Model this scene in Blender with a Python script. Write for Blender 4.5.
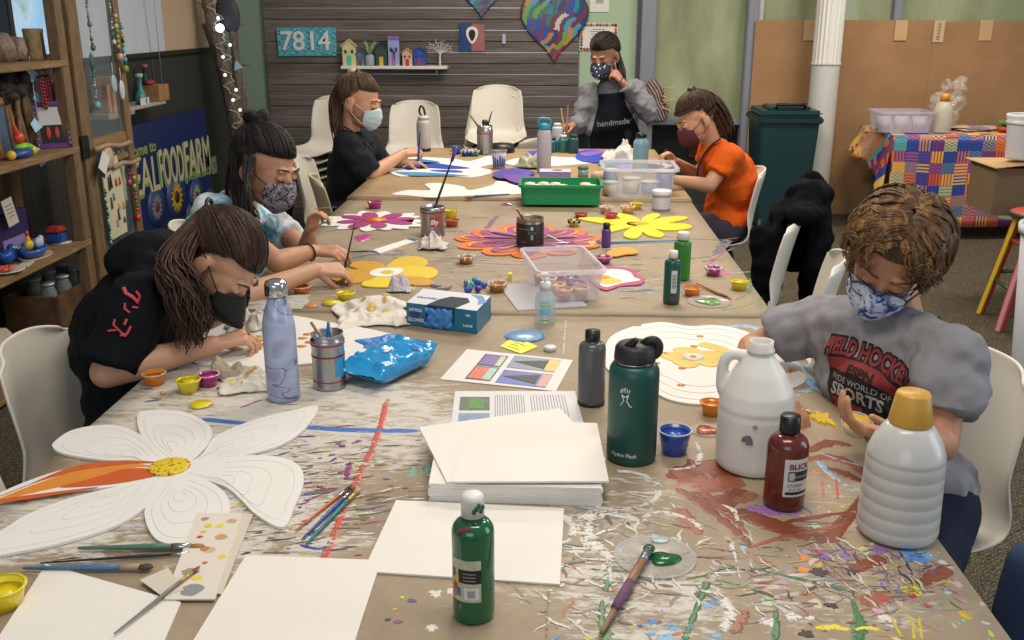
import bpy,bmesh,math,random
from mathutils import Vector,Matrix,noise,Euler
from mathutils.bvhtree import BVHTree
V=Vector
PI=math.pi
R=math.radians
for _o in list(bpy.data.objects):
 bpy.data.objects.remove(_o)
SC=bpy.context.scene
COL=SC.collection
# ------ camera
FPX=980.0
CAM_H=1.52
PITCH=math.atan(303/FPX)
YAW=math.atan(44*math.cos(PITCH)/FPX)
cd=bpy.data.cameras.new('camera')
cd.sensor_width=36.0
cd.lens=FPX/1024*36.0
cd.clip_start=0.05
cam=bpy.data.objects.new('camera',cd)
COL.objects.link(cam)
cam.location=(0,0,CAM_H)
cam.rotation_euler=(PI/2-PITCH,0,YAW)
SC.camera=cam
# ------ light
w=bpy.data.worlds.new('world')
SC.world=w
w.use_nodes=True
w.node_tree.nodes['Background'].inputs[0].default_value=(0.80,0.90,1.0,1)
w.node_tree.nodes['Background'].inputs[1].default_value=0.24
def area(name,loc,size,size_y,power,color,rot=(0,0,0)):
 l=bpy.data.lights.new(name,'AREA')
 l.shape='RECTANGLE'
 l.size=size
 l.size_y=size_y
 l.energy=power
 l.color=color
 o=bpy.data.objects.new(name,l)
 COL.objects.link(o)
 o.location=loc
 o.rotation_euler=rot
 return o
WARM=(1.0,0.88,0.74)
area('ceiling_light',(0.1,1.2,2.85),1.2,0.5,20,WARM)
area('ceiling_light',(0.5,3.4,2.85),1.2,0.5,34,WARM)
area('ceiling_light',(0.0,5.8,2.85),1.2,0.5,48,WARM)
area('ceiling_light',(2.6,6.2,2.85),1.2,0.5,42,WARM)
area('fill_light',(3.9,1.5,1.9),2.6,1.6,34,(0.86,0.93,1.0),(0,R(75),0))  # unseen fill panel added on the right to brighten the room
area('fill_light',(-1.0,-2.6,2.2),2.6,1.6,26,(0.86,0.93,1.0),(R(70),0,0))  # second added fill panel, behind the camera and out of view
SC.view_settings.view_transform='Standard'
SC.view_settings.look='None'
SC.view_settings.gamma=1.0
SC.view_settings.use_curve_mapping=False
SC.view_settings.exposure=0.40
# ------ where a pixel of the photo meets the place
def _ray(px,py):
 fw=V((-math.sin(YAW)*math.cos(PITCH),math.cos(YAW)*math.cos(PITCH),-math.sin(PITCH)))
 rt=V((math.cos(YAW),math.sin(YAW),0))
 up=V((-math.sin(YAW)*math.sin(PITCH),math.cos(YAW)*math.sin(PITCH),math.cos(PITCH)))
 return fw+rt*((px-512)/FPX)+up*((320-py)/FPX)
def atz(px,py,z=0.74):
 d=_ray(px,py)
 return V((0,0,CAM_H))+d*((z-CAM_H)/d.z)
def aty(px,py,y):
 d=_ray(px,py)
 return V((0,0,CAM_H))+d*(y/d.y)
def atx(px,py,x):
 d=_ray(px,py)
 return V((0,0,CAM_H))+d*(x/d.x)
TZ=0.744
TF=0.764
# ------ materials
def lin(h):
 h=h.lstrip('#')
 c=[int(h[i:i+2],16)/255 for i in(0,2,4)]
 return tuple((x/12.92 if x<=.04045 else((x+.055)/1.055)**2.4)for x in c)+(1,)
class NT:
 def __init__(s,name):
  s.m=bpy.data.materials.new(name)
  s.m.use_nodes=True
  s.t=s.m.node_tree
  s.b=s.t.nodes['Principled BSDF']
 def n(s,typ,props=None,**ins):
  nd=s.t.nodes.new('ShaderNode'+typ)
  for k,v in(props or{}).items():
   setattr(nd,k,v)
  for k,v in ins.items():
   key=int(k[1:])if k[0]=='_' and k[1:].isdigit()else k.replace('_',' ')
   s.put(nd.inputs[key],v)
  return nd
 def put(s,sock,v):
  if isinstance(v,bpy.types.NodeSocket):
   s.t.links.new(v,sock)
  elif isinstance(v,bpy.types.Node):
   s.t.links.new(v.outputs[0],sock)
  else:
   sock.default_value=v
 def coord(s,scale=(1,1,1),loc=(0,0,0),rot=(0,0,0),kind='Object'):
  tc=s.t.nodes.new('ShaderNodeTexCoord')
  mp=s.t.nodes.new('ShaderNodeMapping')
  s.t.links.new(tc.outputs[kind],mp.inputs[0])
  mp.inputs['Location'].default_value=loc
  mp.inputs['Rotation'].default_value=rot
  mp.inputs['Scale'].default_value=scale
  return mp.outputs[0]
 def noise(s,scale=5,detail=4,rough=.55,vec=None,dist=0):
  nd=s.n('TexNoise',Scale=scale,Detail=detail,Roughness=rough,Distortion=dist)
  if vec is not None:
   s.put(nd.inputs['Vector'],vec)
  return nd.outputs['Fac']
 def ramp(s,fac,stops,interp='LINEAR'):
  nd=s.t.nodes.new('ShaderNodeValToRGB')
  nd.color_ramp.interpolation=interp
  while len(nd.color_ramp.elements)<len(stops):
   nd.color_ramp.elements.new(0.5)
  for e,(p,c)in zip(nd.color_ramp.elements,stops):
   e.position=p
   e.color=lin(c)if isinstance(c,str)else(c,c,c,1)
  s.put(nd.inputs[0],fac)
  return nd.outputs[0]
 def mix(s,fac,a,b):
  nd=s.t.nodes.new('ShaderNodeMix')
  nd.data_type='RGBA'
  s.put(nd.inputs[0],fac)
  s.put(nd.inputs[6],lin(a)if isinstance(a,str)else a)
  s.put(nd.inputs[7],lin(b)if isinstance(b,str)else b)
  return nd.outputs[2]
 def math(s,op,a,b=0.0,c=0.0):
  nd=s.t.nodes.new('ShaderNodeMath')
  nd.operation=op
  s.put(nd.inputs[0],a)
  s.put(nd.inputs[1],b)
  s.put(nd.inputs[2],c)
  return nd.outputs[0]
 def bump(s,h,strength=.3,dist=.01):
  nd=s.n('Bump',Height=h,Strength=strength,Distance=dist)
  s.put(s.b.inputs['Normal'],nd.outputs[0])
 def set(s,**k):
  for a,v in k.items():
   s.put(s.b.inputs[a.replace('_',' ')],v)
  return s
_mc={}
def mat(hexc,rough=.5,metal=0,name=None,**k):
 key=(hexc,rough,metal,tuple(sorted(k.items())))
 if key in _mc:
  return _mc[key]
 n=NT(name or 'surface_'+hexc.strip('#'))
 vary=k.pop('vary',.06)
 vs=k.pop('vscale',18)
 if vary:
  f=n.noise(vs,3,.6,n.coord())
  c=lin(hexc)
  dk=tuple(x*(1-vary)for x in c[:3])+(1,)
  lt=tuple(min(1,x*(1+vary))for x in c[:3])+(1,)
  n.put(n.b.inputs['Base Color'],n.mix(f,dk,lt))
 else:
  n.b.inputs['Base Color'].default_value=lin(hexc)
 n.set(Roughness=rough,Metallic=metal)
 bp=k.pop('bump',0)
 if bp:
  n.bump(n.noise(k.pop('bscale',60),3,.6,n.coord()),bp,.004)
 n.set(**k)
 _mc[key]=n.m
 return n.m
def plastic(c,rough=.35):return mat(c,rough,0)
def wet(c):return mat(c,.22,0,vary=.05,bump=.25,bscale=90,Coat_Weight=.3)
def clear(tint='#ffffff',alpha=.25,rough=.15):
 key=('clear',tint,alpha,rough)
 if key in _mc:return _mc[key]
 n=NT('clear_plastic')
 n.set(Base_Color=lin(tint),Roughness=rough,Alpha=alpha,IOR=1.45)
 _mc[key]=n.m
 return n.m
 # ------ geometry builder
class MB:
 def __init__(s):
  s.v=[];s.f=[];s.m=[];s.s=[]
 def add(s,vs,fs,mi=0,smooth=True,X=None):
  o=len(s.v)
  for p in vs:
   p=V(p)
   s.v.append(X@p if X is not None else p)
  for f in fs:
   s.f.append([i+o for i in f]);s.m.append(mi);s.s.append(smooth)
  return s
 def box(s,c,d,mi=0,rz=0,X=None,bev=0):
  hx,hy,hz=d[0]/2,d[1]/2,d[2]/2
  b=min(bev,hx*.9,hy*.9,hz*.9)
  Mx=Matrix.Translation(c)@Matrix.Rotation(rz,4,'Z')
  if X is not None:Mx=X@Mx
  if not b:
   vs=[(x,y,z)for z in(-hz,hz)for x,y in((-hx,-hy),(hx,-hy),(hx,hy),(-hx,hy))]
   return s.add(vs,[(3,2,1,0),(4,5,6,7),(0,1,5,4),(1,2,6,5),(2,3,7,6),(3,0,4,7)],mi,False,Mx)
  bm=bmesh.new()
  bmesh.ops.create_cube(bm,size=1)
  for v in bm.verts:v.co=V((v.co.x*d[0],v.co.y*d[1],v.co.z*d[2]))
  bmesh.ops.bevel(bm,geom=bm.edges[:],offset=b,segments=2,affect='EDGES')
  return s.bm(bm,mi,False,Mx)
 def bm(s,bm,mi=0,smooth=True,X=None):
  bm.verts.index_update()
  s.add([v.co.copy()for v in bm.verts],[[v.index for v in f.verts]for f in bm.faces],mi,smooth,X)
  bm.free()
  return s
 def lathe(s,prof,mi=0,seg=28,X=None,smooth=True,sx=1,sy=1,a0=0,a1=2*PI,wob=None):
  vs=[];fs=[]
  full=abs(a1-a0-2*PI)<1e-4
  n=seg if full else seg+1
  for(r,z)in prof:
   for i in range(n):
    a=a0+(a1-a0)*i/seg
    rr=r*(wob(a,z)if wob else 1)
    vs.append((rr*math.cos(a)*sx,rr*math.sin(a)*sy,z))
  for j in range(len(prof)-1):
   for i in range(seg):
    k=(i+1)%n
    fs.append((j*n+i,j*n+k,(j+1)*n+k,(j+1)*n+i))
  if full:
   if 1e-5<prof[0][0]<2e-3:fs.append(list(range(n))[::-1])
   if 1e-5<prof[-1][0]<2e-3:fs.append([(len(prof)-1)*n+i for i in range(n)])
  return s.add(vs,fs,mi,smooth,X)
 def tube(s,pts,r,mi=0,seg=8,X=None,flat=1.0,up=None,smooth=True,closed=False):
  pts=[V(p)for p in pts]
  n=len(pts)
  if not isinstance(r,(list,tuple)):r=[r]*n
  vs=[];fs=[]
  ref=None
  for i,p in enumerate(pts):
   if closed:t=pts[(i+1)%n]-pts[i-1]
   else:t=pts[min(i+1,n-1)]-pts[max(i-1,0)]
   if t.length<1e-9:t=V((0,0,1))
   t.normalize()
   if ref is None:
    ref=V(up)if up is not None else(V((0,0,1))if abs(t.z)<.9 else V((1,0,0)))
   if up is not None:ref=V(up)
   sd=t.cross(ref)
   if sd.length<1e-6:sd=t.orthogonal()
   sd.normalize()
   nn=sd.cross(t).normalized()
   if up is None:ref=nn
   for k in range(seg):
    a=2*PI*k/seg
    vs.append(p+sd*(math.cos(a)*r[i])+nn*(math.sin(a)*r[i]*flat))
  m=n if closed else n-1
  for i in range(m):
   j=(i+1)%n
   for k in range(seg):
    k2=(k+1)%seg
    fs.append((i*seg+k,i*seg+k2,j*seg+k2,j*seg+k))
  if not closed:
   fs.append(list(range(seg))[::-1]);fs.append([(n-1)*seg+k for k in range(seg)])
  return s.add(vs,fs,mi,smooth,X)
 def prism(s,out,z0,z1,mi=0,X=None,side=None):
  n=len(out)
  vs=[(x,y,z0)for x,y in out]+[(x,y,z1)for x,y in out]
  ar=sum(out[i][0]*out[(i+1)%n][1]-out[(i+1)%n][0]*out[i][1]for i in range(n))
  o=list(range(n))if ar>0 else list(range(n))[::-1]
  s.add(vs,[[i for i in o[::-1]],[i+n for i in o]],mi,False,X)
  base=len(s.v)-2*n
  for a,b in zip(o,o[1:]+o[:1]):
   s.f.append([base+a,base+b,base+b+n,base+a+n]);s.m.append(mi if side is None else side);s.s.append(False)
  return s
 def ell(s,c,r,mi=0,rot=None,seg=16,X=None):
  if not isinstance(r,(list,tuple)):r=(r,r,r)
  Mx=Matrix.Translation(V(c))
  if rot is not None:Mx=Mx@rot.to_4x4()
  Mx=Mx@Matrix.Diagonal((r[0],r[1],r[2],1))
  if X is not None:Mx=X@Mx
  bm=bmesh.new()
  bmesh.ops.create_uvsphere(bm,u_segments=seg,v_segments=max(6,seg//2+2),radius=1)
  return s.bm(bm,mi,True,Mx)
 def cap(s,a,ra,b,rb,mi=0,seg=14,flat=False,flata=None,squash=None,X=None):
  a=V(a);b=V(b)
  d=b-a
  L=d.length
  if L<1e-6:return s.ell(a,ra,mi)
  q=d.to_track_quat('Z','Y').to_matrix().to_4x4()
  if squash is not None:
   z=d.normalized();x=V(squash[0]);x=(x-z*x.dot(z)).normalized();y=z.cross(x)
   q=Matrix((x,y,z)).transposed().to_4x4()
  if flata is None:flata=flat
  prof=[]
  if flata:prof+=[(0,0),(ra,0)]
  else:prof+=[(ra*math.sin(t),-ra*math.cos(t))for t in(0.001,.4,.8,1.2)]+[(ra,0)]
  if flat:prof+=[(rb,L),(0,L)]
  else:prof+=[(rb,L)]+[(rb*math.cos(t),L+rb*math.sin(t))for t in(.4,.8,1.2,1.57)]
  Mx=Matrix.Translation(a)@q
  if X is not None:Mx=X@Mx
  return s.lathe(prof,mi,seg,Mx,sx=(squash[1]if squash else 1))
 def grid(s,fn,nu,nv,mi=0,X=None,smooth=True,wrap=False):
  vs=[fn(i/nu,j/nv)for i in range(nu+1)for j in range(nv+1)]
  w_=nv+1
  fs=[(i*w_+j,(i+1)*w_+j,(i+1)*w_+j+1,i*w_+j+1)for i in range(nu)for j in range(nv)]
  return s.add(vs,fs,mi,smooth,X)
 def build(s,name,mats,parent=None,loc=None,world=True,mods=None,label=None):
  """world=True: vertices are in world space and are moved into the parent's (or loc's) frame"""
  if not isinstance(mats,(list,tuple)):mats=[mats]
  X=Matrix.Identity(4)
  if parent is not None:
   if world:X=WM[parent.name].inverted()
  elif loc is not None and world:
   X=Matrix.Translation(-V(loc))
  me=bpy.data.meshes.new(name)
  me.from_pydata([X@p for p in s.v],[],s.f)
  for m_ in mats:me.materials.append(m_)
  me.polygons.foreach_set('material_index',s.m)
  me.polygons.foreach_set('use_smooth',s.s)
  me.update()
  o=bpy.data.objects.new(name,me)
  COL.objects.link(o)
  if parent is not None:
   o.parent=parent
   WM[o.name]=WM[parent.name].copy()
  else:
   o.location=loc or(0,0,0)
   WM[o.name]=Matrix.Translation(V(loc or(0,0,0)))
  for(t,kw)in(mods or[]):
   md=o.modifiers.new(t.lower(),t)
   for k,v in kw.items():setattr(md,k,v)
  if label:o['label']=label
  return o
WM={}
def tag(o,label,cat,group=None,kind=None):
 if label:o['label']=label
 if cat:o['category']=cat
 if group:o['group']=group
 if kind:o['kind']=kind
 return o
def thing(name,loc,label,cat,rz=0,group=None,X=None):
 o=bpy.data.objects.new(name,None)
 COL.objects.link(o)
 o.empty_display_size=.05
 if X is None:X=Matrix.Translation(V(loc))@Matrix.Rotation(rz,4,'Z')
 o.matrix_world=X
 WM[o.name]=X
 return tag(o,label,cat,group)
def copy_tree(o,parent=None,X=None,label=None):
 c=o.copy()
 COL.objects.link(c)
 if parent is not None:
  c.parent=parent
  WM[c.name]=WM[parent.name]
 else:
  c.matrix_world=X
  WM[c.name]=X
  if label:c['label']=label
 for ch in list(o.children):
  copy_tree(ch,c)
 return c
def structure(mb,name,m,**k):
 o=mb.build(name,m,**k)
 o['kind']='structure'
 return o
def rnd(a,b):return random.uniform(a,b)
def text_geo(body,size=1.0,extrude=0.0,space=1.0,align='CENTER',bold=0.0):
 cu=bpy.data.curves.new('txt','FONT')
 cu.body=body;cu.size=size;cu.extrude=extrude;cu.space_character=space
 cu.align_x=align;cu.align_y='CENTER';cu.offset=bold;cu.resolution_u=3
 o=bpy.data.objects.new('txt',cu)
 COL.objects.link(o)
 me=o.to_mesh()
 vs=[v.co.copy()for v in me.vertices];fs=[list(p.vertices)for p in me.polygons]
 o.to_mesh_clear()
 bpy.data.objects.remove(o);bpy.data.curves.remove(cu)
 return vs,fs
def frame(origin,x,z):
 """matrix with local x along x and z (normal) along z"""
 z=V(z).normalized();x=V(x);x=(x-z*x.dot(z)).normalized();y=z.cross(x)
 M_=Matrix((x,y,z)).transposed().to_4x4()
 M_.translation=V(origin)
 return M_
def remesh(mb,voxel,smooth=4,fold=None,name='tmp'):
 """one continuous skin over the shapes in mb"""
 me=bpy.data.meshes.new(name)
 me.from_pydata(mb.v,[],mb.f)
 o=bpy.data.objects.new(name,me)
 COL.objects.link(o)
 md=o.modifiers.new('r','REMESH');md.mode='VOXEL';md.voxel_size=voxel;md.adaptivity=0
 if smooth:
  sm=o.modifiers.new('s','SMOOTH');sm.factor=.5;sm.iterations=smooth
 dg=bpy.context.evaluated_depsgraph_get()
 ev=o.evaluated_get(dg)
 m2=ev.to_mesh()
 nv=len(m2.vertices)
 co=[v.co.copy()for v in m2.vertices]
 no=[v.normal.copy()for v in m2.vertices]
 fs=[list(p.vertices)for p in m2.polygons]
 ev.to_mesh_clear()
 bpy.data.objects.remove(o);bpy.data.meshes.remove(me)
 if fold:
  co=[c+n*fold(c)for c,n in zip(co,no)]
 r=MB();r.add(co,fs)
 return r
def bezier(p0,p1,p2,p3,n=12):
 p0,p1,p2,p3=map(V,(p0,p1,p2,p3))
 return[p0*(1-t)**3+p1*3*t*(1-t)**2+p2*3*t*t*(1-t)+p3*t**3 for t in[i/n for i in range(n+1)]]
def catmull(pts,sub=6,closed=False):
 pts=[V(p)for p in pts]
 n=len(pts);out=[]
 rng=range(n)if closed else range(n-1)
 for i in rng:
  a=pts[(i-1)%n]if closed else pts[max(i-1,0)]
  b=pts[i];c=pts[(i+1)%n]
  d=pts[(i+2)%n]if closed else pts[min(i+2,n-1)]
  for k in range(sub):
   t=k/sub
   out.append(.5*((2*b)+(c-a)*t+(2*a-5*b+4*c-d)*t*t+(3*b-a-3*c+d)*t**3))
 if not closed:out.append(pts[-1])
 return out
# ====== THE ROOM
XL,YB=-2.65,8.0
def m_carpet():
 n=NT('carpet')
 c=n.coord((1,1,1))
 dash=n.n('TexWave',Scale=26,Distortion=9,Detail=2,_4=3.0,Vector=n.coord((1,1,1),rot=(0,0,.9))).outputs['Fac']
 fine=n.noise(170,2,.6,c)
 big=n.noise(30,3,.7,n.coord((1,2.2,1),rot=(0,0,.6)))
 f=n.math('ADD',n.math('MULTIPLY',dash,.35),n.math('MULTIPLY',n.math('ADD',fine,big),.45))
 n.put(n.b.inputs['Base Color'],n.ramp(f,[(.38,'#171512'),(.55,'#352f27'),(.76,'#6b5f46')]))
 n.set(Roughness=.95)
 n.bump(f,.6,.01)
 return n.m
def m_slats():
 n=NT('slat_wood')
 s1=n.noise(6,6,.7,n.coord((.6,1,22)))
 s2=n.noise(3,3,.6,n.coord((.3,1,60)))
 s3=n.noise(2.2,2,.5,n.coord((.5,1,5)))
 f=n.math('ADD',n.math('MULTIPLY',s1,.5),n.math('ADD',n.math('MULTIPLY',s2,.3),n.math('MULTIPLY',s3,.25)))
 n.put(n.b.inputs['Base Color'],n.ramp(f,[(.36,'#3a332f'),(.5,'#5f5650'),(.66,'#877c74')]))
 n.set(Roughness=.55)
 n.bump(s1,.2,.004)
 return n.m
def m_wainscot():
 n=NT('dark_boards')
 g=n.n('TexWave',{'bands_direction':'Y'},Scale=5.2,Vector=n.coord()).outputs['Fac']
 f=n.math('LESS_THAN',g,.03)
 n.put(n.b.inputs['Base Color'],n.mix(f,'#34342d','#1b1b18'))
 n.set(Roughness=.6)
 return n.m
def m_glass_wall():
 n=NT('frosted_glass')
 v=n.noise(1.6,4,.6,n.coord((2.2,1,.8)))
 n.put(n.b.inputs['Base Color'],n.ramp(v,[(.3,'#848c68'),(.55,'#a0a87f'),(.75,'#b7be98')]))
 n.set(Roughness=.28,Alpha=.93,Coat_Weight=.6,Coat_Roughness=.05)
 return n.m
def m_cardboard():
 n=NT('corrugated_card')
 g=n.n('TexWave',{'bands_direction':'X'},Scale=14,Vector=n.coord()).outputs['Fac']
 v=n.noise(2,5,.65,n.coord((1,1,1.5)))
 n.put(n.b.inputs['Base Color'],n.ramp(n.math('ADD',n.math('MULTIPLY',v,.9),n.math('MULTIPLY',g,.06)),[(.3,'#95714c'),(.6,'#a8825a'),(.8,'#b38d64')]))
 n.set(Roughness=.85)
 n.bump(g,.15,.003)
 return n.m
def m_wood(a,b,c,name='wood',sc=(1,1,1),rough=.6):
 n=NT(name)
 s=n.noise(9,5,.65,n.coord(sc),.8)
 n.put(n.b.inputs['Base Color'],n.ramp(s,[(.3,a),(.52,b),(.72,c)]))
 n.set(Roughness=rough)
 n.bump(s,.25,.004)
 return n.m
WOODV=m_wood('#5d4630','#786043','#8c7352','cabinet_wood',(9,9,1))
WOODH=m_wood('#6d5336','#8a6d49','#a3845b','shelf_wood',(9,1,9))
BLACK=mat('#17181a',.5,vary=.1)
DARKM=mat('#26282b',.4,.6)
WHITE=mat('#e9e4d8',.5)
STEEL=mat('#b9bbbd',.25,1.0,vary=.03)
fl=MB();fl.box((1.0,4.0,-.05),(9.0,13.0,.1));structure(fl,'floor',m_carpet())
wl=MB()
wl.box((XL-.05,4.0,.64),(.1,8.2,1.28),0)
wl.box((XL-.05,7.45,2.14),(.1,1.3,1.72),2)
wl.box((XL-.05,6.12,2.14),(.1,1.36,1.72),1)
wl.box((XL-.05,2.25,2.14),(.1,4.3,1.72),2)
wl.box((XL-.05,4.92,2.6),(.1,1.04,.8),2)
structure(wl,'wall_left',[m_wainscot(),mat('#c3c8d2',.7),mat('#bfa587',.7)])
tr=MB();tr.box((XL+.008,4.0,1.285),(.05,8.1,.03),bev=.006)
structure(tr,'trim_1',mat('#23231f',.6))
wn=thing('window_1',(XL,4.92,1.3),None,None);wn['kind']='structure'
fr=MB()
for y in(4.42,4.86,5.42):fr.box((XL-.02,y,1.76),(.07,.05,.92),bev=.006)
for z in(1.31,1.76,2.2):fr.box((XL-.02,4.92,z),(.06,1.05,.045),bev=.006)
fr.build('window_frame',mat('#3b3f45',.5),wn)
def m_daylight():
 n=NT('daylight_pane')
 f=n.noise(4,3,.6,n.coord((1,1,1)))
 c=n.ramp(f,[(.35,'#7b9a86'),(.5,'#b9d4e6'),(.65,'#8ec4ea')])
 n.put(n.b.inputs['Emission Color'],c)
 n.set(Emission_Strength=.55,Base_Color=(.2,.3,.4,1),Roughness=.1)
 return n.m
pn=MB();pn.box((XL-.07,4.92,1.76),(.01,1.0,.9));pn.build('window_pane',m_daylight(),wn)
wb=MB()
wb.box((-1.0,YB+.05,1.5),(3.3,.1,3.0),0)
wb.box((.42,YB+.04,1.5),(.46,.12,3.0),1)
structure(wb,'wall_back',[mat('#8aa18f',.8,vary=.03),mat('#a5bb9d',.8,vary=.03)])
sl=MB()
pitch=.0835
z=.0
k=0
while z<2.9:
 sl.box((-1.06,YB-.025,z+pitch/2),(2.472,.035,pitch-(.007 if k%2 else .004)),0,bev=.003)
 if k%2:sl.box((-1.06,YB-.022,z),(2.472,.034,.0075),1)
 z+=pitch;k+=1
structure(sl,'trim_2',[m_slats(),mat('#c9cdd1',.3,.8)])
gp=MB()
gp.box((1.12,YB+.07,1.85),(.74,.02,2.28))
structure(gp,'window_2',m_glass_wall())
gp=MB()
gp.box((3.1,YB+.07,1.5),(3.1,.02,3.0))
structure(gp,'window_3',m_glass_wall())
br=MB();br.box((1.12,YB+.35,.35),(1.0,.02,.72),0);br.box((1.2,YB+.3,.55),(.16,.02,.3),1)
structure(br,'wall_back_lower',[mat('#3c4038',.7),mat('#6e3b2e',.7)])
mm=MB()
mm.box((.70,YB+.0,1.5),(.155,.09,3.0),bev=.008)
mm.box((.645,YB-.05,1.5),(.03,.03,3.0),1)
mm.box((1.515,YB+.0,1.5),(.085,.11,3.0),bev=.008)
mm.box((1.585,YB+.04,1.5),(.03,.06,3.0),2)
mm.box((2.62,YB+.03,1.5),(.06,.08,3.0),bev=.006)
mm.box((1.12,YB+.02,.72),(.76,.07,.05),bev=.006)
structure(mm,'trim_3',[mat('#868b95',.45,.1),mat('#3c3f3f',.5),mat('#c9cbc6',.4)])
lk=thing('door_1',(.72,YB-.06,1.0),None,None);lk['kind']='structure'
a=MB();a.lathe([(0,0),(.016,0),(.016,.012),(.008,.016),(0,.016)],X=frame((.735,YB-.046,1.01),(1,0,0),(0,-1,0)))
a.build('door_lock',STEEL,lk)
a=MB();a.tube([(.735,YB-.047,.96),(.735,YB-.09,.95),(.735,YB-.09,.72),(.735,YB-.047,.71)],.01)
a.build('door_handle',mat('#5a5d62',.3,.8),lk)
cb=thing('cardboard_screen',(3.2,YB-.07,0),'tall brown corrugated cardboard sheets taped over the glass partition','cardboard')
a=MB()
a.box((2.21,YB-.07,.748),(1.36,.012,1.496));a.box((3.86,YB-.075,.744),(1.96,.012,1.488))
a.build('cardboard_sheet',m_cardboard(),cb)
for px in(811,902,987):
 p=aty(px,21,YB-.083);a=MB()
 a.box((p.x,YB-.086,p.z-.068),(.095,.004,.15),X=None)
 a.build('tape_strip',mat('#c6a377',.4,vary=.12),cb)
p=aty(940,21,YB-.083);a=MB();a.box((p.x,YB-.087,p.z-.075),(.08,.004,.16))
tp=a.build('tape_strip',mat('#cdb08a',.4,vary=.12),cb)
a=MB();vs,fs=text_geo('FRAGILE',.035);a.add(vs,fs,0,False,frame((p.x,YB-.0905,p.z-.075),(0,0,1),(0,-1,0)))
a.build('printed_letters',mat('#5b4636',.6),tp)
def flute(a,z):return 1-.045*(1+math.cos(a*20))*(1 if 1.17<z else 0)
pc=aty(818,150,7.72)
cl=thing('iron_column',(pc.x,pc.y,0),'round white painted column with a fluted upper shaft','column')
a=MB();a.lathe([(.13,0),(.13,.05),(.118,.08),(.106,.1),(.105,.2),(.104,1.17)],X=Matrix.Translation((pc.x,pc.y,0)),seg=32)
a.build('column_base',mat('#c9c8c2',.5),cl)
a=MB();a.lathe([(.104,1.171),(.111,1.175),(.111,1.19),(.105,1.2),(.103,2.9)],X=Matrix.Translation((pc.x,pc.y,0)),seg=120,wob=flute)
a.build('fluted_shaft',mat('#cfcdc6',.5),cl)
bx,by=1.68,7.40
tb=thing('rubbish_bin',(bx,by,0),'dark teal plastic rubbish bin with hinged lid beside white column','bin')
a=MB()
vs=[]
for z,hw,hd in((.03,.175,.19),(.80,.21,.235)):
 vs+=[(bx-hw,by-hd,z),(bx+hw,by-hd,z),(bx+hw,by+hd,z),(bx-hw,by+hd,z)]
a.add(vs,[(3,2,1,0),(4,5,6,7),(0,1,5,4),(1,2,6,5),(2,3,7,6),(3,0,4,7)],0,False)
TEAL=mat('#14383c',.45)
a.build('bin_body',TEAL,tb,mods=[('BEVEL',dict(width=.02,segments=2))])
a=MB();a.box((bx,by,.815),(.46,.51,.05),bev=.012);a.build('rim',mat('#0f2c33',.45),tb)
a=MB();a.box((bx,by-.01,.862),(.44,.50,.045),bev=.02);a.box((bx,by-.05,.895),(.3,.3,.025),bev=.01)
ld=a.build('lid',mat('#173a42',.35),tb)
a=MB();a.tube([(bx-.1,by-.2,.9),(bx-.1,by-.22,.925),(bx+.1,by-.22,.925),(bx+.1,by-.2,.9)],.012);a.build('handle',BLACK,ld)
for s in(-1,1):
 a=MB();a.lathe([(0,-.02),(.06,-.02),(.065,0),(.06,.02),(0,.02)],X=Matrix.Translation((bx+s*.17,by+.2,.065))@Matrix.Rotation(PI/2,4,'Y'))
 a.build('wheel',BLACK,tb)
 # ------ wall pieces
def plate(cx,cz,wd,ht,y=YB-.055,th=.015,rot=0,mi=0,mb=None,bev=.003):
 mb=mb or MB()
 mb.box((0,0,0),(wd,ht,th),mi,X=frame((cx,y,cz),(math.cos(rot),0,math.sin(rot)),(0,-1,0)),bev=bev)
 return mb
def m_brush(cols,scale=(6,1,40)):
 n=NT('brushed_paint')
 f=n.noise(5,4,.7,n.coord(scale))
 n.put(n.b.inputs['Base Color'],n.ramp(f,[(.3+.4*i/(len(cols)-1),c)for i,c in enumerate(cols)],'CONSTANT'))
 n.set(Roughness=.4)
 return n.m
nb=thing('number_sign',(-1.958,YB-.055,1.33),'teal painted sign reading 7814 on the slatted wall','sign')
plate(-1.958,1.333,.468,.215,rot=.01).build('board',m_brush(['#14607a','#1f8399','#2aa1b3','#a9dbe0','#1b6d8a','#3fb3bd']),nb)
for ch,dx in(('7',-.16),('8',-.062),('1',.045),('4',.142)):
 vs,fs=text_geo(ch,.205,.003,bold=.002)
 a=MB();a.add(vs,fs,0,False,frame((-1.958+dx,YB-.068,1.333),(1,0,.01),(0,-1,0)))
 a.build('painted_digit',mat('#dfe3dc',.5),nb)
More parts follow.
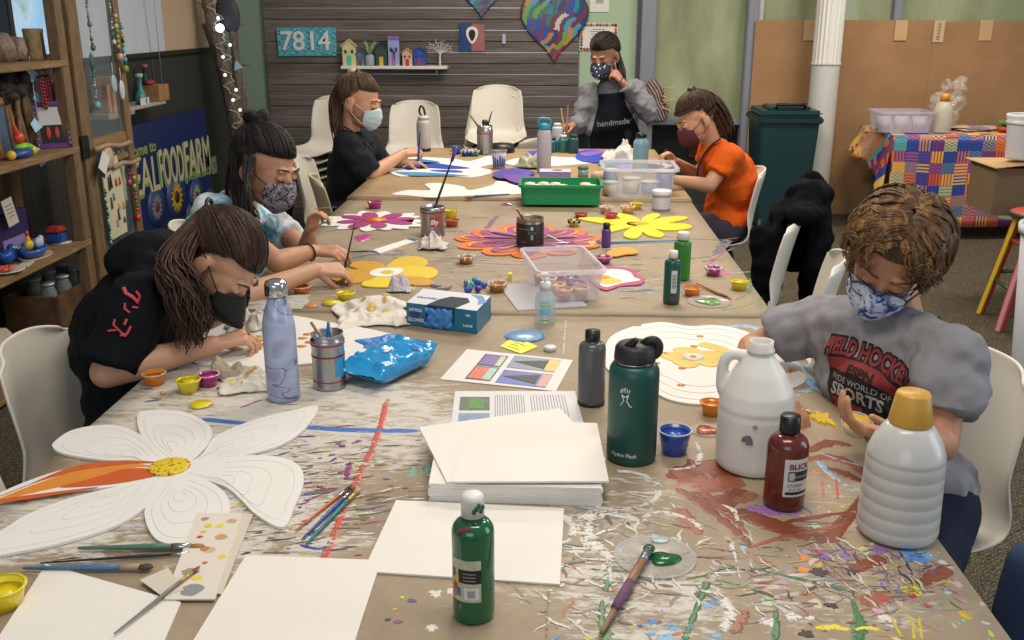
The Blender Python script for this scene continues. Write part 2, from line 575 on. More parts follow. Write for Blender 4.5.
def heart(name,cx,cz,sz,seed,label):
 """mosaic heart, outline clipped into coloured glass strips"""
 random.seed(seed)
 th=thing(name,(cx,YB-.05,cz),label,'wall art',group='mosaic hearts on the slatted wall')
 pts=[]
 for i in range(64):
  t=2*PI*i/64
  x=16*math.sin(t)**3
  yy=13*math.cos(t)-5*math.cos(2*t)-2*math.cos(3*t)-math.cos(4*t)
  pts.append((x/32*sz,(yy+2.5)/30*sz*1.06))
 F=frame((cx,YB-.05,cz),(1,0,0),(0,-1,0))
 a=MB();a.prism(pts,-.012,.012,X=F);a.build('backing',mat('#232838',.5),th)
 from mathutils.geometry import tessellate_polygon
 cols=['#16406c','#1f7f93','#a33229','#c7c3b6','#55476f','#c07f30','#2447a4','#6f9a34','#7b2335','#2f6f62','#4596b6','#5f3b5e','#3a3a58']
 def inside(x,y,sc=.955):
  x/=sc;y/=sc
  c=False;n=len(pts)
  for i in range(n):
   x1,y1=pts[i];x2,y2=pts[(i+1)%n]
   if(y1>y)!=(y2>y)and x<(x2-x1)*(y-y1)/(y2-y1)+x1:c=not c
  return c
 band={}
 N=46
 h=sz/N
 for i in range(-N//2,N//2+1):
  for j in range(-N//2-4,N//2+4):
   x,y=i*h,j*h
   if not inside(x,y):continue
   u=x*.88-y*.5+.018*math.sin(y*24+x*9)
   b=int(math.floor(u/(sz*.07)))
   s=int(math.floor((y+.4*x)/(sz*.28)+math.sin(b*2.3)))
   c=cols[(b*5+s*3+seed)%len(cols)]
   band.setdefault((b,s,c),[]).append((x,y))
 for(b,s,c),cells in band.items():
  if len(cells)<3:continue
  a=MB()
  for x,y in cells:
   g=h*.46
   a.box((x,y,.015),(h*1.01,h*1.01,.006),X=F)
  a.build('glass_strip',mat(c,.18,vary=.12),th)
heart('mosaic_heart',-.012,1.432,.53,3,'big heart mosaic of red, blue and purple glass strips beside green wall')
heart('mosaic_heart',-.575,1.70,.40,7,'mosaic heart cut off by the top edge, left of the biggest heart')
bp=thing('painted_plaque',(-.654,YB-.05,1.371),'small square plaque, half blue half pink, with white teardrop figure','wall art')
plate(-.706,1.367,.094,.215).build('blue_half',mat('#1d3f74',.5,vary=.3),bp)
plate(-.607,1.365,.104,.205).build('pink_half',mat('#a5655f',.5,vary=.25),bp)
a=MB();out=[(.045*math.sin(t)*(1-.35*math.cos(t)),.065*math.cos(t)*-1+.01)for t in[2*PI*i/22 for i in range(22)]]
a.prism(out,0,.003,0,frame((-.652,YB-.063,1.375),(1,0,0),(0,-1,0)))
a.prism([(x*.55,y*.66+.002)for x,y in out],.003,.005,1,frame((-.652,YB-.063,1.375),(1,0,0),(0,-1,0)))
a.build('teardrop',[WHITE,BLACK],bp)
sw=thing('wall_switch',(-.43,YB-.05,1.32),'small pale switch plate on slatted wall between plaque and heart','switch')
p=aty(504,39,YB-.05);plate(p.x,p.z,.028,.075).build('plate',mat('#aeb6c6',.4),sw)
for(x0,y0,x1,y1,lab,bord)in((590,-3,609,12,'plain white notice pinned at the top of green wall',False),(580,23,617,51,'notice with a multicoloured scalloped border on green wall',True)):
 p0=aty(x0,y0,YB-.03);p1=aty(x1,y1,YB-.03)
 t=thing('notice',((p0.x+p1.x)/2,YB-.03,p1.z),lab,'notice')
 cx,cz,wd,ht=(p0.x+p1.x)/2,(p0.z+p1.z)/2,p1.x-p0.x,p0.z-p1.z
 plate(cx,cz,wd,ht,YB-.027,.003,rot=-.02 if bord else 0,bev=0).build('sheet',mat('#dcd9cf',.6),t)
 if bord:
  cs=['#d9b53a','#b83a4a','#7a4fa0','#e07b35','#3f7fb8']
  a=MB();dd_=lambda x,z,c:a.lathe([(0,0),(.012,0),(.012,.002),(0,.002)],c,X=frame((x,YB-.0295,z),(1,0,0),(0,-1,0)),seg=8)
  for i in range(12):
   for q in(-1,1):dd_(cx+(i-5.5)*wd/12.2,cz+q*(ht/2-.014),(i+(q>0))%5)
  for i in range(8):
   for q in(-1,1):dd_(cx+q*(wd/2-.014),cz+(i-3.5)*ht/9,(i*2+(q>0))%5)
  a.build('scalloped_border',[mat(c,.5)for c in cs],t)
 a=MB()
 for i in range(7 if bord else 3):
  wl_=wd*rnd(.3,.62)
  a.box((cx,YB-.0295,cz+ht*.28-i*ht*.085),(wl_,.001,.005))
 a.build('printed_lines',mat('#77777a',.6),t)
s0=aty(341,66,7.85);s1=aty(447,68,7.85)
SZ=1.155
shf=thing('wall_shelf',((s0.x+s1.x)/2,7.9,SZ),'narrow white wall shelf holding a row of little houses','shelf')
a=MB();a.box(((s0.x+s1.x)/2,7.895,SZ-.012),(s1.x-s0.x,.135,.024),bev=.004);a.build('board',mat('#e6e2da',.45),shf)
for px in(355,436):
 x=aty(px,67,7.88).x
 a=MB();a.box((x,7.93,SZ-.05),(.02,.03,.055),bev=.004);a.tube([(x,7.93,SZ-.03),(x,7.88,SZ-.028)],.008);a.build('bracket',mat('#9b9c9e',.4,.4),shf)
def small_house(px0,px1,ptop,wall,roof,door,label,kind='gable',win='#3a3f50'):
 a0=aty(px0,65,7.87);a1=aty(px1,65,7.87)
 top=aty(px0,ptop,7.87).z
 cx,wd,ht=(a0.x+a1.x)/2,(a1.x-a0.x),top-SZ
 t=thing('miniature_house',(cx,7.89,SZ),label,'ornament',group='little houses on the wall shelf')
 body=ht*(.72 if kind=='gable' else .86)
 F=frame((cx,7.87,SZ),(1,0,0),(0,-1,0))
 a=MB()
 if kind=='gable':
  a.prism([(-wd*.44,0),(wd*.44,0),(wd*.44,body),(0,ht*.97),(-wd*.44,body)],-.04,0,X=F)
 else:
  a.prism([(-wd*.45,0),(wd*.45,0),(wd*.45,body),(-wd*.45,body)],-.04,0,X=F)
 a.build('walls',mat(wall,.5,vary=.15),t)
 a=MB()
 if kind=='gable':
  for s in(-1,1):
   L=math.hypot(wd*.5,ht*.3)
   an=math.atan2(ht*.27,wd*.5)
   a.box((s*wd*.25,(body+ht)/2+.004,-.02),(L,.012,.055),rz=-s*an,X=F,bev=.002)
 else:
  a.box((0,(body+ht)/2,-.02),(wd*.98,ht-body,.05),X=F,bev=.004)
 a.build('roof',mat(roof,.5,vary=.15),t)
 a=MB();a.box((0,ht*.2,.002),(wd*.3,ht*.4,.004),X=F);a.build('door',mat(door,.5),t)
 for s in(-1,1):
  a=MB();a.box((s*wd*.22,ht*.55,.002),(wd*.16,ht*.13,.004),X=F);a.build('window',mat(win,.4),t)
 return t
small_house(342,357,40,'#d8cf98','#c3b477','#4cc0a8','tall cream house with turquoise door at left end of wall shelf')
small_house(356,365,51,'#5f7f93','#41606f','#8b2f36','small blue-grey house with dark red door on wall shelf')
small_house(375,388,43,'#1f5047','#283a2f','#e0b52f','dark green house with bright yellow door on wall shelf',win='#7a2f4c')
t=small_house(388,400,36,'#9aa6d6','#9067bb','#a56f8e','tall lavender tower with purple top and painted tree','flat')
a=MB();p=aty(394,53,7.862)
for i in range(7):
 random.seed(i);an=rnd(.6,2.5);l=rnd(.02,.045)
 a.tube([(p.x,7.864,p.z-.01),(p.x+l*math.cos(an),7.864,p.z+l*math.sin(an))],.002,seg=5)
a.tube([(p.x,7.864,p.z-.05),(p.x,7.864,p.z)],.003,seg=5)
a.build('painted_branches',mat('#3b2b4d',.5),t)
small_house(402,413,49,'#d9b595','#c08a6d','#b8383b','small peach house with red door on wall shelf')
small_house(413,426,48,'#2156b0','#1a3f8c','#a8323a','small bright blue house with red door on wall shelf')
p=aty(370,64,7.88)
t=thing('jar_of_leaves',(p.x,7.88,SZ),'glass jar of pale green succulent leaves between the little houses','vase')
a=MB();a.lathe([(.0,0),(.032,0),(.036,.01),(.036,.07),(.03,.08),(.033,.085),(.03,.085),(.028,.078),(.032,.07),(.032,.01),(0,.006)],X=Matrix.Translation((p.x,7.88,SZ)))
a.build('jar',clear('#c8d2d4',.45,.1),t)
a=MB();random.seed(4)
for i in range(14):
 an=rnd(0,6.28);l=rnd(.03,.075);h=rnd(.12,.195)
 q=V((p.x+l*math.cos(an),7.88+.4*l*math.sin(an),SZ+h))
 a.tube(bezier((p.x,7.88,SZ+.05),(p.x,7.88,SZ+.1),(p.x+.6*(q.x-p.x),7.88,q.z-.02),q,6),[.003,.004,.006,.009,.011,.008,.002],seg=6)
a.build('leaves',mat('#7f9468',.5,vary=.25),t)
p=aty(440,64,7.88);SB=SZ
t=thing('wire_tree',(p.x,7.88,SZ),'white leafless wire tree at right end of wall shelf','ornament')
a=MB();random.seed(9)
a.tube([(p.x,7.88,SZ),(p.x,7.88,SZ+.06),(p.x+.004,7.88,SZ+.1)],[.012,.007,.005])
for i in range(12):
 an=PI*(i+.5)/12;l=rnd(.09,.13)
 q=V((p.x+l*math.cos(an)*1.0,7.88+rnd(-.03,.03),SZ+.1+.075*math.sin(an)))
 pts=bezier((p.x,7.88,SZ+.09),(p.x+.02*math.cos(an),7.88,SZ+.1),(q.x*.5+p.x*.5,q.y,q.z+.01),q,6)
 a.tube(pts,[.004,.0035,.003,.0028,.0025,.002,.0015],seg=5)
 for kk in(3,4,5):
  b=pts[kk];a.tube([b,b+V((rnd(-.03,.03),rnd(-.01,.01),rnd(.005,.035)))],.0017,seg=4)
a.build('branches',mat('#d9d6cf',.4),t)
# ====== THE THREE TABLES AND THEIR PAPER COVERS
TX0,TX1=-.915,.603
def m_cover(loc,smears,splat,seed=0,base=('#887861','#998870','#a6957b')):
 """kraft paper; smears = [(x, y, rx, ry, rot, strength, colour)] dry paint rubbed over the sheet, splat = the same for dots"""
 n=NT('paint_marked_kraft_paper')
 c=n.coord(loc=loc)
 v=n.noise(5,5,.6,c)
 g=n.noise(60,3,.7,c)
 col=n.ramp(n.math('ADD',n.math('MULTIPLY',v,.8),n.math('MULTIPLY',g,.2)),[(.3,base[0]),(.5,base[1]),(.7,base[2])])
 wear=n.noise(24,8,.8,n.coord((1,2.2,1),loc=loc),1.0)
 col=n.mix(n.n('MapRange',_0=wear,_1=.60,_2=.70,_3=0.0,_4=.55).outputs[0],col,'#c4bdb0')
 wear2=n.noise(14,8,.8,n.coord((1,3,1),loc=(loc[0]+4,loc[1],0)),1.0)
 col=n.mix(n.n('MapRange',_0=wear2,_1=.60,_2=.72,_3=0.0,_4=.5).outputs[0],col,'#5f5648')
 def region(x,y,rx,ry,rot):
  mp=n.t.nodes.new('ShaderNodeMapping');mp.vector_type='TEXTURE'
  n.t.links.new(c,mp.inputs[0])
  mp.inputs['Location'].default_value=(x,y,0)
  mp.inputs['Rotation'].default_value=(0,0,rot)
  mp.inputs['Scale'].default_value=(rx,ry,1e6)
  ln=n.n('VectorMath',{'operation':'LENGTH'},_0=mp.outputs[0]).outputs['Value']
  mr=n.n('MapRange',{'interpolation_type':'SMOOTHSTEP'},_0=ln,_1=1.0,_2=.35,_3=0.0,_4=1.0)
  return mr.outputs[0]
 for i,(x,y,rx,ry,rot,st,hc)in enumerate(smears):
  m=region(x,y,rx,ry,rot)
  mp=n.t.nodes.new('ShaderNodeMapping')
  n.t.links.new(c,mp.inputs[0])
  mp.inputs['Rotation'].default_value=(0,0,rot+.2)
  mp.inputs['Location'].default_value=(i*3.1+seed,0,0)
  mp.inputs['Scale'].default_value=(1,3.2,1)
  f=n.noise(11,7,.74,mp.outputs[0],1.2)
  f=n.math('ADD',f,n.math('MULTIPLY',n.math('SUBTRACT',m,1.0),.42))
  f=n.math('ADD',n.math('MULTIPLY',f,.62),n.math('MULTIPLY',n.noise(38,6,.8,mp.outputs[0],.4),.38))
  f=n.n('MapRange',_0=f,_1=.575-st*.75,_2=.66-st*.75,_3=0.0,_4=.9).outputs[0]
  col=n.mix(f,col,hc)
 for i,(x,y,rx,ry,rot,st,sc)in enumerate(splat):
  m=region(x,y,rx,ry,rot)
  wob=n.n('TexNoise',Scale=sc*.9,Detail=2,Vector=c)
  vv=n.n('VectorMath',{'operation':'MULTIPLY_ADD'},_0=wob.outputs['Color'],_1=(.025,.025,0),_2=c).outputs[0]
  mp=n.t.nodes.new('ShaderNodeMapping')
  n.t.links.new(vv,mp.inputs[0])
  mp.inputs['Scale'].default_value=(1,.8,1);mp.inputs['Location'].default_value=(i*1.7+seed,i,0)
  vo=n.n('TexVoronoi',{'voronoi_dimensions':'2D'},Scale=sc,Vector=mp.outputs[0])
  hsv=n.n('HueSaturation',Saturation=1.15,Value=.62,Color=vo.outputs['Color'])
  rr=n.n('SeparateColor',_0=vo.outputs['Color'])
  size=n.math('MULTIPLY',n.math('MULTIPLY',rr.outputs[0],rr.outputs[1]),st)
  size=n.math('MULTIPLY',size,m)
  f=n.math('LESS_THAN',vo.outputs['Distance'],size)
  col=n.mix(f,col,hsv.outputs[0])
 n.put(n.b.inputs['Base Color'],col)
 n.set(Roughness=.6)
 n.bump(n.noise(7,4,.6,c),.25,.012)
 return n.m
def table(y0,y1,top,label):
 yc=(y0+y1)/2
 t=thing('folding_table',(-.156,yc,0),label,'table',group='folding tables pushed end to end')
 a=MB();a.box((-.156,yc,top-.024),(1.50,y1-y0-.01,.036),bev=.008)
 a.build('tabletop',mat('#b9b3a8',.5),t)
 for sx in(-.8,.49):
  for sy in(y0+.18,y1-.18):
   a=MB();a.tube([(sx,sy,top-.045),(sx,sy,.0)],.015,seg=10);a.lathe([(.018,0),(.018,.02),(0,.02)],X=Matrix.Translation((sx,sy,0)))
   a.build('leg',DARKM,t)
 for sy in(y0+.18,y1-.18):
  a=MB();a.box((-.156,sy,top-.055),(1.30,.025,.02));a.build('cross_rail',DARKM,t)
 return t
T0=(.80,2.545);T1=(2.565,4.275);T2=(4.29,6.0)
table(*T0,.74,'nearest folding table, under the most paint-covered kraft paper')
table(*T1,.74,'middle folding table, under the paper with the purple and yellow flowers')
table(*T2,.752,'farthest folding table, under clean brown paper in front of the standing girl')
def cover(y0,y1,top,m,label,hang=.05):
 yc=(y0+y1)/2
 a=MB()
 x0,x1=TX0,TX1
 N,K=26,30
 random.seed(int(y0*10))
 def P(u,v,z):
  return V((x0+(x1-x0)*u,y0+(y1-y0)*v,z))
 prof=[(-.001,-hang),(-.004,-.012),(-.001,-.001),(.012,0)]
 def fn(i,j):
  u=i;v=j
  return P(u,v,top+.0025+.0004*noise.noise(V((u*7,v*9,y0))))
 a.grid(fn,N,K)
 for side in('l','r','f','b'):
  def g(u,v,side=side):
   drop=-hang*v-.012*v*noise.noise(V((u*8,3,y0)))
   off=.003+.014*v*(noise.noise(V((u*9,y0,1)))+.3)
   if v==0:drop=0;off=0
   zz=top+.0025+drop
   if side=='l':return V((x0-off,y0+(y1-y0)*u,zz))
   if side=='r':return V((x1+off,y0+(y1-y0)*(1-u),zz))
   if side=='f':return V((x0+(x1-x0)*(1-u),y0-off*.35-.001,zz))
   return V((x0+(x1-x0)*u,y1+off*.35+.001,zz))
  a.grid(g,24,3)
 o=a.build('paper_cover',m,loc=((x0+x1)/2,yc,top),mods=[('SOLIDIFY',dict(thickness=.0016,offset=1))])
 tag(o,label,'paper cover','kraft paper covers on the tables')
 return o
def pz(px,py):p=atz(px,py,TZ);return p.x,p.y
def sm(px,py,wpx,hpx,rot,st,c='#cfcac0'):
 x,y=pz(px,py);x2,_=pz(px+wpx,py);_,y2=pz(px,py-hpx)
 return(x,y,abs(x2-x),abs(y2-y),rot,st,c)
cx=(TX0+TX1)/2
front_m=m_cover((cx,sum(T0)/2,.74),[sm(640,600,170,85,.1,.16),sm(620,500,120,60,.5,.10),sm(330,420,220,75,.3,.22),sm(170,400,220,70,.1,.2),sm(60,520,240,70,.1,.18),sm(260,520,150,90,.7,.2),sm(520,580,90,50,0,.08),sm(840,600,200,70,.2,.10),sm(860,500,130,60,.2,.06,'#c9b9a8'),sm(600,345,120,22,.1,.03,'#9aa3ad'),sm(835,380,70,60,.9,.13,'#a9c7de'),sm(860,600,180,70,.2,.06,'#7e7a7a'),sm(330,450,150,60,.3,.06,'#6e4f66'),sm(150,500,200,60,.2,.04,'#5b7fae'),sm(700,530,150,30,.0,-.01,'#b5725a')],[sm(830,570,190,75,0,.50,34),sm(860,520,120,60,0,.30,70),sm(300,480,130,70,.3,.36,40),sm(200,520,130,50,.3,.25,34),sm(640,600,140,60,0,.25,30),sm(930,590,90,60,0,.5,50)],1)
mid_m=m_cover((cx,sum(T1)/2,.74),[sm(630,290,110,14,0,.1,'#9aa7b5'),sm(450,300,90,22,.1,.02,'#b8b2a6'),sm(280,290,120,24,0,.08,'#9a9a98'),sm(330,265,90,22,.1,.02,'#8a8580'),sm(480,222,90,8,.2,.06,'#9b7f9a'),sm(690,215,70,10,0,.03,'#a5889c'),sm(360,245,90,10,0,.02,'#c5bfb4'),sm(700,262,80,9,0,.02,'#8a8c90')],[sm(440,285,90,20,0,.30,70),sm(300,285,90,15,0,.3,40),sm(640,220,100,20,0,.2,40)],5,('#83745d','#95846b','#a39277'))
far_m=m_cover((cx,sum(T2)/2,.752),[sm(560,165,60,6,0,.0,'#c9c2ae')],[sm(470,180,120,16,0,.12,22)],9,('#8f7656','#a0855f','#ad9069'))
cov0=cover(*T0,.74,front_m,'kraft paper on the nearest table, thick with white, rust and green paint',.06)
cov1=cover(*T1,.74,mid_m,'kraft paper on the middle table, with grey and purple paint trails')
cov2=cover(*T2,.752,far_m,'clean kraft paper on the farthest table, front edge folded over',.03)
# ---- strokes of dried paint lying on the covers
_sk=[0]
def drypaint(c,rough,dry):
 key=('dry',c,rough,dry)
 if key in _mc:return _mc[key]
 n=NT('dry_paint')
 f1=n.noise(26,5,.75,n.coord((1,1.6,1)),.6)
 f2=n.noise(90,3,.7,n.coord())
 cc=lin(c)
 n.put(n.b.inputs['Base Color'],n.mix(f2,tuple(x*.72 for x in cc[:3])+(1,),tuple(min(1,x*1.25)for x in cc[:3])+(1,)))
 f=n.math('ADD',n.math('MULTIPLY',f1,.7),n.math('MULTIPLY',f2,.3))
 n.put(n.b.inputs['Alpha'],n.n('MapRange',_0=f,_1=.30+dry*.26,_2=.36+dry*.26,_3=0.0,_4=.95).outputs[0]if dry else 1.0)
 n.set(Roughness=rough)
 _mc[key]=n.m
 return n.m
def stroke(cov,pts,wd,color,top=TZ,jit=.5,name='paint_stroke',dry=.5,h=.0001,rough=.4):
 """pts in photo pixels on the table plane, wd = width in metres (number or list)"""
 _sk[0]+=1
 random.seed(_sk[0])
 P=catmull([atz(px,py,top)for px,py in pts],8)
 n=len(P)
 W=wd if isinstance(wd,list)else[wd]*len(pts)
 a=MB()
 L=[];Rr=[]
 for i,p in enumerate(P):
  t=(P[min(i+1,n-1)]-P[max(i-1,0)]).normalized()
  s=V((-t.y,t.x,0))
  f=i/(n-1)*(len(W)-1);k=min(int(f),len(W)-2);ww=W[k]+(W[k+1]-W[k])*(f-k)
  e=min(1,i/2+.25,(n-1-i)/2+.25)
  l=ww*.5*e*(1+jit*noise.noise(V((i*.7,_sk[0],0)))*1.6)
  r=ww*.5*e*(1+jit*noise.noise(V((i*.7,_sk[0],7)))*1.6)
  L.append(p+s*l);Rr.append(p-s*r)
 z=V((0,0,0));zb=V((0,0,h+.0007+6e-6*_sk[0]))
 vs=[]
 for l,r in zip(L,Rr):vs+=[l+z,l*.75+r*.25+zb,r*.75+l*.25+zb,r+z]
 fs=[]
 for i in range(n-1):
  for k in range(3):fs.append((4*i+k,4*i+k+1,4*i+k+5,4*i+k+4))
  fs.append((4*i+3,4*i,4*i+4,4*i+7))
 fs+=[(0,3,2,1),(4*n-4,4*n-3,4*n-2,4*n-1)]
 fs=[f[::-1]for f in fs]
 a.add(vs,fs,0,False)
 return a.build(name,drypaint(color,rough,dry),cov)
def blot(cov,px,py,rx,ry,color,top=TZ,rot=0,rag=.25,name='paint_blot',h=.0012,rough=.35):
 _sk[0]+=1
 c=atz(px,py,top);rr=atz(px+rx,py,top).x-c.x;ry_=atz(px,py-ry,top).y-c.y
 out=[]
 for i in range(30):
  a_=2*PI*i/30
  k=1+rag*2.2*noise.noise(V((math.cos(a_)*2,math.sin(a_)*2,_sk[0]*3.3)))*1.5
  x,y=rr*k*math.cos(a_),ry_*k*math.sin(a_)
  out.append((c.x+x*math.cos(rot)-y*math.sin(rot),c.y+x*math.sin(rot)+y*math.cos(rot)))
 a=MB()
 vs=[(x,y,top)for x,y in out]+[(c.x+(x-c.x)*.86,c.y+(y-c.y)*.86,top+.0006+(h if h>.0015 else 0)+4e-6*_sk[0])for x,y in out]
 n=30
 a.add(vs,[[i,(i+1)%n,(i+1)%n+n,i+n]for i in range(n)]+[[i+n for i in range(n)]]+[[i for i in range(n)][::-1]],0,False)
 return a.build(name,mat(color,rough,vary=.12,vscale=60)if h>.0015 else drypaint(color,.5,.35),cov)
RUST='#84432b';GRN='#3b7346';WP='#d6d3cb';LBL='#93b6d6';YEL='#e6d62a'
stroke(cov0,[(388,398),(376,440),(352,490),(330,545),(318,575)],.014,'#cf5f4c',jit=.3)
stroke(cov1,[(416,312),(410,322)],.012,'#c75446')
stroke(cov0,[(201,419),(250,424),(300,427),(352,430),(420,431)],.021,'#4a74c0',jit=.06,name='blue_tape',dry=.25)
stroke(cov0,[(668,478),(700,470),(745,468),(780,474)],[0.029,0.072,0.072,0.043],RUST,dry=.3)
stroke(cov0,[(672,470),(705,485),(742,480)],[0.029,0.065,0.043],'#96553a',dry=.3)
stroke(cov0,[(690,492),(715,505),(745,490)],[0.029,0.058,0.043],RUST,dry=.3)
stroke(cov0,[(676,488),(706,508),(738,534),(752,548)],[0.017,0.023,0.020,0.004],RUST,dry=.3)
stroke(cov0,[(700,490),(725,512),(748,534)],[0.017,0.026,0.007],'#92513a',dry=.3)
stroke(cov0,[(735,510),(770,524),(802,534),(827,541)],[0.043,0.049,0.041,0.032],RUST,jit=.15,dry=.3)
stroke(cov0,[(828,542),(838,528),(856,508),(866,492)],[0.032,0.026,0.026,0.014],RUST,jit=.15,dry=.3)
stroke(cov0,[(680,508),(690,525),(700,535)],[0.029,0.038,0.020],'#9a583c',dry=.3)
stroke(cov0,[(702,543),(708,545)],.022,'#9a5436')
stroke(cov0,[(748,548),(780,538),(812,532),(845,524)],[0.006,0.013,0.014,0.009],'#9c5a44',dry=.3)
stroke(cov0,[(770,526),(810,518),(850,512)],[0.009,0.014,0.007],RUST,dry=.3)
stroke(cov0,[(735,502),(748,496),(756,493)],[0.029,0.041,0.014],'#9a6146',dry=.3)
stroke(cov0,[(808,452),(830,443),(852,446)],[0.020,0.032,0.017],RUST,dry=.3)
stroke(cov0,[(806,460),(835,458),(868,474),(885,484)],[0.023,0.035,0.029,0.017],'#96523a',dry=.3)
stroke(cov0,[(826,468),(845,474),(862,482)],[0.017,0.029,0.014],RUST,dry=.3)
stroke(cov0,[(850,572),(868,563),(884,558)],[0.012,0.029,0.026],RUST,dry=.3)
stroke(cov0,[(862,604),(880,598),(892,594)],[0.029,0.038,0.017],'#95563d',dry=.3)
stroke(cov0,[(918,586),(935,576),(950,569)],[0.009,0.029,0.026],RUST,dry=.3)
stroke(cov0,[(733,634),(742,618),(746,610)],[0.014,0.020,0.009],'#9c5f4a',dry=.3)
stroke(cov0,[(820,453),(838,460),(862,466)],[.007,.01,.006],LBL)
stroke(cov0,[(817,459),(828,472),(844,484),(855,492)],[.01,.014,.008,.014],LBL)
stroke(cov0,[(728,326),(760,330),(800,372),(832,398)],[0.017,0.029,0.032,0.023],'#9cbfdc',dry=.3)
stroke(cov0,[(790,396),(820,388),(838,396)],[.012,.02,.012],'#a9c9e0')
stroke(cov0,[(750,568),(790,577),(828,586),(858,594)],[.005,.008,.012,.004],GRN)
stroke(cov0,[(746,570),(725,568),(706,575),(686,579)],[.005,.009,.006,.004],GRN)
stroke(cov0,[(715,580),(735,584),(760,592)],[.004,.007,.003],'#4d8257')
stroke(cov0,[(708,580),(701,598),(690,626),(685,640)],[.014,.010,.009,.012],GRN)
stroke(cov0,[(852,600),(858,616),(860,626),(855,645)],[.006,.012,.024,.014],GRN)
stroke(cov0,[(776,610),(776,640)],[.008,.014],'#48794f')
stroke(cov0,[(590,569),(612,571),(630,571)],.005,'#4c7e54')
stroke(cov0,[(608,578),(606,592)],[.008,.013],'#3f7a4c')
stroke(cov0,[(602,600),(602,622)],[.007,.011],'#3f7a4c')
stroke(cov0,[(600,620),(606,634),(600,645)],[.01,.022,.02],'#6d8a5e')
stroke(cov0,[(815,628),(835,627),(850,630)],[.008,.012,.006],YEL)
stroke(cov0,[(855,630),(870,628),(885,632)],[.012,.008,.005],YEL)
for q in([(905,606),(912,622),(914,640)],[(918,616),(922,640)],[(888,612),(902,638)]):stroke(cov0,q,.005,'#c9b93c')
stroke(cov0,[(900,552),(910,570),(920,588)],[.004,.006,.003],'#574070')
stroke(cov0,[(838,543),(850,558)],.006,'#6a4b8c')
stroke(cov0,[(745,508),(765,510),(800,514)],[0.020,0.038,0.017],'#9a6fae',dry=.3)
stroke(cov0,[(808,470),(820,474),(835,480)],.006,'#d98a4a')
stroke(cov0,[(836,478),(838,500)],.006,'#d3586c')
stroke(cov0,[(822,480),(824,498)],.005,'#cf6578')
stroke(cov0,[(300,506),(318,496),(336,490)],[.003,.006,.003],'#8f3f80')
for q in([(318,486),(325,490)],[(338,474),(352,468)],[(346,480),(350,462)],[(336,444),(345,447)],[(352,444),(362,440)]):stroke(cov0,q,.012,'#8a3a6e')
for q in([(330,462),(336,458)],[(300,545),(318,549),(330,546)],[(308,536),(318,530)]):stroke(cov0,q,.007,'#3d56a0')
stroke(cov0,[(240,408),(262,400)],.006,'#95406f')
for x,y,r_,c_ in((714,602,6,'#5f9ad0'),(706,606,5,'#76aadb'),(690,626,5,'#7fb0dc'),(652,622,5,'#4c8fd6'),(652,634,4,'#57a6dc'),(672,628,7,'#6fb3dd'),(666,638,9,'#86b9da'),(640,626,3,'#35549c'),(716,636,6,'#7db3d4'),(792,616,8,'#dedbd4'),(810,618,4,'#d9d6cf'),(885,618,7,'#dad7d0'),(768,622,8,'#dcd9d2'),(470,610,7,'#d5d2ca'),(412,601,4,'#5d5a86'),(395,610,3,'#d8d04a'),(402,598,3,'#d3cf4a'),(398,622,5,'#9b4f7c'),(388,620,3,'#6f3d5a'),(432,628,7,'#dcd9d2'),(436,594,7,'#d7d4cc'),(452,592,6,'#d9d6ce'),(912,596,5,'#a8324a'),(928,606,4,'#c2405a'),(885,600,4,'#b83a48'),(832,606,6,'#2c2d31'),(806,634,7,'#33302f'),(820,572,9,'#3c3a36'),(852,572,7,'#3a3733'),(818,566,5,'#c8a23c'),(915,556,12,'#4f8ac4'),(924,555,8,'#6ba1d0'),(880,550,8,'#8b67a8'),(824,557,8,'#7d5aa0'),(845,556,7,'#8d6ab0'),(804,558,6,'#e28a3c'),(803,570,6,'#df8c42'),(822,552,5,'#d34a78')):
 blot(cov0,x,y,r_,r_*.5,c_)
def ring(cov,px,py,rx,ry,color=WP,wd=.007,top=TZ,a0=0,a1=2*PI,jit=.5):
 pts=[(px+rx*math.cos(a0+(a1-a0)*i/16),py+ry*math.sin(a0+(a1-a0)*i/16))for i in range(17)]
 stroke(cov,pts,wd,color,top,jit)
ring(cov0,618,490,42,19,wd=.009,a0=-1.6,a1=1.9)
ring(cov0,618,492,38,18,wd=.005,a0=-.8,a1=2.2)
stroke(cov0,[(640,520),(612,514),(590,515),(584,530),(598,548),(622,562)],[.012,.02,.026,.028,.024,.01],WP,jit=.5)
stroke(cov0,[(636,522),(660,512),(690,520),(702,530)],[.014,.01,.012,.016],WP,jit=.5)
stroke(cov0,[(556,552),(590,552),(606,556),(611,580)],.009,'#cfccc4',jit=.6)
stroke(cov0,[(564,516),(573,524),(572,536),(562,544)],[.02,.016,.014,.006],'#cfccc4',jit=.5)
stroke(cov0,[(700,590),(722,600),(730,616),(722,632)],[.01,.018,.02,.014],'#d3d0c8',jit=.6)
stroke(cov0,[(730,540),(736,560),(740,580)],[.012,.004,.002],WP)
stroke(cov0,[(722,505),(735,512),(737,528)],[.006,.012,.003],'#e6e2da')
ring(cov0,730,578,22,10,'#a39482',.004)
stroke(cov0,[(566,318),(563,356)],.005,'#c9c1b1',jit=.3)
stroke(cov0,[(549,584),(546,640)],.003,'#8d7d66',jit=.3)
ring(cov0,655,438,44,16,'#bdb6a8',.005,a0=1.2,a1=4.5)
stroke(cov0,[(695,442),(700,452),(695,466),(670,470)],[.006,.01,.012,.006],'#d0ccc2')
stroke(cov0,[(560,430),(600,445),(640,430)],.004,'#b9b2a4')
for(x,y)in((425,470),(412,473)):blot(cov0,x,y,5,5,'#7fa398')
stroke(cov1,[(438,231),(480,231),(492,222),(497,216)],.022,'#8a6a86',jit=.6)
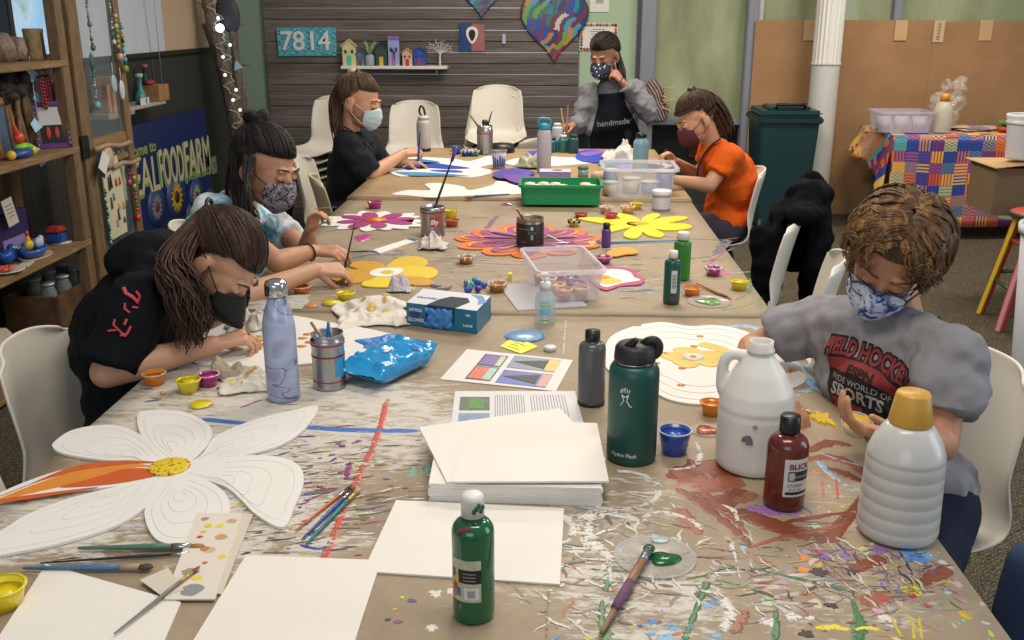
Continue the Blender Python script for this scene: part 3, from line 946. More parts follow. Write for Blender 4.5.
stroke(cov1,[(492,219),(520,214),(534,212)],.012,'#93788c',jit=.5)
stroke(cov1,[(610,258),(640,258),(700,258),(735,248)],.009,'#76777b',jit=.6)
stroke(cov1,[(716,255),(723,245),(727,240)],.04,'#77777c',jit=.3)
stroke(cov1,[(702,262),(716,260)],.01,'#6d6e73')
stroke(cov1,[(655,236),(710,240),(738,238)],.005,'#7c7468')
stroke(cov1,[(708,265),(720,256),(726,250)],.007,'#c05a8c');stroke(cov1,[(710,258),(722,262)],.008,'#c05a8c')
stroke(cov1,[(735,300),(750,292),(750,278)],.006,'#6da04a');stroke(cov1,[(722,310),(745,306),(762,298)],.005,'#7cab55')
stroke(cov1,[(640,282),(690,276),(750,272)],.003,'#e5e0d6')
blot(cov1,720,272,8,3,'#c05a8c')
stroke(cov1,[(330,262),(370,256),(410,254)],.05,'#8f8e8c',jit=.5)
stroke(cov1,[(325,232),(348,228)],.02,'#6f7480',jit=.5)
blot(cov1,362,238,9,4,'#b53d86',h=.002)
def scribbles(cov,c,cx_,cy_,sx,sy,n,seed,L=(8,30),wd=.0022,name='paint_scribbles',ang=None):
 random.seed(seed);a=MB()
 for i in range(n):
  x=cx_+random.gauss(0,.42)*sx;y=cy_+random.gauss(0,.42)*sy
  q=atz(x,y,TZ)
  if not(TX0+.02<q.x<TX1-.02)or q.y<.82 or q.y>4.2:continue
  l=rnd(*L)*.0018*(1 if random.random()<.7 else .3);an=rnd(0,PI)if ang is None else ang+rnd(-.3,.3)
  k=6;P=[q+V((math.cos(an)*l*(j/k-.5)+.05*l*math.sin(j*1.3+i),math.sin(an)*l*(j/k-.5),0))for j in range(k+1)]
  w_=wd*rnd(.5,1.8)
  vs=[]
  for j,p in enumerate(P):
   nrm=V((-math.sin(an),math.cos(an),0))*w_*(.2+.8*math.sin(PI*(j+.3)/(k+.6)))*rnd(.5,1.1)
   zz=V((0,0,.0007+7e-6*(i%60)));vs+=[p+nrm+zz,p-nrm+zz]
  a.add(vs,[(2*j,2*j+1,2*j+3,2*j+2)for j in range(k)],0,False)
 o=a.build(name,drypaint(c,.5,.3),cov);o['kind']='stuff';return o
for i,(c,n)in enumerate((('#776291',34),('#ad6474',30),('#b8a850',30),('#3f3d3c',34),('#b8804f',20),('#8f4e38',40),('#56699a',18),('#c9c2b5',70),('#8f8c88',60),('#8d6d4a',50))):
 scribbles(cov0,c,860,570,170,70,n,200+i,wd=.0016,ang=(None,1.9,.2)[i%3])
for i,(c,n)in enumerate((('#6e3a66',30),('#3d56a0',36),('#a0405a',24),('#d6d2c9',150),('#4b453c',50),('#7a6a56',90))):
 scribbles(cov0,c,300,480,200,90,n,300+i,ang=.3)
for i,(c,n)in enumerate((('#d6d2c9',120),('#8d8576',60),('#5f9ad0',14),('#b36a4a',20),('#6b5d4c',50))):
 scribbles(cov0,c,610,560,130,80,n,400+i)
for i,(c,n)in enumerate((('#8f939c',60),('#b9b4a8',60),('#6d6458',60),('#8a6a86',24))):
 scribbles(cov1,c,500,265,260,40,n,500+i,ang=0,L=(20,60),wd=.004)
# ====== WOODEN DISPLAY CABINET ALONG THE LEFT WALL
CX,CB=-2.22,-2.58
cab=thing('display_cabinet',((CX+CB)/2,3.8,0),'open wooden display cabinet with plank shelves along the left wall','cabinet')
def ybox(x0,x1,y0,y1,z0,z1,mb=None,mi=0,bev=.004):
 mb=mb or MB()
 mb.box(((x0+x1)/2,(y0+y1)/2,(z0+z1)/2),(abs(x1-x0),abs(y1-y0),abs(z1-z0)),mi,bev=bev)
 return mb
for y0 in(2.6,4.46):
 for x0 in(CX-.05,CB):ybox(x0,x0+.05,y0,y0+.075,0,1.95).build('corner_post',WOODV,cab)
SH=(1.335,.945,.505,.13)
for z_ in SH:ybox(CB,CX+.005,2.62,4.52,z_-.03,z_).build('shelf',WOODH,cab)
ybox(CB,CX+.0,2.62,4.52,1.9,1.94).build('top_board',WOODH,cab)
ybox(CX-.02,CX+.012,2.6,4.53,.02,.125).build('plinth',WOODH,cab)
dr=MB()
ybox(CX-.035,CX,4.57,4.68,.06,1.92,dr);ybox(CX-.035,CX,5.06,5.135,.06,1.92,dr)
dd=dr.build('door',WOODV,cab)
for z0,z1 in((.06,.16),(.90,.955),(.82,.85),(1.86,1.92)):ybox(CX-.03,CX-.004,4.68,5.06,z0,z1).build('crossbar',WOODH,dd)
a=ybox(CX-.02,CX-.016,4.675,5.065,.16,1.87,bev=0);a.build('glass_pane',clear('#9fb0b8',.12,.05),dd)
a=ybox(CX-.006,CX+.012,4.53,4.61,.88,.985);a.build('hinge',mat('#1c1b1e',.5,.4),dd)
a=ybox(CX-.04,CX-.018,4.537,4.568,0.02,1.92,bev=0);a.build('dark_gap_strip',BLACK,cab)
def on(px,py,z,x=None):
 """point on a shelf: pixel column/row at depth x"""
 p=atx(px,py,x if x else CX-.1);return p
 # ---- top shelf
S1,S2,S3,S4=SH
p=on(36,58,S1,-2.34)
t=thing('birch_log',(p.x,p.y,S1),'upright section of split log standing on the top cabinet shelf','log')
a=MB();a.lathe([(0,0),(.041,0),(.043,.012),(.041,.11),(.043,.132),(.038,.136),(0,.134)],X=Matrix.Translation((p.x,p.y,S1)),wob=lambda q,z:1+.05*math.sin(3*q+z*9)+.03*math.sin(11*q))
a.build('bark',m_wood('#6d5a3a','#9a8052','#b79c6c','bark',(14,14,3)),t)
a=MB();a.tube([(p.x+.040,p.y-.01,S1+.125),(p.x+.044,p.y-.008,S1+.07),(p.x+.042,p.y-.01,S1+.01)],.003);a.build('split',mat('#46351f',.8),t)
for px,h,r_,lab,rot in((2,.11,.055,'leaning greyish bark slab at left end of the top cabinet shelf',.3),(14,.095,.045,'darker bark piece beside the slab on the top cabinet shelf',-.25),(22,.085,.026,'narrow mossy branch piece left of the upright log',.1)):
 p=on(px,60,S1,-2.38)
 a=MB();X_=Matrix.Translation((p.x,p.y,S1+.006))@Matrix.Rotation(rot,4,'X')
 a.lathe([(0,0),(r_,0),(r_*1.05,h*.5),(r_*.8,h),(0,h*.97)],X=X_,wob=lambda q,z:1+.18*math.sin(2*q+1)+.07*math.sin(9*q+z*30),seg=40)
 tag(a.build('bark_piece',m_wood('#5b4d40','#8a7768','#a3927e','grey_bark',(9,9,4)),loc=(p.x,p.y,S1)),lab,'bark','bark pieces on the top shelf')
def card(px,py,x,wd,ht,c,label,tilt=0,lines=True,name='price_card',z=None,standz=None,yaw=0):
 p=atx(px,py,x)
 if standz is not None:p.z=standz+ht/2
 t=thing(name,(p.x,p.y,p.z-ht/2),label,'card')
 F=frame(p,(0+.0,1,math.sin(tilt)),(1,math.sin(yaw),.12))
 a=MB();a.box((0,0,0),(wd,ht,.002),X=F);a.build('paper',mat(c,.6),t)
 if lines:
  a=MB()
  for i in range(4):a.box((0,ht*(.25-.14*i),.0012),(wd*(.7-.12*(i%2)),.0035,.0008),X=F)
  a.build('writing',mat('#55535a',.6),t)
 return t
 # ---- second shelf: picture frame, toy, papers, hanging things
p=atx(55,134,CX-.07);p.z=S2+.105
t=thing('picture_frame',(p.x,p.y,S2),'purple framed card with red mitten shapes on the middle shelf','picture frame')
F=frame(p+V((.0,-.02,.0)),(.80,.58,0),(.58,-.80,.1))
a=MB()
for cx_,cy_,w_,h_ in((0,.094,.155,.024),(0,-.094,.155,.024),(-.066,0,.024,.21),(.066,0,.024,.21)):a.box((cx_,cy_,0),(w_,h_,.018),X=F,bev=.004)
a.build('frame',mat('#5c2c6b',.4,vary=.3),t)
a=MB()
for i in range(8):
 for s in(-1,1):a.ell((s*.066,-.085+i*.024,.011),.0042,X=F,seg=8)
a.build('beads',mat('#b7a3d8',.3),t)
a=MB();a.box((0,0,-.004),(.12,.17,.003),X=F);a.build('backing',mat('#17121a',.6),t)
a=MB();a.box((0,.04,-.001),(.1,.08,.002),X=F);a.build('card',mat('#d8d5d2',.6),t)
a=MB()
for s in(-1,1):a.ell((s*.018,-.035,.0),(.011,.03,.004),X=F,seg=10)
a.build('mitten_shapes',mat('#c33b2a',.5),t)
p=atx(21,148,CX-.05)
t=thing('toy_boat',(p.x,p.y,S2),'little blue and green clay boat with a red bird aboard','toy')
a=MB();a.ell((p.x,p.y,S2+.02),(.035,.075,.022));a.build('hull',mat('#26478c',.4),t)
for dy,c,r_ in((-.085,'#d8b838',.02),(.09,'#d6c63f',.022)):
 a=MB();a.ell((p.x,p.y+dy,S2+.022),(.02,r_,.02));a.build('float',mat(c,.4),t)
a=MB();a.ell((p.x,p.y+.01,S2+.048),(.028,.05,.016));a.ell((p.x,p.y+.06,S2+.04),(.02,.025,.014));a.build('green_rim',mat('#7fbf3a',.4),t)
a=MB();a.ell((p.x,p.y-.005,S2+.085),(.022,.03,.026));a.cap((p.x,p.y-.02,S2+.1),.014,(p.x,p.y-.03,S2+.135),.008);a.build('bird',mat('#c9472f',.4),t)
p=atx(3,126,CX-.12)
t=thing('photo_frame',(p.x,p.y,S2),'brown wooden frame with a blue picture cut by left picture edge','picture frame')
F=frame((p.x,p.y,S2+.125),(0,1,0),(1,.1,.1));a=MB()
for cx_,cy_,w_,h_ in((0,.11,.2,.03),(0,-.11,.2,.03),(-.085,0,.03,.25),(.085,0,.03,.25)):a.box((cx_,cy_,0),(w_,h_,.02),X=F,bev=.004)
a.build('frame',m_wood('#6b4626','#96683c','#ab7a48','frame_wood'),t)
a=MB();a.box((0,0,-.004),(.15,.2,.004),X=F);a.build('picture',mat('#47607e',.5,vary=.4),t)
random.seed(12)
for i,(px,py)in enumerate(((4,88),(14,92),(24,86))):
 p=atx(px,py,-2.36)
 t=thing('root_figure',(p.x,p.y,S2),('dark twisted root figure nearest the left edge on the middle shelf','dark twisted root figure between two others on the middle shelf','dark twisted root figure nearest the hanging blue papers')[i],'carving',group='root figures on the middle shelf')
 a=MB()
 for k in range(5):
  q=V((p.x+rnd(-.03,.03),p.y+rnd(-.05,.05),S2+.002))
  a.tube(bezier(q,(q.x,q.y+rnd(-.02,.02),S2+.1),(p.x,p.y+rnd(-.05,.05),S2+.2),(p.x,p.y+rnd(-.04,.04),S2+.26),8),[.009,.01,.012,.012,.012,.012,.011,.01,.009],seg=7)
 a.build('legs',m_wood('#4a3724','#6f5436','#8a6c48','root'),t)
 a=MB()
 for k in range(9):a.ell((p.x+rnd(-.03,.03),p.y+rnd(-.06,.06),S2+rnd(.24,.34)),(rnd(.02,.035),rnd(.02,.04),rnd(.02,.035)),seg=10)
 a.build('head',mat('#2f2d27',.8,vary=.3,bump=.6),t)
def hanger(px,py0,py1,x,fn,name,label,cat):
 p0=atx(px,py0,x);p1=atx(px,py1,x)
 t=thing(name,(p1.x,p0.y,p1.z),label,cat)
 fn(t,V((x,p0.y,p0.z)),V((x,p0.y,p1.z)))
 return t
def paper_shapes(t,a0,b0):
 for k,(dy,dz,s)in enumerate(((0,.0,.06),(.02,-.1,.05),(-.03,-.22,.055),(.035,-.30,.07),(-.02,-.36,.08))):
  a=MB();F=frame(a0+V((0,dy,dz-.02)),(.2,1,.5*(-1)**k),(1,-.2,.2))
  a.prism([(-s*.5,-s*.4),(s*.6,-s*.5),(s*.35,s*.5),(-s*.4,s*.4)],0,.003,X=F)
  a.build('folded_paper',mat('#86bfe4' if k%2 else '#a5cbe2',.5),t)
 a=MB();a.tube([a0+V((0,0,.06)),a0+V((0,0,-.37))],.0015,seg=5);a.build('thread',WHITE,t)
hanger(31,70,120,-2.33,paper_shapes,'paper_garland','hanging garland of folded pale blue paper shapes in the cabinet','garland')
def tassel(t,a0,b0):
 random.seed(5)
 for k in range(9):
  a=MB();y=a0.y+(k-4)*.009;L=rnd(.1,.15)
  for i in range(9):a.ell((a0.x+.008*math.sin(k),y,a0.z-.01-i*L/9),(.0055,.0055,.008),seg=8)
  a.build('bead_string',mat('#8e2536',.3),t)
 a=MB();a.tube([(a0.x,a0.y-.045,a0.z),(a0.x,a0.y+.045,a0.z)],.005);a.build('bar',BLACK,t)
 a=MB();a.tube([a0+V((0,-.04,0)),V((a0.x,a0.y,S1-.03)),a0+V((0,.04,0))],.0015,seg=5);a.build('thread',BLACK,t)
hanger(43,76,100,-2.3,tassel,'beaded_hanging','dark red beaded tassel hanging in the middle of the cabinet','beadwork')
for i,(px,c,c2)in enumerate(((53,'#c8503a','#3f8f6a'),(60,'#4c9a52','#d8b23a'),(56,'#3a68b0','#c04a6a'))):
 p=atx(px,84+9*(i%2),-2.4+.03*i)
 t=thing('string_doll',(p.x,p.y,p.z-.1),('red topped little doll hanging at right in the cabinet','green topped little doll hanging beside the cabinet post','blue topped little doll hanging between two others')[i],'doll')
 a=MB();a.ell(p,(.014,.018,.018));a.build('head',mat('#b98d62',.6),t)
 a=MB();a.cap(p+V((0,0,-.02)),.012,p+V((0,0,-.08)),.022);a.build('dress',mat(c,.6,vary=.2),t)
 a=MB();a.cap(p+V((0,-.008,-.08)),.006,p+V((0,-.01,-.12)),.005);a.cap(p+V((0,.008,-.08)),.006,p+V((0,.01,-.12)),.005);a.build('legs',mat(c2,.6),t)
 a=MB();a.tube([p,(p.x,p.y,S1-.03)],.0012,seg=5);a.build('thread',WHITE,t)
 # ---- third shelf
card(10,212,CX-.12,.085,.115,'#b9b1a6','white printed card propped before blue pieces on lower shelf',tilt=.1)
p=atx(2,210,CX-.2)
t=thing('purple_box',(p.x,p.y,S3),'dark purple display box behind the printed card','box')
a=MB();a.box((p.x,p.y-.02,S3+.1),(.1,.26,.2),bev=.006);a.build('carton',mat('#2b2550',.5),t)
a=MB();a.box((p.x+.051,p.y-.02,S3+.05),(.003,.2,.08));a.build('lilac_band',mat('#8a79ad',.5),t)
random.seed(3)
for i,(px,py,r_)in enumerate(((3,232,.04),(9,240,.034),(18,235,.032),(27,229,.03))):
 p=atx(px,py,CX-.12)
 t=thing('clay_creature',(p.x,p.y,S3),('biggest glossy blue clay creature at left end of lower shelf','dark blue clay creature in front of the biggest one','small blue clay creature below the printed card','small blue clay creature beside the little yellow bird')[i],'ornament',group='blue clay creatures')
 a=MB()
 a.ell((p.x,p.y,S3+r_*.8),(r_*.8,r_,r_*.8));a.ell((p.x+.01,p.y+r_*.7,S3+r_*1.6),r_*.5);a.cap((p.x,p.y-r_,S3+r_),r_*.35,(p.x,p.y-r_*1.5,S3+r_*1.7),r_*.15)
 remesh(a,.003,2).build('body',mat(('#1f4f9c','#17306b','#2a5cae','#3465ad')[i],.2,vary=.35,vscale=50),t)
 for s in(-1,1):
  a=MB();a.ell((p.x+.01+r_*.42,p.y+r_*(.7+.2*s),S3+r_*1.7),r_*.13,seg=8);a.build('eye',mat('#e9d860',.3),t)
p=atx(33,238,CX-.06)
t=thing('ceramic_boat',(p.x,p.y,S3),'blue speckled ceramic boat on a pale oval dish','ornament')
a=MB();a.lathe([(0,0),(.085,0),(.1,.012),(.095,.012),(.08,.005),(0,.005)],X=Matrix.Translation((p.x,p.y,S3)),sx=.6);a.build('dish',mat('#c9b69a',.4),t)
a=MB();a.lathe([(0,.006),(.05,.006),(.08,.03),(.085,.045),(.078,.045),(.05,.02),(0,.018)],X=Matrix.Translation((p.x,p.y,S3)),sx=.55);a.build('hull',mat('#3a5fa8',.25,vary=.5,vscale=80),t)
a=MB();a.ell((p.x,p.y+.04,S3+.06),(.02,.03,.024));a.ell((p.x,p.y+.06,S3+.075),.014);a.build('spotted_figure',mat('#a7b7dc',.3,vary=.6,vscale=120),t)
p=atx(28,231,CX-.06)
t=thing('yellow_bird',(p.x,p.y,S3+.045),'tiny yellow bird with red head standing in the ceramic boat','ornament')
a=MB();a.ell((p.x,p.y-.01,S3+.068),(.018,.026,.023));a.cap((p.x,p.y-.012,S3+.08),.014,(p.x,p.y-.012,S3+.105),.007);a.build('body',mat('#d6b52e',.4),t)
a=MB();a.ell((p.x,p.y-.012,S3+.118),(.009,.01,.013));a.build('head',mat('#b8392f',.4),t)
p=atx(56,230,CX-.1)
t=thing('clay_cube',(p.x,p.y,S3),'small red and blue rounded cube at right of lower shelf','ornament')
a=MB();a.box((p.x,p.y,S3+.032),(.07,.075,.048),bev=.01);a.build('blue_half',mat('#2b4f9c',.4),t)
a=MB();a.box((p.x,p.y,S3+.068),(.07,.075,.03),bev=.01);a.build('red_half',mat('#b83c34',.4),t)
a=MB();a.lathe([(0,0),(.045,0),(.05,.006),(0,.006)],X=Matrix.Translation((p.x+.01,p.y+.01,S3)));a.build('paper_disc',mat('#bdb7ab',.6),t)
p=atx(4,258,CX-.05)
t=thing('saucer',(p.x,p.y,S3),'white saucer with orange clay flower at front of lower shelf','saucer')
a=MB();a.lathe([(0,0),(.04,0),(.075,.012),(.073,.015),(.04,.004),(0,.004)],X=Matrix.Translation((p.x,p.y,S3)));a.build('dish',mat('#c9c3b8',.3),t)
a=MB()
for k in range(6):a.ell((p.x+.018*math.cos(k*1.05),p.y+.028*math.sin(k*1.05),S3+.018),(.013,.017,.009),seg=10)
a.build('petals',mat('#d2553a',.4),t)
p=atx(25,256,CX-.04)
a=MB();a.box((p.x,p.y,S3+.0025),(.045,.11,.003),rz=.2);tag(a.build('price_card',mat('#c4c2c0',.6),loc=(p.x,p.y,S3)),'flat white price card beside the saucer on lower shelf','card')
# ---- bottom: wooden crate of jars, crumpled canvas
p=atx(62,290,CX-.12)
t=thing('wooden_crate',(CX-.16,p.y,S4),'low wooden crate holding glass jars at the cabinet bottom','crate')
y0,y1=p.y-.22,p.y+.28
for(xa,xb,ya,yb)in((CX-.29,CX-.27,y0,y1),(CX-.05,CX-.03,y0,y1),(CX-.27,CX-.05,y0,y0+.02),(CX-.27,CX-.05,y1-.02,y1)):
 ybox(xa,xb,ya,yb,S4,S4+.17).build('side_board',m_wood('#3f2d1c','#5b422a','#6e5236','crate_wood'),t)
ybox(CX-.28,CX-.04,y0+.005,y1-.005,S4+.001,S4+.012).build('bottom',m_wood('#3f2d1c','#5b422a','#6e5236','crate_wood'),t)
jar0=None
for i in range(6):
 jx=CX-.11-.1*(i%2);jy=y0+.075+.07*i
 if jar0 is None:
  jar0=thing('glass_jar',(jx,jy,S4+.013),'jar','jar',group='jars in the bottom crate')
  a=MB();a.lathe([(0,0),(.033,0),(.038,.008),(.038,.16),(.03,.18),(.03,.195),(.027,.195),(.027,.18),(.035,.158),(.035,.01),(0,.008)],X=Matrix.Translation((jx,jy,S4+.013)));a.build('glass',clear('#8f9898',.5,.1),jar0)
  a=MB();a.lathe([(.0,.196),(.034,.196),(.034,.205),(0,.207)],X=Matrix.Translation((jx,jy,S4+.013)));a.build('lid',mat('#a5a8aa',.35,.5),jar0)
  o=jar0
 else:
  o=copy_tree(jar0,X=Matrix.Translation((jx,jy,S4+.013)))
 o['label']=['lidded glass jar at the left end of the bottom crate','second lidded jar from the left in the bottom crate, behind','third lidded jar from the left in the bottom crate','fourth lidded jar from the left in the bottom crate, behind','fifth lidded jar from the left in the bottom crate','lidded jar at the right end of the bottom crate'][i]
def crumple(cx,cy,sx,sy,z,h,seed,m,name,label,cat,n=46,rot=0,edge=.004):
 a=MB()
 def fn(u,v):
  x,y=(u-.5),(v-.5)
  q=V((x*5+seed,y*5,seed*1.7))
  r_=.42+.75*noise.noise(q*.55)+.30*(1-2.2*abs(noise.noise(q*1.1)))+.13*(1-2*abs(noise.noise(q*2.4)))
  r_=max(.05,r_)
  e=min(1,3.2*min(u,1-u,v,1-v)+.15)
  wx=.12*noise.noise(q+V((9,0,0)));wy=.12*noise.noise(q+V((0,9,0)))
  X0=(x+wx)*sx;Y0=(y+wy)*sy
  return V((cx+X0*math.cos(rot)-Y0*math.sin(rot),cy+X0*math.sin(rot)+Y0*math.cos(rot),z+edge+h*r_*e))
 a.grid(fn,n,n)
 o=a.build(name,m,loc=(cx,cy,z),mods=[('SOLIDIFY',dict(thickness=.002,offset=-1))])
 return tag(o,label,cat)
crumple(CX-.17,3.62,.30,.86,S4,.16,4.2,mat('#b3aa9a',.85,vary=.15),'crumpled_canvas','crumpled cream canvas bags heaped on the cabinet bottom','canvas')
a=MB();random.seed(8)
# ---- jewellery on the open door
p0=atx(103,160,CX+.02);p1=atx(127,232,CX+.02)
t=thing('jewelry_card',(CX+.02,(p0.y+p1.y)/2,p1.z),'cream card of small earrings hanging on the glazed door','jewelry card')
yc,zc=(p0.y+p1.y)/2,(p0.z+p1.z)/2
F=frame((CX+.015,yc,zc),(0,1,.03),(1,0,0))
wd,ht=p1.y-p0.y+.04,p0.z-p1.z
a=MB();a.prism([(-wd/2,-ht/2),(wd/2-.02,-ht/2),(wd/2,ht*.1),(wd/2-.03,ht/2),(-wd/2,ht/2)],0,.006,X=F);a.build('card',mat('#c9c2a6',.6),t)
for(u,v,c,l)in((-.28,.28,'#5a3a2c',.06),(-.17,.30,'#2b3f55',.06),(.1,.22,'#b23a2c',.03),(.3,.22,'#c4502f',.03),(-.12,.06,'#5f8a8a',.03),(-.28,.02,'#6b4a30',.05),(.12,-.1,'#d2b02e',.02),(.34,-.1,'#cdae3c',.03),(.02,-.16,'#6a4a32',.05),(-.1,-.28,'#a8a5a2',.03),(.3,-.3,'#2d4a3c',.02)):
 a=MB();a.cap((u*wd,v*ht,.01),.0035,(u*wd,v*ht-l,.01),.0065,X=F);a.build('earring',mat(c,.3),t)
def strand(px,py0,py1,cols,label,r_=.008,x=CX+.012,name='bead_strand',wob=.004,lastsz=1.8):
 p0=atx(px,py0,x);p1=atx(px,py1,x)
 t=thing(name,(x,p0.y,p1.z),label,'beads',group='bead strands on the glazed door')
 L=p0.z-p1.z;nn=max(3,int(L/(r_*1.9)))
 a=MB()
 for i in range(nn):
  rr=r_*(lastsz if i==nn-1 else(.8+.35*((i*13)%5)/4))
  a.ell((x+r_,p0.y+wob*math.sin(i*1.7),p0.z-L*(i+.5)/nn),(rr*.8,rr,rr),(i*7//3)%len(cols),seg=8)
 a.tube([(x+r_*.6,p0.y,p0.z+.02),(x+r_*.6,p0.y,p1.z)],.0015,len(cols),seg=5)
 a.build('beads',[mat(c,.3)for c in cols]+[mat('#6d5e4b',.6)],t)
 return t
strand(84,-6,26,['#3f6f66','#cfc6b4','#58816a','#a99274'],'green and white bead strand at top left of the glazed door')
strand(88,24,50,['#c7b08c','#8f5f4a','#c7b08c','#3b6a60'],'tan bead strand ending in a big pale bead on the door',.009)
strand(91,66,108,['#6fa6a0','#3e6b68','#c8c2b2'],'turquoise bead strand with a silvery shell at its end',.007,lastsz=3.2)
strand(107,-6,44,['#2b6b66','#d9d4c8','#3e8f86','#a99b7a'],'teal and white strand against the white wall',.007)
strand(112,8,60,['#6f8a2c','#c9a27a','#d8b48c','#4a3b2a','#7c9a34'],'green and peach strand with large beads',.012)
strand(118,20,72,['#c9a27a','#2c2a2a','#3fa6c4','#7c8f2c'],'peach, black and green strand nearest the right stile',.012)
strand(103,188,250,['#3f8a80','#57a79b','#2a4742','#b9c9c0'],'turquoise strand left of the earring card',.008)
strand(131,172,222,['#c8372c','#c8372c','#d3a92e','#2f7a48','#2f7a48'],'red, yellow and green strand right of the earring card',.011)
strand(126,168,185,['#7a2a5a','#a83a7a'],'short magenta strand above the red and green one',.010)
for(px,py,rx,rz,c,lab,cat)in((114,84,.03,.045,'#9fb3b6','silvery shell pendant cluster hanging on the glazed door','pendant'),(122,90,.028,.05,'#c2c5c2','pale shell pendant nearest the right stile of the door','pendant'),(92,62,.016,.045,'#3d6a60','green feather shaped pendant at left of the glazed door','pendant')):
 p=atx(px,py,CX+.03)
 t=thing('shell_pendant',(p.x,p.y,p.z-rz),lab,cat,group='pendants on the glazed door')
 a=MB();a.ell(p,(.01,rx,rz));a.build('shell',mat(c,.2,vary=.3,vscale=40),t)
 a=MB();a.tube([p+V((0,0,rz*.9)),p+V((0,0,rz+.06))],.0015,seg=5);a.build('cord',WHITE,t)
for(x0,y0_,x1_,y1_,lab)in((95,150,130,142,'upper driftwood twig hanging on the glazed door'),(113,168,139,159,'lower driftwood twig tilted on the glazed door')):
 p0=atx(x0,y0_,CX+.03);p1=atx(x1_,y1_,CX+.03)
 a=MB();P=catmull([p0,p0+(p1-p0)*.35+V((0,0,.008)),p0+(p1-p0)*.7-V((0,0,.006)),p1],5)
 a.tube(P,[.012*(1+.3*noise.noise(V((i,0,2))))for i in range(len(P))],seg=9)
 tag(a.build('driftwood_twig',m_wood('#7d6044','#a28465','#b99c7c','driftwood'),loc=p0),lab,'twig','twigs on the glazed door')
p=atx(104,163,CX+.045)
t=thing('paper_tag',(p.x,p.y,p.z-.05),'white tilted price tag with black band on the glazed door','tag')
F=frame(p,(0,.8,-.6),(1,-.1,0));a=MB();a.box((0,0,0),(.07,.1,.002),X=F);a.build('paper',mat('#dcd8d0',.5),t)
a=MB();a.box((.0,-.055,.0),(.07,.02,.0022),X=F);a.build('black_band',BLACK,t)
p=atx(108,158,CX+.03);a=MB();a.lathe([(0,0),(.055,0),(.06,.004),(.04,.012),(0,.016)],X=frame(p,(0,1,0),(1,0,0)))
tag(a.build('round_shell',mat('#b8a98e',.4,vary=.2),loc=p),'round tan shell hanging behind the tilted price tag','shell')
# ---- ledge with bottles on the wall beyond, hung on thin wires
LX0,LX1,LZ=XL,XL+.17,1.012
ly0,ly1=atx(118,108,-2.5).y,atx(163,100,-2.5).y
lg=thing('wall_ledge',(-2.56,(ly0+ly1)/2,LZ),'small pale ledge shelf with bottles hung on thin wires','shelf')
ybox(LX0,LX1,ly0,ly1,LZ-.02,LZ).build('board',mat('#a9a49a',.4),lg)
a=MB();a.tube([(LX1-.01,ly1-.01,LZ),(LX1-.02,ly1+.02,1.9)],.0025,seg=5);a.tube([(XL+.01,ly1+.25,LZ+.0),(XL+.01,ly1+.2,1.9)],.002,seg=5);a.tube([(LX1-.01,ly1,LZ-.01),(XL+.01,ly1+.25,LZ)],.003,seg=5)
a.build('wire',mat('#9b9c9a',.4,.5),lg)
def glassb(px,py,prof,c,name,label,capc=None,x=-2.52):
 p=atx(px,py,x)
 t=thing(name,(p.x,p.y,LZ),label,'bottle')
 X_=Matrix.Translation((p.x,p.y,LZ))
 a=MB();a.lathe(prof,X=X_,seg=20);a.build('glass',mat(c,.1,vary=.1,Transmission_Weight=.4),t)
 zt=prof[-1][1]
 a=MB();a.lathe([(0,zt-.005),(.02,zt-.005),(.026,zt+.018),(.0,zt+.022)],X=X_,seg=16);a.build('stopper',mat(capc,.4),t)
glassb(141,97,[(0,0),(.032,0),(.036,.02),(.03,.06),(.014,.09),(.014,.15),(.018,.16)],'#5aa8b0','glass_bottle','pale blue glass bottle with clear stopper on the wall ledge','#9ab0a0')
glassb(147,95,[(0,0),(.028,0),(.032,.03),(.026,.1),(.012,.15),(.012,.20),(.015,.205)],'#1e5a55','glass_bottle','taller dark teal bottle with reddish stopper on the wall ledge','#8c4654',x=-2.58)
p=atx(156,97,-2.53);t=thing('wooden_box',(p.x,p.y,LZ),'small plain wooden box at right end of the wall ledge','box')
a=MB();a.box((p.x,p.y,LZ+.05),(.11,.17,.1),bev=.004);a.build('carton',m_wood('#8a6240','#a3784f','#b58a60','box_wood'),t)
a=MB();a.ell((p.x-.01,p.y-.05,LZ+.115),(.03,.05,.018));a.build('red_cloth',mat('#8c2f33',.6),t)
p=atx(145,103,-2.49);a=MB();a.box((p.x,p.y,LZ+.02),(.003,.13,.04),X=None);tag(a.build('price_card',mat('#cfd0cf',.6),loc=(p.x,p.y,LZ)),'white folded card standing at the front of the wall ledge','card')
for i,(px,h,c)in enumerate(((103,.16,'#a87a50'),(108,.2,'#b4865a'),(112,.14,'#8c3a34'),(117,.16,'#a9a29a'))):
 p=atx(px,108,-2.55);a=MB();a.box((p.x,p.y,1.0+h/2),(.09,.045,h),bev=.004)
 tag(a.build('small_book',mat(c,.5,vary=.15),loc=(p.x,p.y,1.0)),('left tan booklet seen through the glazed door','tallest tan booklet seen through the glazed door','dark red booklet seen through the glazed door','grey booklet seen through the glazed door')[i],'book','booklets behind the glazed door')
pb=atx(110,112,-2.55);a=MB();a.box((-2.56,pb.y,.985),(.16,.36,.03),bev=.004);tag(a.build('book_ledge',mat('#8d857a',.5),loc=(-2.56,pb.y,.97)),'short grey ledge under the booklets behind the glazed door','shelf')
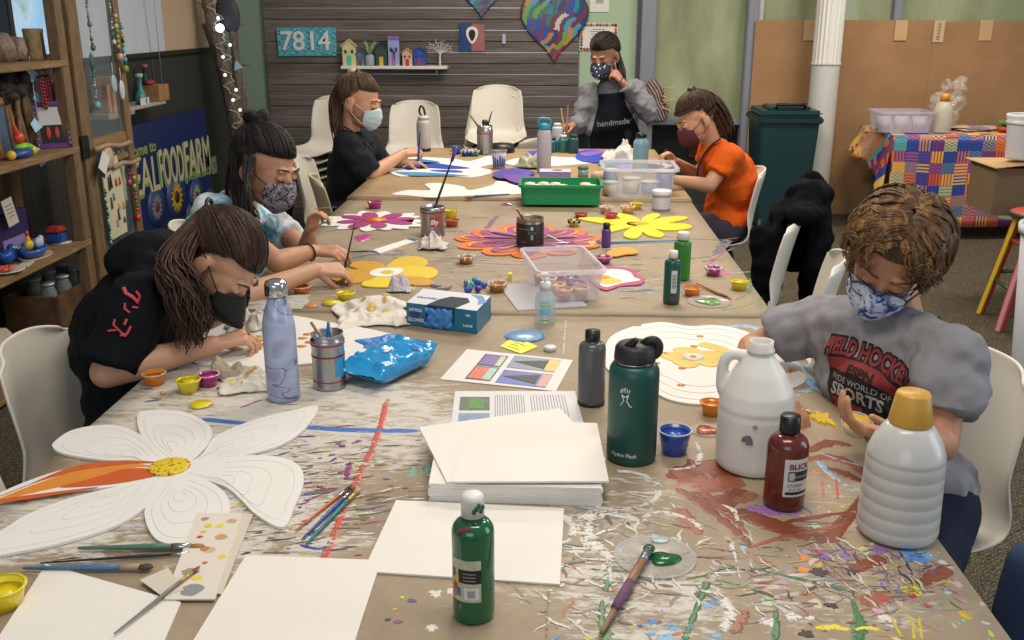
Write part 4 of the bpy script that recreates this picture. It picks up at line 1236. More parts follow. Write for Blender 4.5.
# ---- big blue farm sign leaning along the wall
SX=-2.585
c0=atx(131,126,SX);c1=atx(203,108,SX);c2=atx(216,200,SX)
ztop=(c0.z+c1.z)/2;ysr=c1.y+.0;ysl=5.75
sg=thing('farm_sign',(SX,(ysl+ysr)/2,.0),'big dark blue sign lettered REAL FOOD FARM with flower pictures','sign')
F=frame((SX,(ysl+ysr)/2,ztop-.44),(0,1,0),(1,0,.0));wd=ysr-ysl
a=MB();a.box((0,0,0),(wd,.88,.02),X=F,bev=.004);a.build('board',mat('#152458',.45,vary=.06),sg)
CRM,LGR=mat('#bab592',.5),mat('#7d9a50',.5)
def words(body,px0,px1,pyc,h,m,name,stretch=1.0,mdep=.012,py1=None):
 p0=atx(px0,pyc,SX);p1=atx(px1,py1 if py1 is not None else pyc,SX)
 vs,fs=text_geo(body,1.0,.001,bold=.012 if body[0]in 'RF' else .03)
 mn=min(v.x for v in vs);mx=max(v.x for v in vs);my0=min(v.y for v in vs);my1=max(v.y for v in vs)
 y0_,y1_=p0.y,p1.y
 out=[]
 for v in vs:
  u=(v.x-mn)/(mx-mn);w_=(v.y-my0)/(my1-my0)-.5
  yy=y0_+(y1_-y0_)*u;zz=p0.z+(p1.z-p0.z)*u+w_*h
  out.append((SX+mdep+v.z,yy,zz))
 a=MB();a.add(out,fs,0,False)
 return a.build(name,m,sg)
words('Welcome to',112,154,158,.075,LGR,'lettering',py1=145)
words('REAL',120,158,185,.235,LGR,'letter_shadow',mdep=.010,py1=175);words('REAL',121,157,182,.225,CRM,'lettering',mdep=.013,py1=172)
words('FOOD',157,182,172,.26,LGR,'letter_shadow',mdep=.010,py1=165);words('FOOD',158,181.5,169,.25,CRM,'lettering',mdep=.013,py1=162)
words('FARM',182,208.5,162,.26,LGR,'letter_shadow',mdep=.010,py1=155);words('FARM',183,208,160,.25,CRM,'lettering',mdep=.013,py1=152)
words('@ POPLAR PLACE',183,209,179,.075,LGR,'lettering',py1=171)
for(px,py,r_,kind)in((155,207,.10,0),(175,197,.12,1),(195,196,.095,2),(209,200,.07,0),(190,216,.07,1)):
 p=atx(px,py,SX)
 FF=frame((SX+.011,p.y,p.z),(0,1,0),(1,0,0))
 a=MB();a.lathe([(0,0),(r_*1.15,0),(r_*1.15,.002),(0,.002)],X=FF,sx=1.25,sy=1.15);a.build('halo',mat('#26406e',.5),sg)
 a=MB();n_=14
 out=[]
 for i in range(n_*4):
  aa=2*PI*i/(n_*4);rr=r_*(.72+.2*math.cos(aa*n_));out.append((rr*math.cos(aa),rr*math.sin(aa)))
 a.prism(out,.002,.005,X=FF);a.build('petals',mat(('#77757f','#b8932a','#8f9678')[kind],.5,vary=.3),sg)
 a=MB();a.lathe([(0,.005),(r_*.36,.005),(r_*.3,.01),(0,.012)],X=FF);a.build('centre',mat(('#5c3a44','#3a2a1c','#7a2f2c')[kind],.5),sg)
p=atx(214,165,XL+.01)
t=thing('wall_outlet',(XL,p.y,p.z-.06),'pale switch plate on dark boards right of the blue sign','switch')
a=MB();a.box((XL+.01,p.y,p.z),(.012,.09,.13),bev=.003);a.build('plate',mat('#b9b4ac',.5),t)
a=MB();a.box((XL+.018,p.y,p.z),(.008,.03,.05),bev=.002);a.build('rocker',mat('#9c978e',.5),t)
# ---- driftwood sculpture with a light string in the corner
base=aty(240,135,7.75)
ds=thing('driftwood_sculpture',(-2.3,7.37,0),'tall twisted driftwood branches wrapped in white light string','sculpture')
DW=m_wood('#3a2f28','#66564a','#88786a','driftwood_dark',(6,6,2))
random.seed(21)
def wp(px,py,y=7.7):return aty(px,py,y-.33)
br_=[([(240,145),(232,105),(222,60),(211,20),(205,-10)],[.055,.055,.05,.04,.03]),([(238,130),(238,90),(236,60),(231,20),(222,-14)],[.04,.035,.03,.028,.02]),([(222,66),(212,45),(204,24)],[.035,.02,.006]),([(242,125),(243,95),(238,75)],[.03,.02,.008])]
for k,(pts,rr)in enumerate(br_):
 P=[wp(x,y,7.7+.03*k)for x,y in pts]
 if k==0:P=[V((-2.26,7.37,0.0)),V((-2.30,7.37,.35))]+P;rr=[.07,.06]+rr
 Q=catmull(P,8)
 RR=[rr[min(int(i/(len(Q)-1)*(len(rr)-1)),len(rr)-2)]*(1+.25*noise.noise(V((i*.8,k*5,0))))for i in range(len(Q))]
 a=MB();a.tube(Q,RR,seg=12);a.build('branch',DW,ds)
 if k<2:
  for j in range(10,len(Q)-1,2):
   b=Q[j];d_=V((rnd(-.1,.12),rnd(-.05,0),rnd(-.03,.08)))
   a=MB();a.tube([b,b+d_*.6+V((0,0,.01)),b+d_],[.008,.005,.002],seg=6);a.build('twig',DW,ds)
pts=[]
for i in range(60):
 y=-8+i*2.4;u=i/60
 x=211+29*u+5*math.sin(i*.75)+3*math.sin(i*1.9)
 pts.append(wp(x,y,7.62+.02*math.cos(i*.75)))
ls=thing('light_string',(-2.5,7.62,.6),'white fairy light string wound round the driftwood','string lights')
a=MB();a.tube(pts,.0045,seg=6);a.build('wire',mat('#b9b5ac',.5),ls)
for i,(px,py)in enumerate(((220,28),(218,18),(223,57),(225,75),(236,90),(230,45),(240,110),(233,100))):
 a=MB();p=wp(px,py,7.6);a.ell(p,.013 if i else .03,seg=10)
 n=NT('lit_bulb');n.set(Emission_Color=lin('#dff2ff' if i<2 else '#f5efd8'),Emission_Strength=3.0 if i==0 else .7,Base_Color=(1,1,1,1))
 a.build('bulb',n.m,ls)
p=wp(239,69,7.6);a=MB();a.prism([(-.035,0),(.035,.0),(0,.06)],0,.01,X=frame(p,(1,0,.3),(0,-1,0)));tag(a.build('paper_triangle',mat('#a8cfdf',.5),loc=p),'pale blue paper triangle caught in the driftwood','paper')
p=wp(228,13,7.72);t=thing('woven_disc',(p.x,p.y,p.z-.1),'dark speckled round disc on top of the driftwood','ornament')
a=MB();a.ell(p,(.085,.035,.145),rot=Matrix.Rotation(-.2,3,'Y'),seg=28);a.build('disc',mat('#3c3c46',.6,vary=.5,vscale=90,bump=.6),t)
# ====== WHITE SHELL CHAIRS
SHELL=mat('#dcd6c8',.42,vary=.03)
CREAM=mat('#d3c6a4',.45,vary=.03)
def chair_proto(label,shell=SHELL,back=.82):
 t=thing('shell_chair',(0,0,0),label,'chair',group='white shell chairs')
 k=(back-.44)/.40
 prof=[(.225,.425),(.20,.443),(.10,.440),(.0,.432),(-.10,.432),(-.165,.448),(-.2,.49),(-.215,.56),(-.228,.64),(-.245,.73),(-.262,.80),(-.268,.835)]
 prof=[(y,.44+(z-.44)*k if z>.445 else z)for y,z in prof]
 hw=[.17,.2,.215,.222,.222,.217,.206,.197,.192,.188,.172,.13]
 P=catmull([(0,y,z)for y,z in prof],3)
 n=len(P)
 def width(f):
  f*=(len(hw)-1);i=min(int(f),len(hw)-2);return hw[i]+(hw[i+1]-hw[i])*(f-i)
 a=MB()
 def fn(u,v):
  i=min(int(u*(n-1)+.5),n-1);p=P[i]
  s=(v-.5)*2;w_=width(i/(n-1))
  lift=abs(s)**2.6
  bk=max(0,min(1,(p.z-.44)/.16))
  y=p.y+lift*.05*bk;z=p.z+lift*.035*(1-bk)
  if i>=n-3:z-=.02*abs(s)**3
  return V((s*w_,y,z))
 a.grid(fn,n-1,14)
 a.build('shell',shell,t,world=False,mods=[('SOLIDIFY',dict(thickness=.009,offset=0)),('SUBSURF',dict(levels=1,render_levels=1))])
 for sx in(-1,1):
  for(y0,y1)in((.12,.2),(-.1,-.2)):
   b=MB();b.tube([(sx*.12,y0,.425),(sx*.15,y0*1.15,.41),(sx*.2,y1,.008)],[.011,.011,.009],seg=8)
   b.lathe([(.014,0),(.014,.012),(0,.014)],X=Matrix.Translation((sx*.2,y1,0)),seg=10)
   b.build('leg',DARKM,t,world=False)
 b=MB();b.box((0,.11,.417),(.28,.03,.012));b.box((0,-.1,.417),(.28,.03,.012));b.box((0,0,.413),(.04,.22,.01))
 b.build('seat_support',DARKM,t,world=False)
 return t
_chair=[]
def put_chair(x,y,face,label,z=0,kind='w',sc=1.0):
 """face = direction the sitter looks, degrees from +Y turning left"""
 X_=Matrix.Translation((x,y,z))@Matrix.Rotation(R(face),4,'Z')
 for k,c in _chair:
  if k==kind:
   return copy_tree(c,X=X_,label=label)
 c=chair_proto(label,CREAM if kind=='c' else SHELL)
 _chair.append((kind,c))
 c.matrix_world=X_;WM[c.name]=X_
 return c
put_chair(-.985,2.12,-88,'white shell chair under the person in the black hoodie')
put_chair(-.80,1.50,-75,'white shell chair at the bottom left corner, mostly cut by the picture edge')
put_chair(-1.12,3.48,-75,'white shell chair under the person in the tie-dye shirt')
put_chair(-.89,4.62,-72,'cream shell chair turned beside the table left of the purple daisy',kind='c')
put_chair(-1.10,5.15,-90,'white shell chair under the person in the dark sweater')
put_chair(.77,4.90,86,'white shell chair under the person in the orange shirt')
put_chair(.66,3.69,76,'white shell chair with the black jacket thrown over its back')
put_chair(.66,3.09,76,'empty white shell chair behind the shoulder of the person in grey')
put_chair(.73,2.02,104,'white shell chair under the person in the grey t-shirt')
for k in range(4):put_chair(-1.66,7.0-.01*k,160,['lowest','second lowest','second highest','topmost'][k]+' white chair in the stack at left under the number sign',z=.055*k)
for k in range(3):put_chair(-1.03,7.1,180,['lowest','middle','topmost'][k]+' white chair in the stack behind the pale steel bottle',z=.06*k)
for k in range(5):put_chair(-.47+.012*k,7.1,180,['lowest','second lowest','middle','second highest','topmost'][k]+' white chair in the tall stack left of the green strip',z=.058*k)
put_chair(-.06,6.33,4,'single white chair just behind the teal-capped bottle at the far table end')
# ---- black jacket over the chair back
CJ=[WM[o.name]for o in COL.objects if o.get('label','').startswith('white shell chair with the black jacket')][0]
a=MB()
for(p,r_)in(((.06,-.27,.83),(.17,.085,.045)),((.08,-.34,.66),(.17,.04,.19)),((.07,-.18,.70),(.16,.035,.15)),((-.02,-.16,.66),(.09,.04,.12)),((.17,-.33,.58),(.10,.05,.20)),((.12,-.29,.88),(.10,.08,.05)),((.22,-.30,.88),(.05,.06,.06)),((.24,-.25,.68),(.05,.10,.14)),((-.06,-.17,.60),(.06,.04,.10))):
 a.ell(CJ@V(p),r_,rot=CJ.to_3x3(),seg=18)
a.cap(CJ@V((.24,-.33,.78)),.05,CJ@V((.27,-.36,.40)),.042);a.cap(CJ@V((-.06,-.14,.74)),.045,CJ@V((-.12,-.13,.50)),.036)
def jf(c):return .034*(.35-abs(noise.noise(V((c.x*11,c.y*11,c.z*4.5)))))+.014*noise.noise(c*24)
jk=thing('black_jacket',(.9,3.53,.3),'black hooded jacket thrown over the back of an empty white chair','jacket')
remesh(a,.012,5,jf).build('body',mat('#090a0d',.95,bump=.3,Specular_IOR_Level=.12),jk)
a=MB();a.tube([CJ@V(q)for q in((-.03,-.12,.80),(-.05,-.11,.70),(-.06,-.12,.60))],.006);a.build('drawstring',mat('#2a2b30',.7),jk)
a=MB();a.box(tuple(CJ@V((-.10,-.115,.58))),(.004,.012,.02),rz=.2);a.build('small_tag',mat('#b9bcc0',.5),jk)
# ====== TABLE WITH THE COLOURFUL CLOTH
CXA,CYA=2.36,7.02
def m_patch():
 n=NT('patchwork_cloth')
 tc=n.t.nodes.new('ShaderNodeTexCoord')
 sp=n.n('SeparateXYZ',_0=tc.outputs['Object'])
 u=sp.outputs[0];v=n.math('ADD',sp.outputs[2],sp.outputs[1])
 cu_=n.math('MULTIPLY',u,11.5);cv=n.math('MULTIPLY',v,12.5)
 fu=n.math('FLOOR',cu_);fv=n.math('FLOOR',cv)
 cid=n.n('CombineXYZ',_0=fu,_1=fv)
 w1=n.n('TexWhiteNoise',Vector=cid.outputs[0])
 cid2=n.n('CombineXYZ',_0=fv,_1=fu,_2=3.0);w2=n.n('TexWhiteNoise',Vector=cid2.outputs[0])
 su=n.math('FRACT',n.math('MULTIPLY',cu_,4.0));
 wv=n.math('MULTIPLY',n.math('SINE',n.math('MULTIPLY',cu_,14.0)),.35)
 sv=n.math('FRACT',n.math('ADD',n.math('MULTIPLY',cv,3.5),n.math('MULTIPLY',wv,n.math('GREATER_THAN',w2.outputs[0],.5))))
 a1=n.math('GREATER_THAN',su,.5);a2=n.math('GREATER_THAN',sv,.5)
 o=n.math('GREATER_THAN',w1.outputs[0],.5)
 st=n.n('Mix',{'data_type':'FLOAT'},_0=o,_2=a1,_3=a2).outputs[0]
 chk=n.math('ABSOLUTE',n.math('SUBTRACT',a1,a2))
 ck=n.math('GREATER_THAN',w2.outputs[0],.74)
 st=n.n('Mix',{'data_type':'FLOAT'},_0=ck,_2=st,_3=chk).outputs[0]
 pal=['#c9552c','#263a8c','#d08a3c','#9c2f4d','#5c9c9a','#d7b45a','#5c3f86','#b84a6c']
 A=n.ramp(w1.outputs[0],[(i/8,c)for i,c in enumerate(pal)],'CONSTANT')
 B=n.ramp(w2.outputs[0],[(i/8,c)for i,c in enumerate(['#d9a94e','#d36a35','#2c4596','#d9b45c','#8c2c55','#3f8a98','#d8822f','#33408c'])],'CONSTANT')
 n.put(n.b.inputs['Base Color'],n.mix(st,A,B));n.set(Roughness=.8)
 return n.m
ct=thing('craft_table',(3.5,7.38,0),'long table hidden under the multicoloured patchwork cloth','table')
a=MB();a.box((3.5,7.38,.715),(2.2,.70,.03));a.build('tabletop',mat('#6c675f',.5),ct)
for x in(2.5,4.4):
 for y in(7.1,7.66):
  a=MB();a.tube([(x,y,.7),(x-.04,y,.0)],.018);a.build('leg',mat('#55585c',.4,.5),ct)
a=MB()
def drape(u,v):
 x=CXA+u*2.3
 if v<.4:return V((x,7.74-(v/.4)*.72,.7365))
 q=(v-.4)/.6
 return V((x+.01*math.sin(u*40)*q,7.02-.012-.03*q*(1+math.sin(u*26+1))*.6,.7365-.006-q*.635))
a.grid(drape,70,20)
def sidedrape(u,v):
 y=7.02+u*.72
 drop=.20+.26*(1-u)**3
 return V((CXA-.006-(.10+.03*math.sin(u*12))*v*(.4+.6*u)-.02*v*math.sin(u*20),y-.02*v,.7365-.004-drop*v*(1 if u>.02 else 1)))
a.grid(lambda u,v:sidedrape(1-u,v),24,10)
tag(a.build('patchwork_cloth',m_patch(),loc=(3.5,7.38,.73),mods=[('SOLIDIFY',dict(thickness=.003,offset=1))]),'multicoloured geometric patchwork cloth covering the long side table','tablecloth')
TB=.741
def lathe_thing(name,label,cat,x,y,z,parts,group=None,tilt=None):
 t=thing(name,(x,y,z),label,cat,group=group)
 X_=Matrix.Translation((x,y,z))
 if tilt is not None:X_=X_@tilt
 for pn_,prof,m_ in parts:
  a=MB();a.lathe(prof,X=X_,seg=28);a.build(pn_,m_,t)
 return t
def open_bin(name,label,x,y,z,wd,dp,ht,m_,cat='box',rz=0,taper=.9,lip=.012,wall=.004,mlip=None):
 X_=Matrix.Translation((x,y,z))@Matrix.Rotation(rz,4,'Z')
 t=thing(name,(x,y,z),label,cat,X=X_)
 def rr(hw,hd,r_,zz,k=5):
  out=[]
  for qx,qy,s in((1,1,0),(-1,1,1),(-1,-1,2),(1,-1,3)):
   for i in range(k):an=(s+i/(k-1))*PI/2;out.append((qx*(hw-r_)+r_*math.cos(an),qy*(hd-r_)+r_*math.sin(an),zz))
  return out
 r_=min(wd,dp)*.09
 rings=[rr(wd/2*taper,dp/2*taper,r_,0),rr(wd/2-.001,dp/2-.001,r_,ht-.012),rr(wd/2-wall,dp/2-wall,r_,ht-.012),rr(wd/2*taper-wall,dp/2*taper-wall,r_,wall)]
 n=len(rings[0]);a=MB();vs=[p for r2 in rings for p in r2]
 fs=[[i for i in range(n)][::-1]]
 for j in range(3):
  for i in range(n):k=(i+1)%n;fs.append((j*n+i,j*n+k,(j+1)*n+k,(j+1)*n+i))
 fs.append([3*n+i for i in range(n)])
 a.add(vs,fs,0,False,X_);a.build('box_body',m_,t)
 rings=[rr(wd/2-wall,dp/2-wall,r_,ht-.012),rr(wd/2+lip,dp/2+lip,r_+lip,ht-.012),rr(wd/2+lip,dp/2+lip,r_+lip,ht),rr(wd/2-wall,dp/2-wall,r_,ht)]
 a=MB();vs=[p for r2 in rings for p in r2];fs=[]
 for j in range(4):
  j2=(j+1)%4
  for i in range(n):k=(i+1)%n;fs.append((j*n+i,j*n+k,j2*n+k,j2*n+i))
 a.add(vs,fs,0,False,X_);a.build('rim',mlip or m_,t)
 return t
x0=aty(876,130,7.15).x;x1=aty(930,130,7.15).x
bb=open_bin('clear_box','shallow clear plastic box of white rolls on the patchwork table',(x0+x1)/2,7.22,TB,x1-x0,.3,.145,clear('#cfc9d6',.35,.2))
random.seed(2)
for i in range(3):
 xx=x0+(x1-x0)*(i+.5)/3
 lathe_thing('paper_roll',('left','middle','right')[i]+' white roll inside the shallow clear box on the patchwork table','roll',xx,7.2,TB+.006,[('roll',[(0.02,0),(.05,0),(.05,.1),(.02,.1)],mat('#cfcad2',.6))],'rolls in the clear box')
p=aty(942,131,7.12)
lathe_thing('squeeze_bottle','white squeeze bottle with orange cap before the plastic bag','bottle',p.x,7.14,TB,[('bottle_body',[(0,0),(.06,0),(.064,.01),(.064,.15),(.05,.2),(.03,.215),(0,.215)],clear('#d8d2bd',.6,.3)),('cap',[(0,.216),(.033,.216),(.03,.25),(.022,.27),(0,.27)],mat('#d08b35',.4))])
p=aty(945,125,7.35)
a=MB()
for(dx,dz,rx,rz)in((0,.12,.1,.12),(.04,.22,.09,.12),(-.06,.18,.07,.08),(.08,.3,.04,.07),(-.02,.3,.03,.05)):a.ell((p.x+dx,7.36,TB+dz+.002),(rx,.07,rz))
rb=remesh(a,.012,3,lambda c:.022*noise.noise(c*22)+.012*noise.noise(c*50))
tag(rb.build('plastic_bag',clear('#c9bdb0',.38,.1),loc=(p.x,7.36,TB)),'crumpled clear plastic bag standing behind the orange-capped bottle','bag')
random.seed(6)
for i,(px,c)in enumerate(((968,'#cfc8bb'),(985,'#b9b2ab'),(976,'#8a7f95'),(955,'#cdb98f'))):
 p=aty(px,128,7.3+.08*(i%2));a=MB();a.box((p.x,p.y,TB+.006+.004*i),(.17,.2,.004),rz=rnd(-.5,.5))
 tag(a.build('loose_sheet',mat(c,.6,vary=.25),loc=(p.x,p.y,TB)),('off-white','grey','lilac-grey','tan')[i]+' loose sheet lying on the patchwork table','paper','loose sheets on the patchwork table')
p=aty(1008,130,7.2)
t=lathe_thing('plant_bowl','small orange bowl with green sprigs at the right end of the patchwork table','bowl',p.x-.02,7.2,TB,[('bowl',[(0,0),(.04,0),(.065,.035),(.06,.035),(.04,.006),(0,.006)],mat('#b4532c',.5))])
a=MB()
for i in range(10):an=i*.63;a.tube([(p.x-.02,7.2,TB+.03),(p.x-.02+.05*math.cos(an),7.2+.05*math.sin(an),TB+.07)],[.004,.012],seg=6)
a.build('sprigs',mat('#5c8a3a',.6,vary=.2),t)
p=aty(1018,127,7.32);lathe_thing('white_bowl','low white bowl behind the small orange bowl','bowl',p.x+.02,7.34,TB,[('bowl',[(0,0),(.05,0),(.1,.05),(.095,.05),(.05,.006),(0,.006)],mat('#c9c6c0',.4))])
# ---- bench with cardboard box and white bucket at the right edge
p=aty(990,168,5.3);zb=.50
xk=aty(990,200,5.3).x
bench=thing('low_bench',(xk+.55,5.45,0),'low dark bench holding the cardboard box at the right edge','bench')
a=MB();a.box((xk+.70,5.5,.49),(1.05,.42,.03),bev=.005);a.build('bench_top',mat('#4e3c2b',.6),bench)
for sx in(.5,1.16):
 for y in(5.32,5.68):a=MB();a.box((xk+sx,y,.2375),(.05,.05,.475),bev=.004);a.build('leg',mat('#4e3c2b',.6),bench)
bxx=thing('cardboard_box',(xk+.35,5.45,.505),'open brown cardboard box at the right edge, below the white bucket','box')
zt=aty(990,168,5.3).z
CB_=m_cardboard()
for(c_,d_)in(((xk+.36,5.29,(zt+.505)/2),(.70,.006,zt-.505)),((xk+.36,5.62,(zt+.505)/2),(.70,.006,zt-.505)),((xk+.012,5.455,(zt+.505)/2),(.006,.33,zt-.505)),((xk+.708,5.455,(zt+.505)/2),(.006,.33,zt-.505))):
 a=MB();a.box(c_,d_);a.build('side',mat('#7b654b',.8),bxx)
a=MB();a.box((xk+.36,5.455,.509),(.69,.32,.006));a.build('base',mat('#7b654b',.8),bxx)
a=MB();a.grid(lambda u,v:V((xk-.02+u*.75,5.24+v*.42,zt+.008+.02*math.sin(u*5)*(1-v))),12,6)
a.build('lid_flap',mat('#b89468',.75,vary=.15),bxx,mods=[('SOLIDIFY',dict(thickness=.004))])
p=aty(1021,165,5.35)
bk=lathe_thing('white_bucket','white plastic bucket with ribbed rim at the right edge','bucket',p.x+.035,5.42,zt+.034,[('bucket_body',[(0,0),(.085,0),(.088,.01),(.1,.2),(.1,.225),(.094,.225),(.08,.01),(0,.01)],mat('#cfd0d2',.35)),('rim',[(.1,.185),(.106,.187),(.106,.2),(.1,.202),(.108,.222),(.108,.236),(.098,.236),(.098,.21)],mat('#d9dadb',.35))])
# ---- painted stool
sx,sy=2.44,4.85
FA,FB=atz(980,313,0),atz(999,331,0)
sx,sy=(FA.x+FB.x)/2+.20,(FA.y+FB.y)/2
sto=thing('painted_stool',(sx,sy,0),'wooden stool painted red, yellow and pink at the right edge','stool')
zt=.545
a=MB();a.lathe([(0,0),(.15,0),(.165,.01),(.165,.03),(.15,.038),(0,.038)],X=Matrix.Translation((sx,sy,zt)),seg=32);a.build('seat',mat('#b8453c',.45),sto)
a=MB();a.lathe([(.1655,0.008),(.169,.012),(.169,.03),(.1655,.034)],X=Matrix.Translation((sx,sy,zt)),a0=2.6,a1=4.2);a.build('green_edge',mat('#22492c',.45),sto)
a=MB();a.lathe([(.1655,0.008),(.169,.012),(.169,.03),(.1655,.034)],X=Matrix.Translation((sx,sy,zt)),a0=4.2,a1=5.2);a.build('pink_edge',mat('#d08a94',.45),sto)
tops=[(-.09,.09),(-.09,-.09),(.09,-.09),(.09,.09)]
feet=[(FA.x-sx,FA.y-sy),(FB.x-sx,FB.y-sy),(.19,-.2),(.19,.2)]
cols=[('#a52f28','#dcc53a'),('#b23c34','#cf8a90'),('#a52f28','#3a5ab0'),('#8f2a26','#b23c34')]
for(tx,ty),(fx,fy),(c1_,c2_)in zip(tops,feet,cols):
 a=MB();a.tube([(sx+tx,sy+ty,zt),(sx+fx,sy+fy,0)],.026,seg=4,smooth=False);lg_=a.build('leg',mat(c1_,.45),sto)
 dx=-.017;a=MB();a.tube([(sx+tx+dx,sy+ty-.02,zt),(sx+fx+dx,sy+fy-.02,0.004)],.014,seg=4,smooth=False);a.build('painted_edge',mat(c2_,.45),lg_)
def between(i,j,z):
 f=z/zt
 g=lambda k:V((sx+feet[k][0]+(tops[k][0]-feet[k][0])*f,sy+feet[k][1]+(tops[k][1]-feet[k][1])*f,z))
 return[g(i),g(j)]
for i,j,z,c in((0,1,.2,'#2c4a35'),(0,3,.24,'#2c4a35'),(1,2,.2,'#d2bd3c'),(2,3,.28,'#3a5ab0'),(0,1,.42,'#a52f28'),(1,2,.36,'#d2bd3c')):
 a=MB();a.tube(between(i,j,z),.011,seg=8);a.build('rung',mat(c,.45),sto)
 # ---- tall pale bin at right edge, blue cloth at the corner
p=atz(1012,402,0.0);BX_,BY_=p.x+.175,p.y
wb_=thing('pale_plastic_bin',(BX_,BY_,0),'tall pale plastic bin cut by the right picture edge','bin')
a=MB();a.lathe([(0,0),(.17,0),(.175,.01),(.225,.72),(.218,.72),(.168,.012),(0,.012)],X=Matrix.Translation((BX_,BY_,0)),seg=40);a.build('bin_body',mat('#c6cad2',.35),wb_)
a=MB();a.lathe([(.226,.70),(.236,.70),(.236,.735),(.218,.735),(.218,.72)],X=Matrix.Translation((BX_,BY_,0)),seg=40);a.build('rim',mat('#d2d5db',.35),wb_)
a=MB()
q=aty(1030,560,1.42);a.cap(q,.035,(q.x+.01,q.y+.02,q.z-.25),.045);a.cap((q.x+.01,q.y+.02,q.z-.25),.045,(q.x+.02,q.y+.03,.015),.05,flat=True)
o=remesh(a,.01,4,lambda c:.006*noise.noise(V((c.x*20,c.y*20,c.z*6)))).build('blue_garment',mat('#2b3d5e',.85,bump=.3),loc=(q.x,q.y,0))
tag(o,'dark blue garment hanging at the bottom right corner','garment')
# ====== PEOPLE
def skin(c,c2):
 n=NT('skin')
 f=n.noise(9,3,.5,n.coord())
 n.put(n.b.inputs['Base Color'],n.mix(f,c,c2))
 n.set(Roughness=.5,Subsurface_Weight=.12,Subsurface_Radius=(.02,.008,.005),Subsurface_Scale=.3)
 n.bump(n.noise(140,2,.6,n.coord()),.05,.001)
 return n.m
def cloth(c,vary=.08,bump=.35,c2=None,sc=16,rough=.9):
 n=NT('fabric')
 f=n.noise(sc,5,.65,n.coord())
 if c2:n.put(n.b.inputs['Base Color'],n.mix(f,c,c2))
 else:
  l=lin(c);n.put(n.b.inputs['Base Color'],n.mix(f,tuple(x*(1-vary)for x in l[:3])+(1,),tuple(min(1,x*(1+vary))for x in l[:3])+(1,)))
 n.set(Roughness=rough,Specular_IOR_Level=.2)
 g=n.noise(7,4,.6,n.coord((1.6,1.6,.8)),1.5)
 n.bump(g,bump,.02)
 return n.m
def hairmat(a,b,c):
 n=NT('hair')
 f=n.noise(14,6,.7,n.coord((3,3,1)),1.0)
 n.put(n.b.inputs['Base Color'],n.ramp(f,[(.3,a),(.5,b),(.72,c)]))
 n.set(Roughness=.5,Specular_IOR_Level=.3)
 n.bump(n.noise(60,4,.7,n.coord((3,3,.5))),.5,.003)
 return n.m
def hframe(c,fwd,upish=(0,0,1)):
 f=V(fwd).normalized();r=f.cross(V(upish)).normalized();u=r.cross(f)
 M_=Matrix((r,f,u)).transposed().to_4x4();M_.translation=V(c)
 return M_
def head_prims(mb,H,s=1.0):
 e=lambda c,r_:mb.ell(V(c)*s,tuple(x*s for x in r_),seg=20,X=H)
 e((0,-.018,.03),(.074,.092,.082));e((0,.022,-.012),(.062,.066,.082));e((0,.03,-.068),(.046,.05,.036))
 e((0,.074,-.088),(.018,.014,.014))
 mb.cap(V((0,.082,.012))*s,.008*s,V((0,.104,-.026))*s,.0125*s,X=H)
 for k in(-1,1):
  e((k*.013,.094,-.03),(.008,.009,.007));e((k*.033,.058,-.028),(.022,.022,.024))
  e((k*.076,-.012,-.012),(.008,.019,.031));e((k*.072,.0,-.034),(.008,.009,.011))
  e((k*.028,.078,.03),(.02,.009,.007))
  e((k*.029,.076,.008),(.0145,.0115,.0105))
 e((0,.092,-.054),(.021,.008,.005));e((0,.090,-.063),(.018,.008,.0055))
def hand_prims(mb,W,s=1.0,side=1,curl=(.5,.6,.7,.75),thumb=.5,spread=1.0):
 """W: wrist frame, +Y to the fingertips, +Z back of the hand; side=+1 thumb on +X (left hand), -1 thumb on -X (right)"""
 P=lambda x,y,z:V((x*side*s,y*s,z*s))
 xs=(.029,.010,-.010,-.028)
 base=[]
 for i,x in enumerate(xs):
  a_=P(x*.55,.008,0);b_=P(x,(.088,.092,.088,.080)[i],-.002*abs(i-1))
  mb.cap(a_,.0145*s,b_,.0118*s,seg=10,X=W);base.append(b_)
 mb.ell(P(0,.045,-.003),(.030*s,.040*s,.0135*s),seg=12,X=W)
 mb.ell(P(0,0,0),(.024*s,.022*s,.017*s),seg=12,X=W)
 for i in range(4):
  L=[(.041,.025,.020),(.046,.029,.021),(.042,.027,.021),(.033,.020,.018)][i]
  an=0;p=base[i];r_=(.0090,.0092,.0088,.0078)[i]
  c_=curl[i]
  fan=(xs[i]*1.6)*spread
  for j,l in enumerate(L):
   an+=c_*(1.0,1.15,.75)[j]
   d_=V((fan*side*(1-.3*j),math.cos(an),-math.sin(an))).normalized()
   q=p+d_*l*s
   mb.cap(p,(r_-.0006*j)*s,q,(r_-.0006*(j+1))*s,seg=9,X=W)
   p=q
 t0=P(.018,.014,-.006);t1=P(.038,.040,-.016-.01*thumb)
 d1=V((.45*side*(1-thumb),.8,-.25-.55*thumb)).normalized();t2=t1+d1*.032*s
 d2=V((-.25*side*thumb,.85,-.2-.4*thumb)).normalized();t3=t2+d2*.026*s
 mb.cap(t0,.0150*s,t1,.0115*s,seg=10,X=W);mb.cap(t1,.0115*s,t2,.0098*s,seg=10,X=W);mb.cap(t2,.0098*s,t3,.0082*s,seg=10,X=W)
def wframe(w_,d,up=(0,0,1)):
 y=V(d).normalized();z=V(up);z=(z-y*z.dot(y)).normalized();x=y.cross(z)
 M_=Matrix((x,y,z)).transposed().to_4x4();M_.translation=V(w_)
 return M_
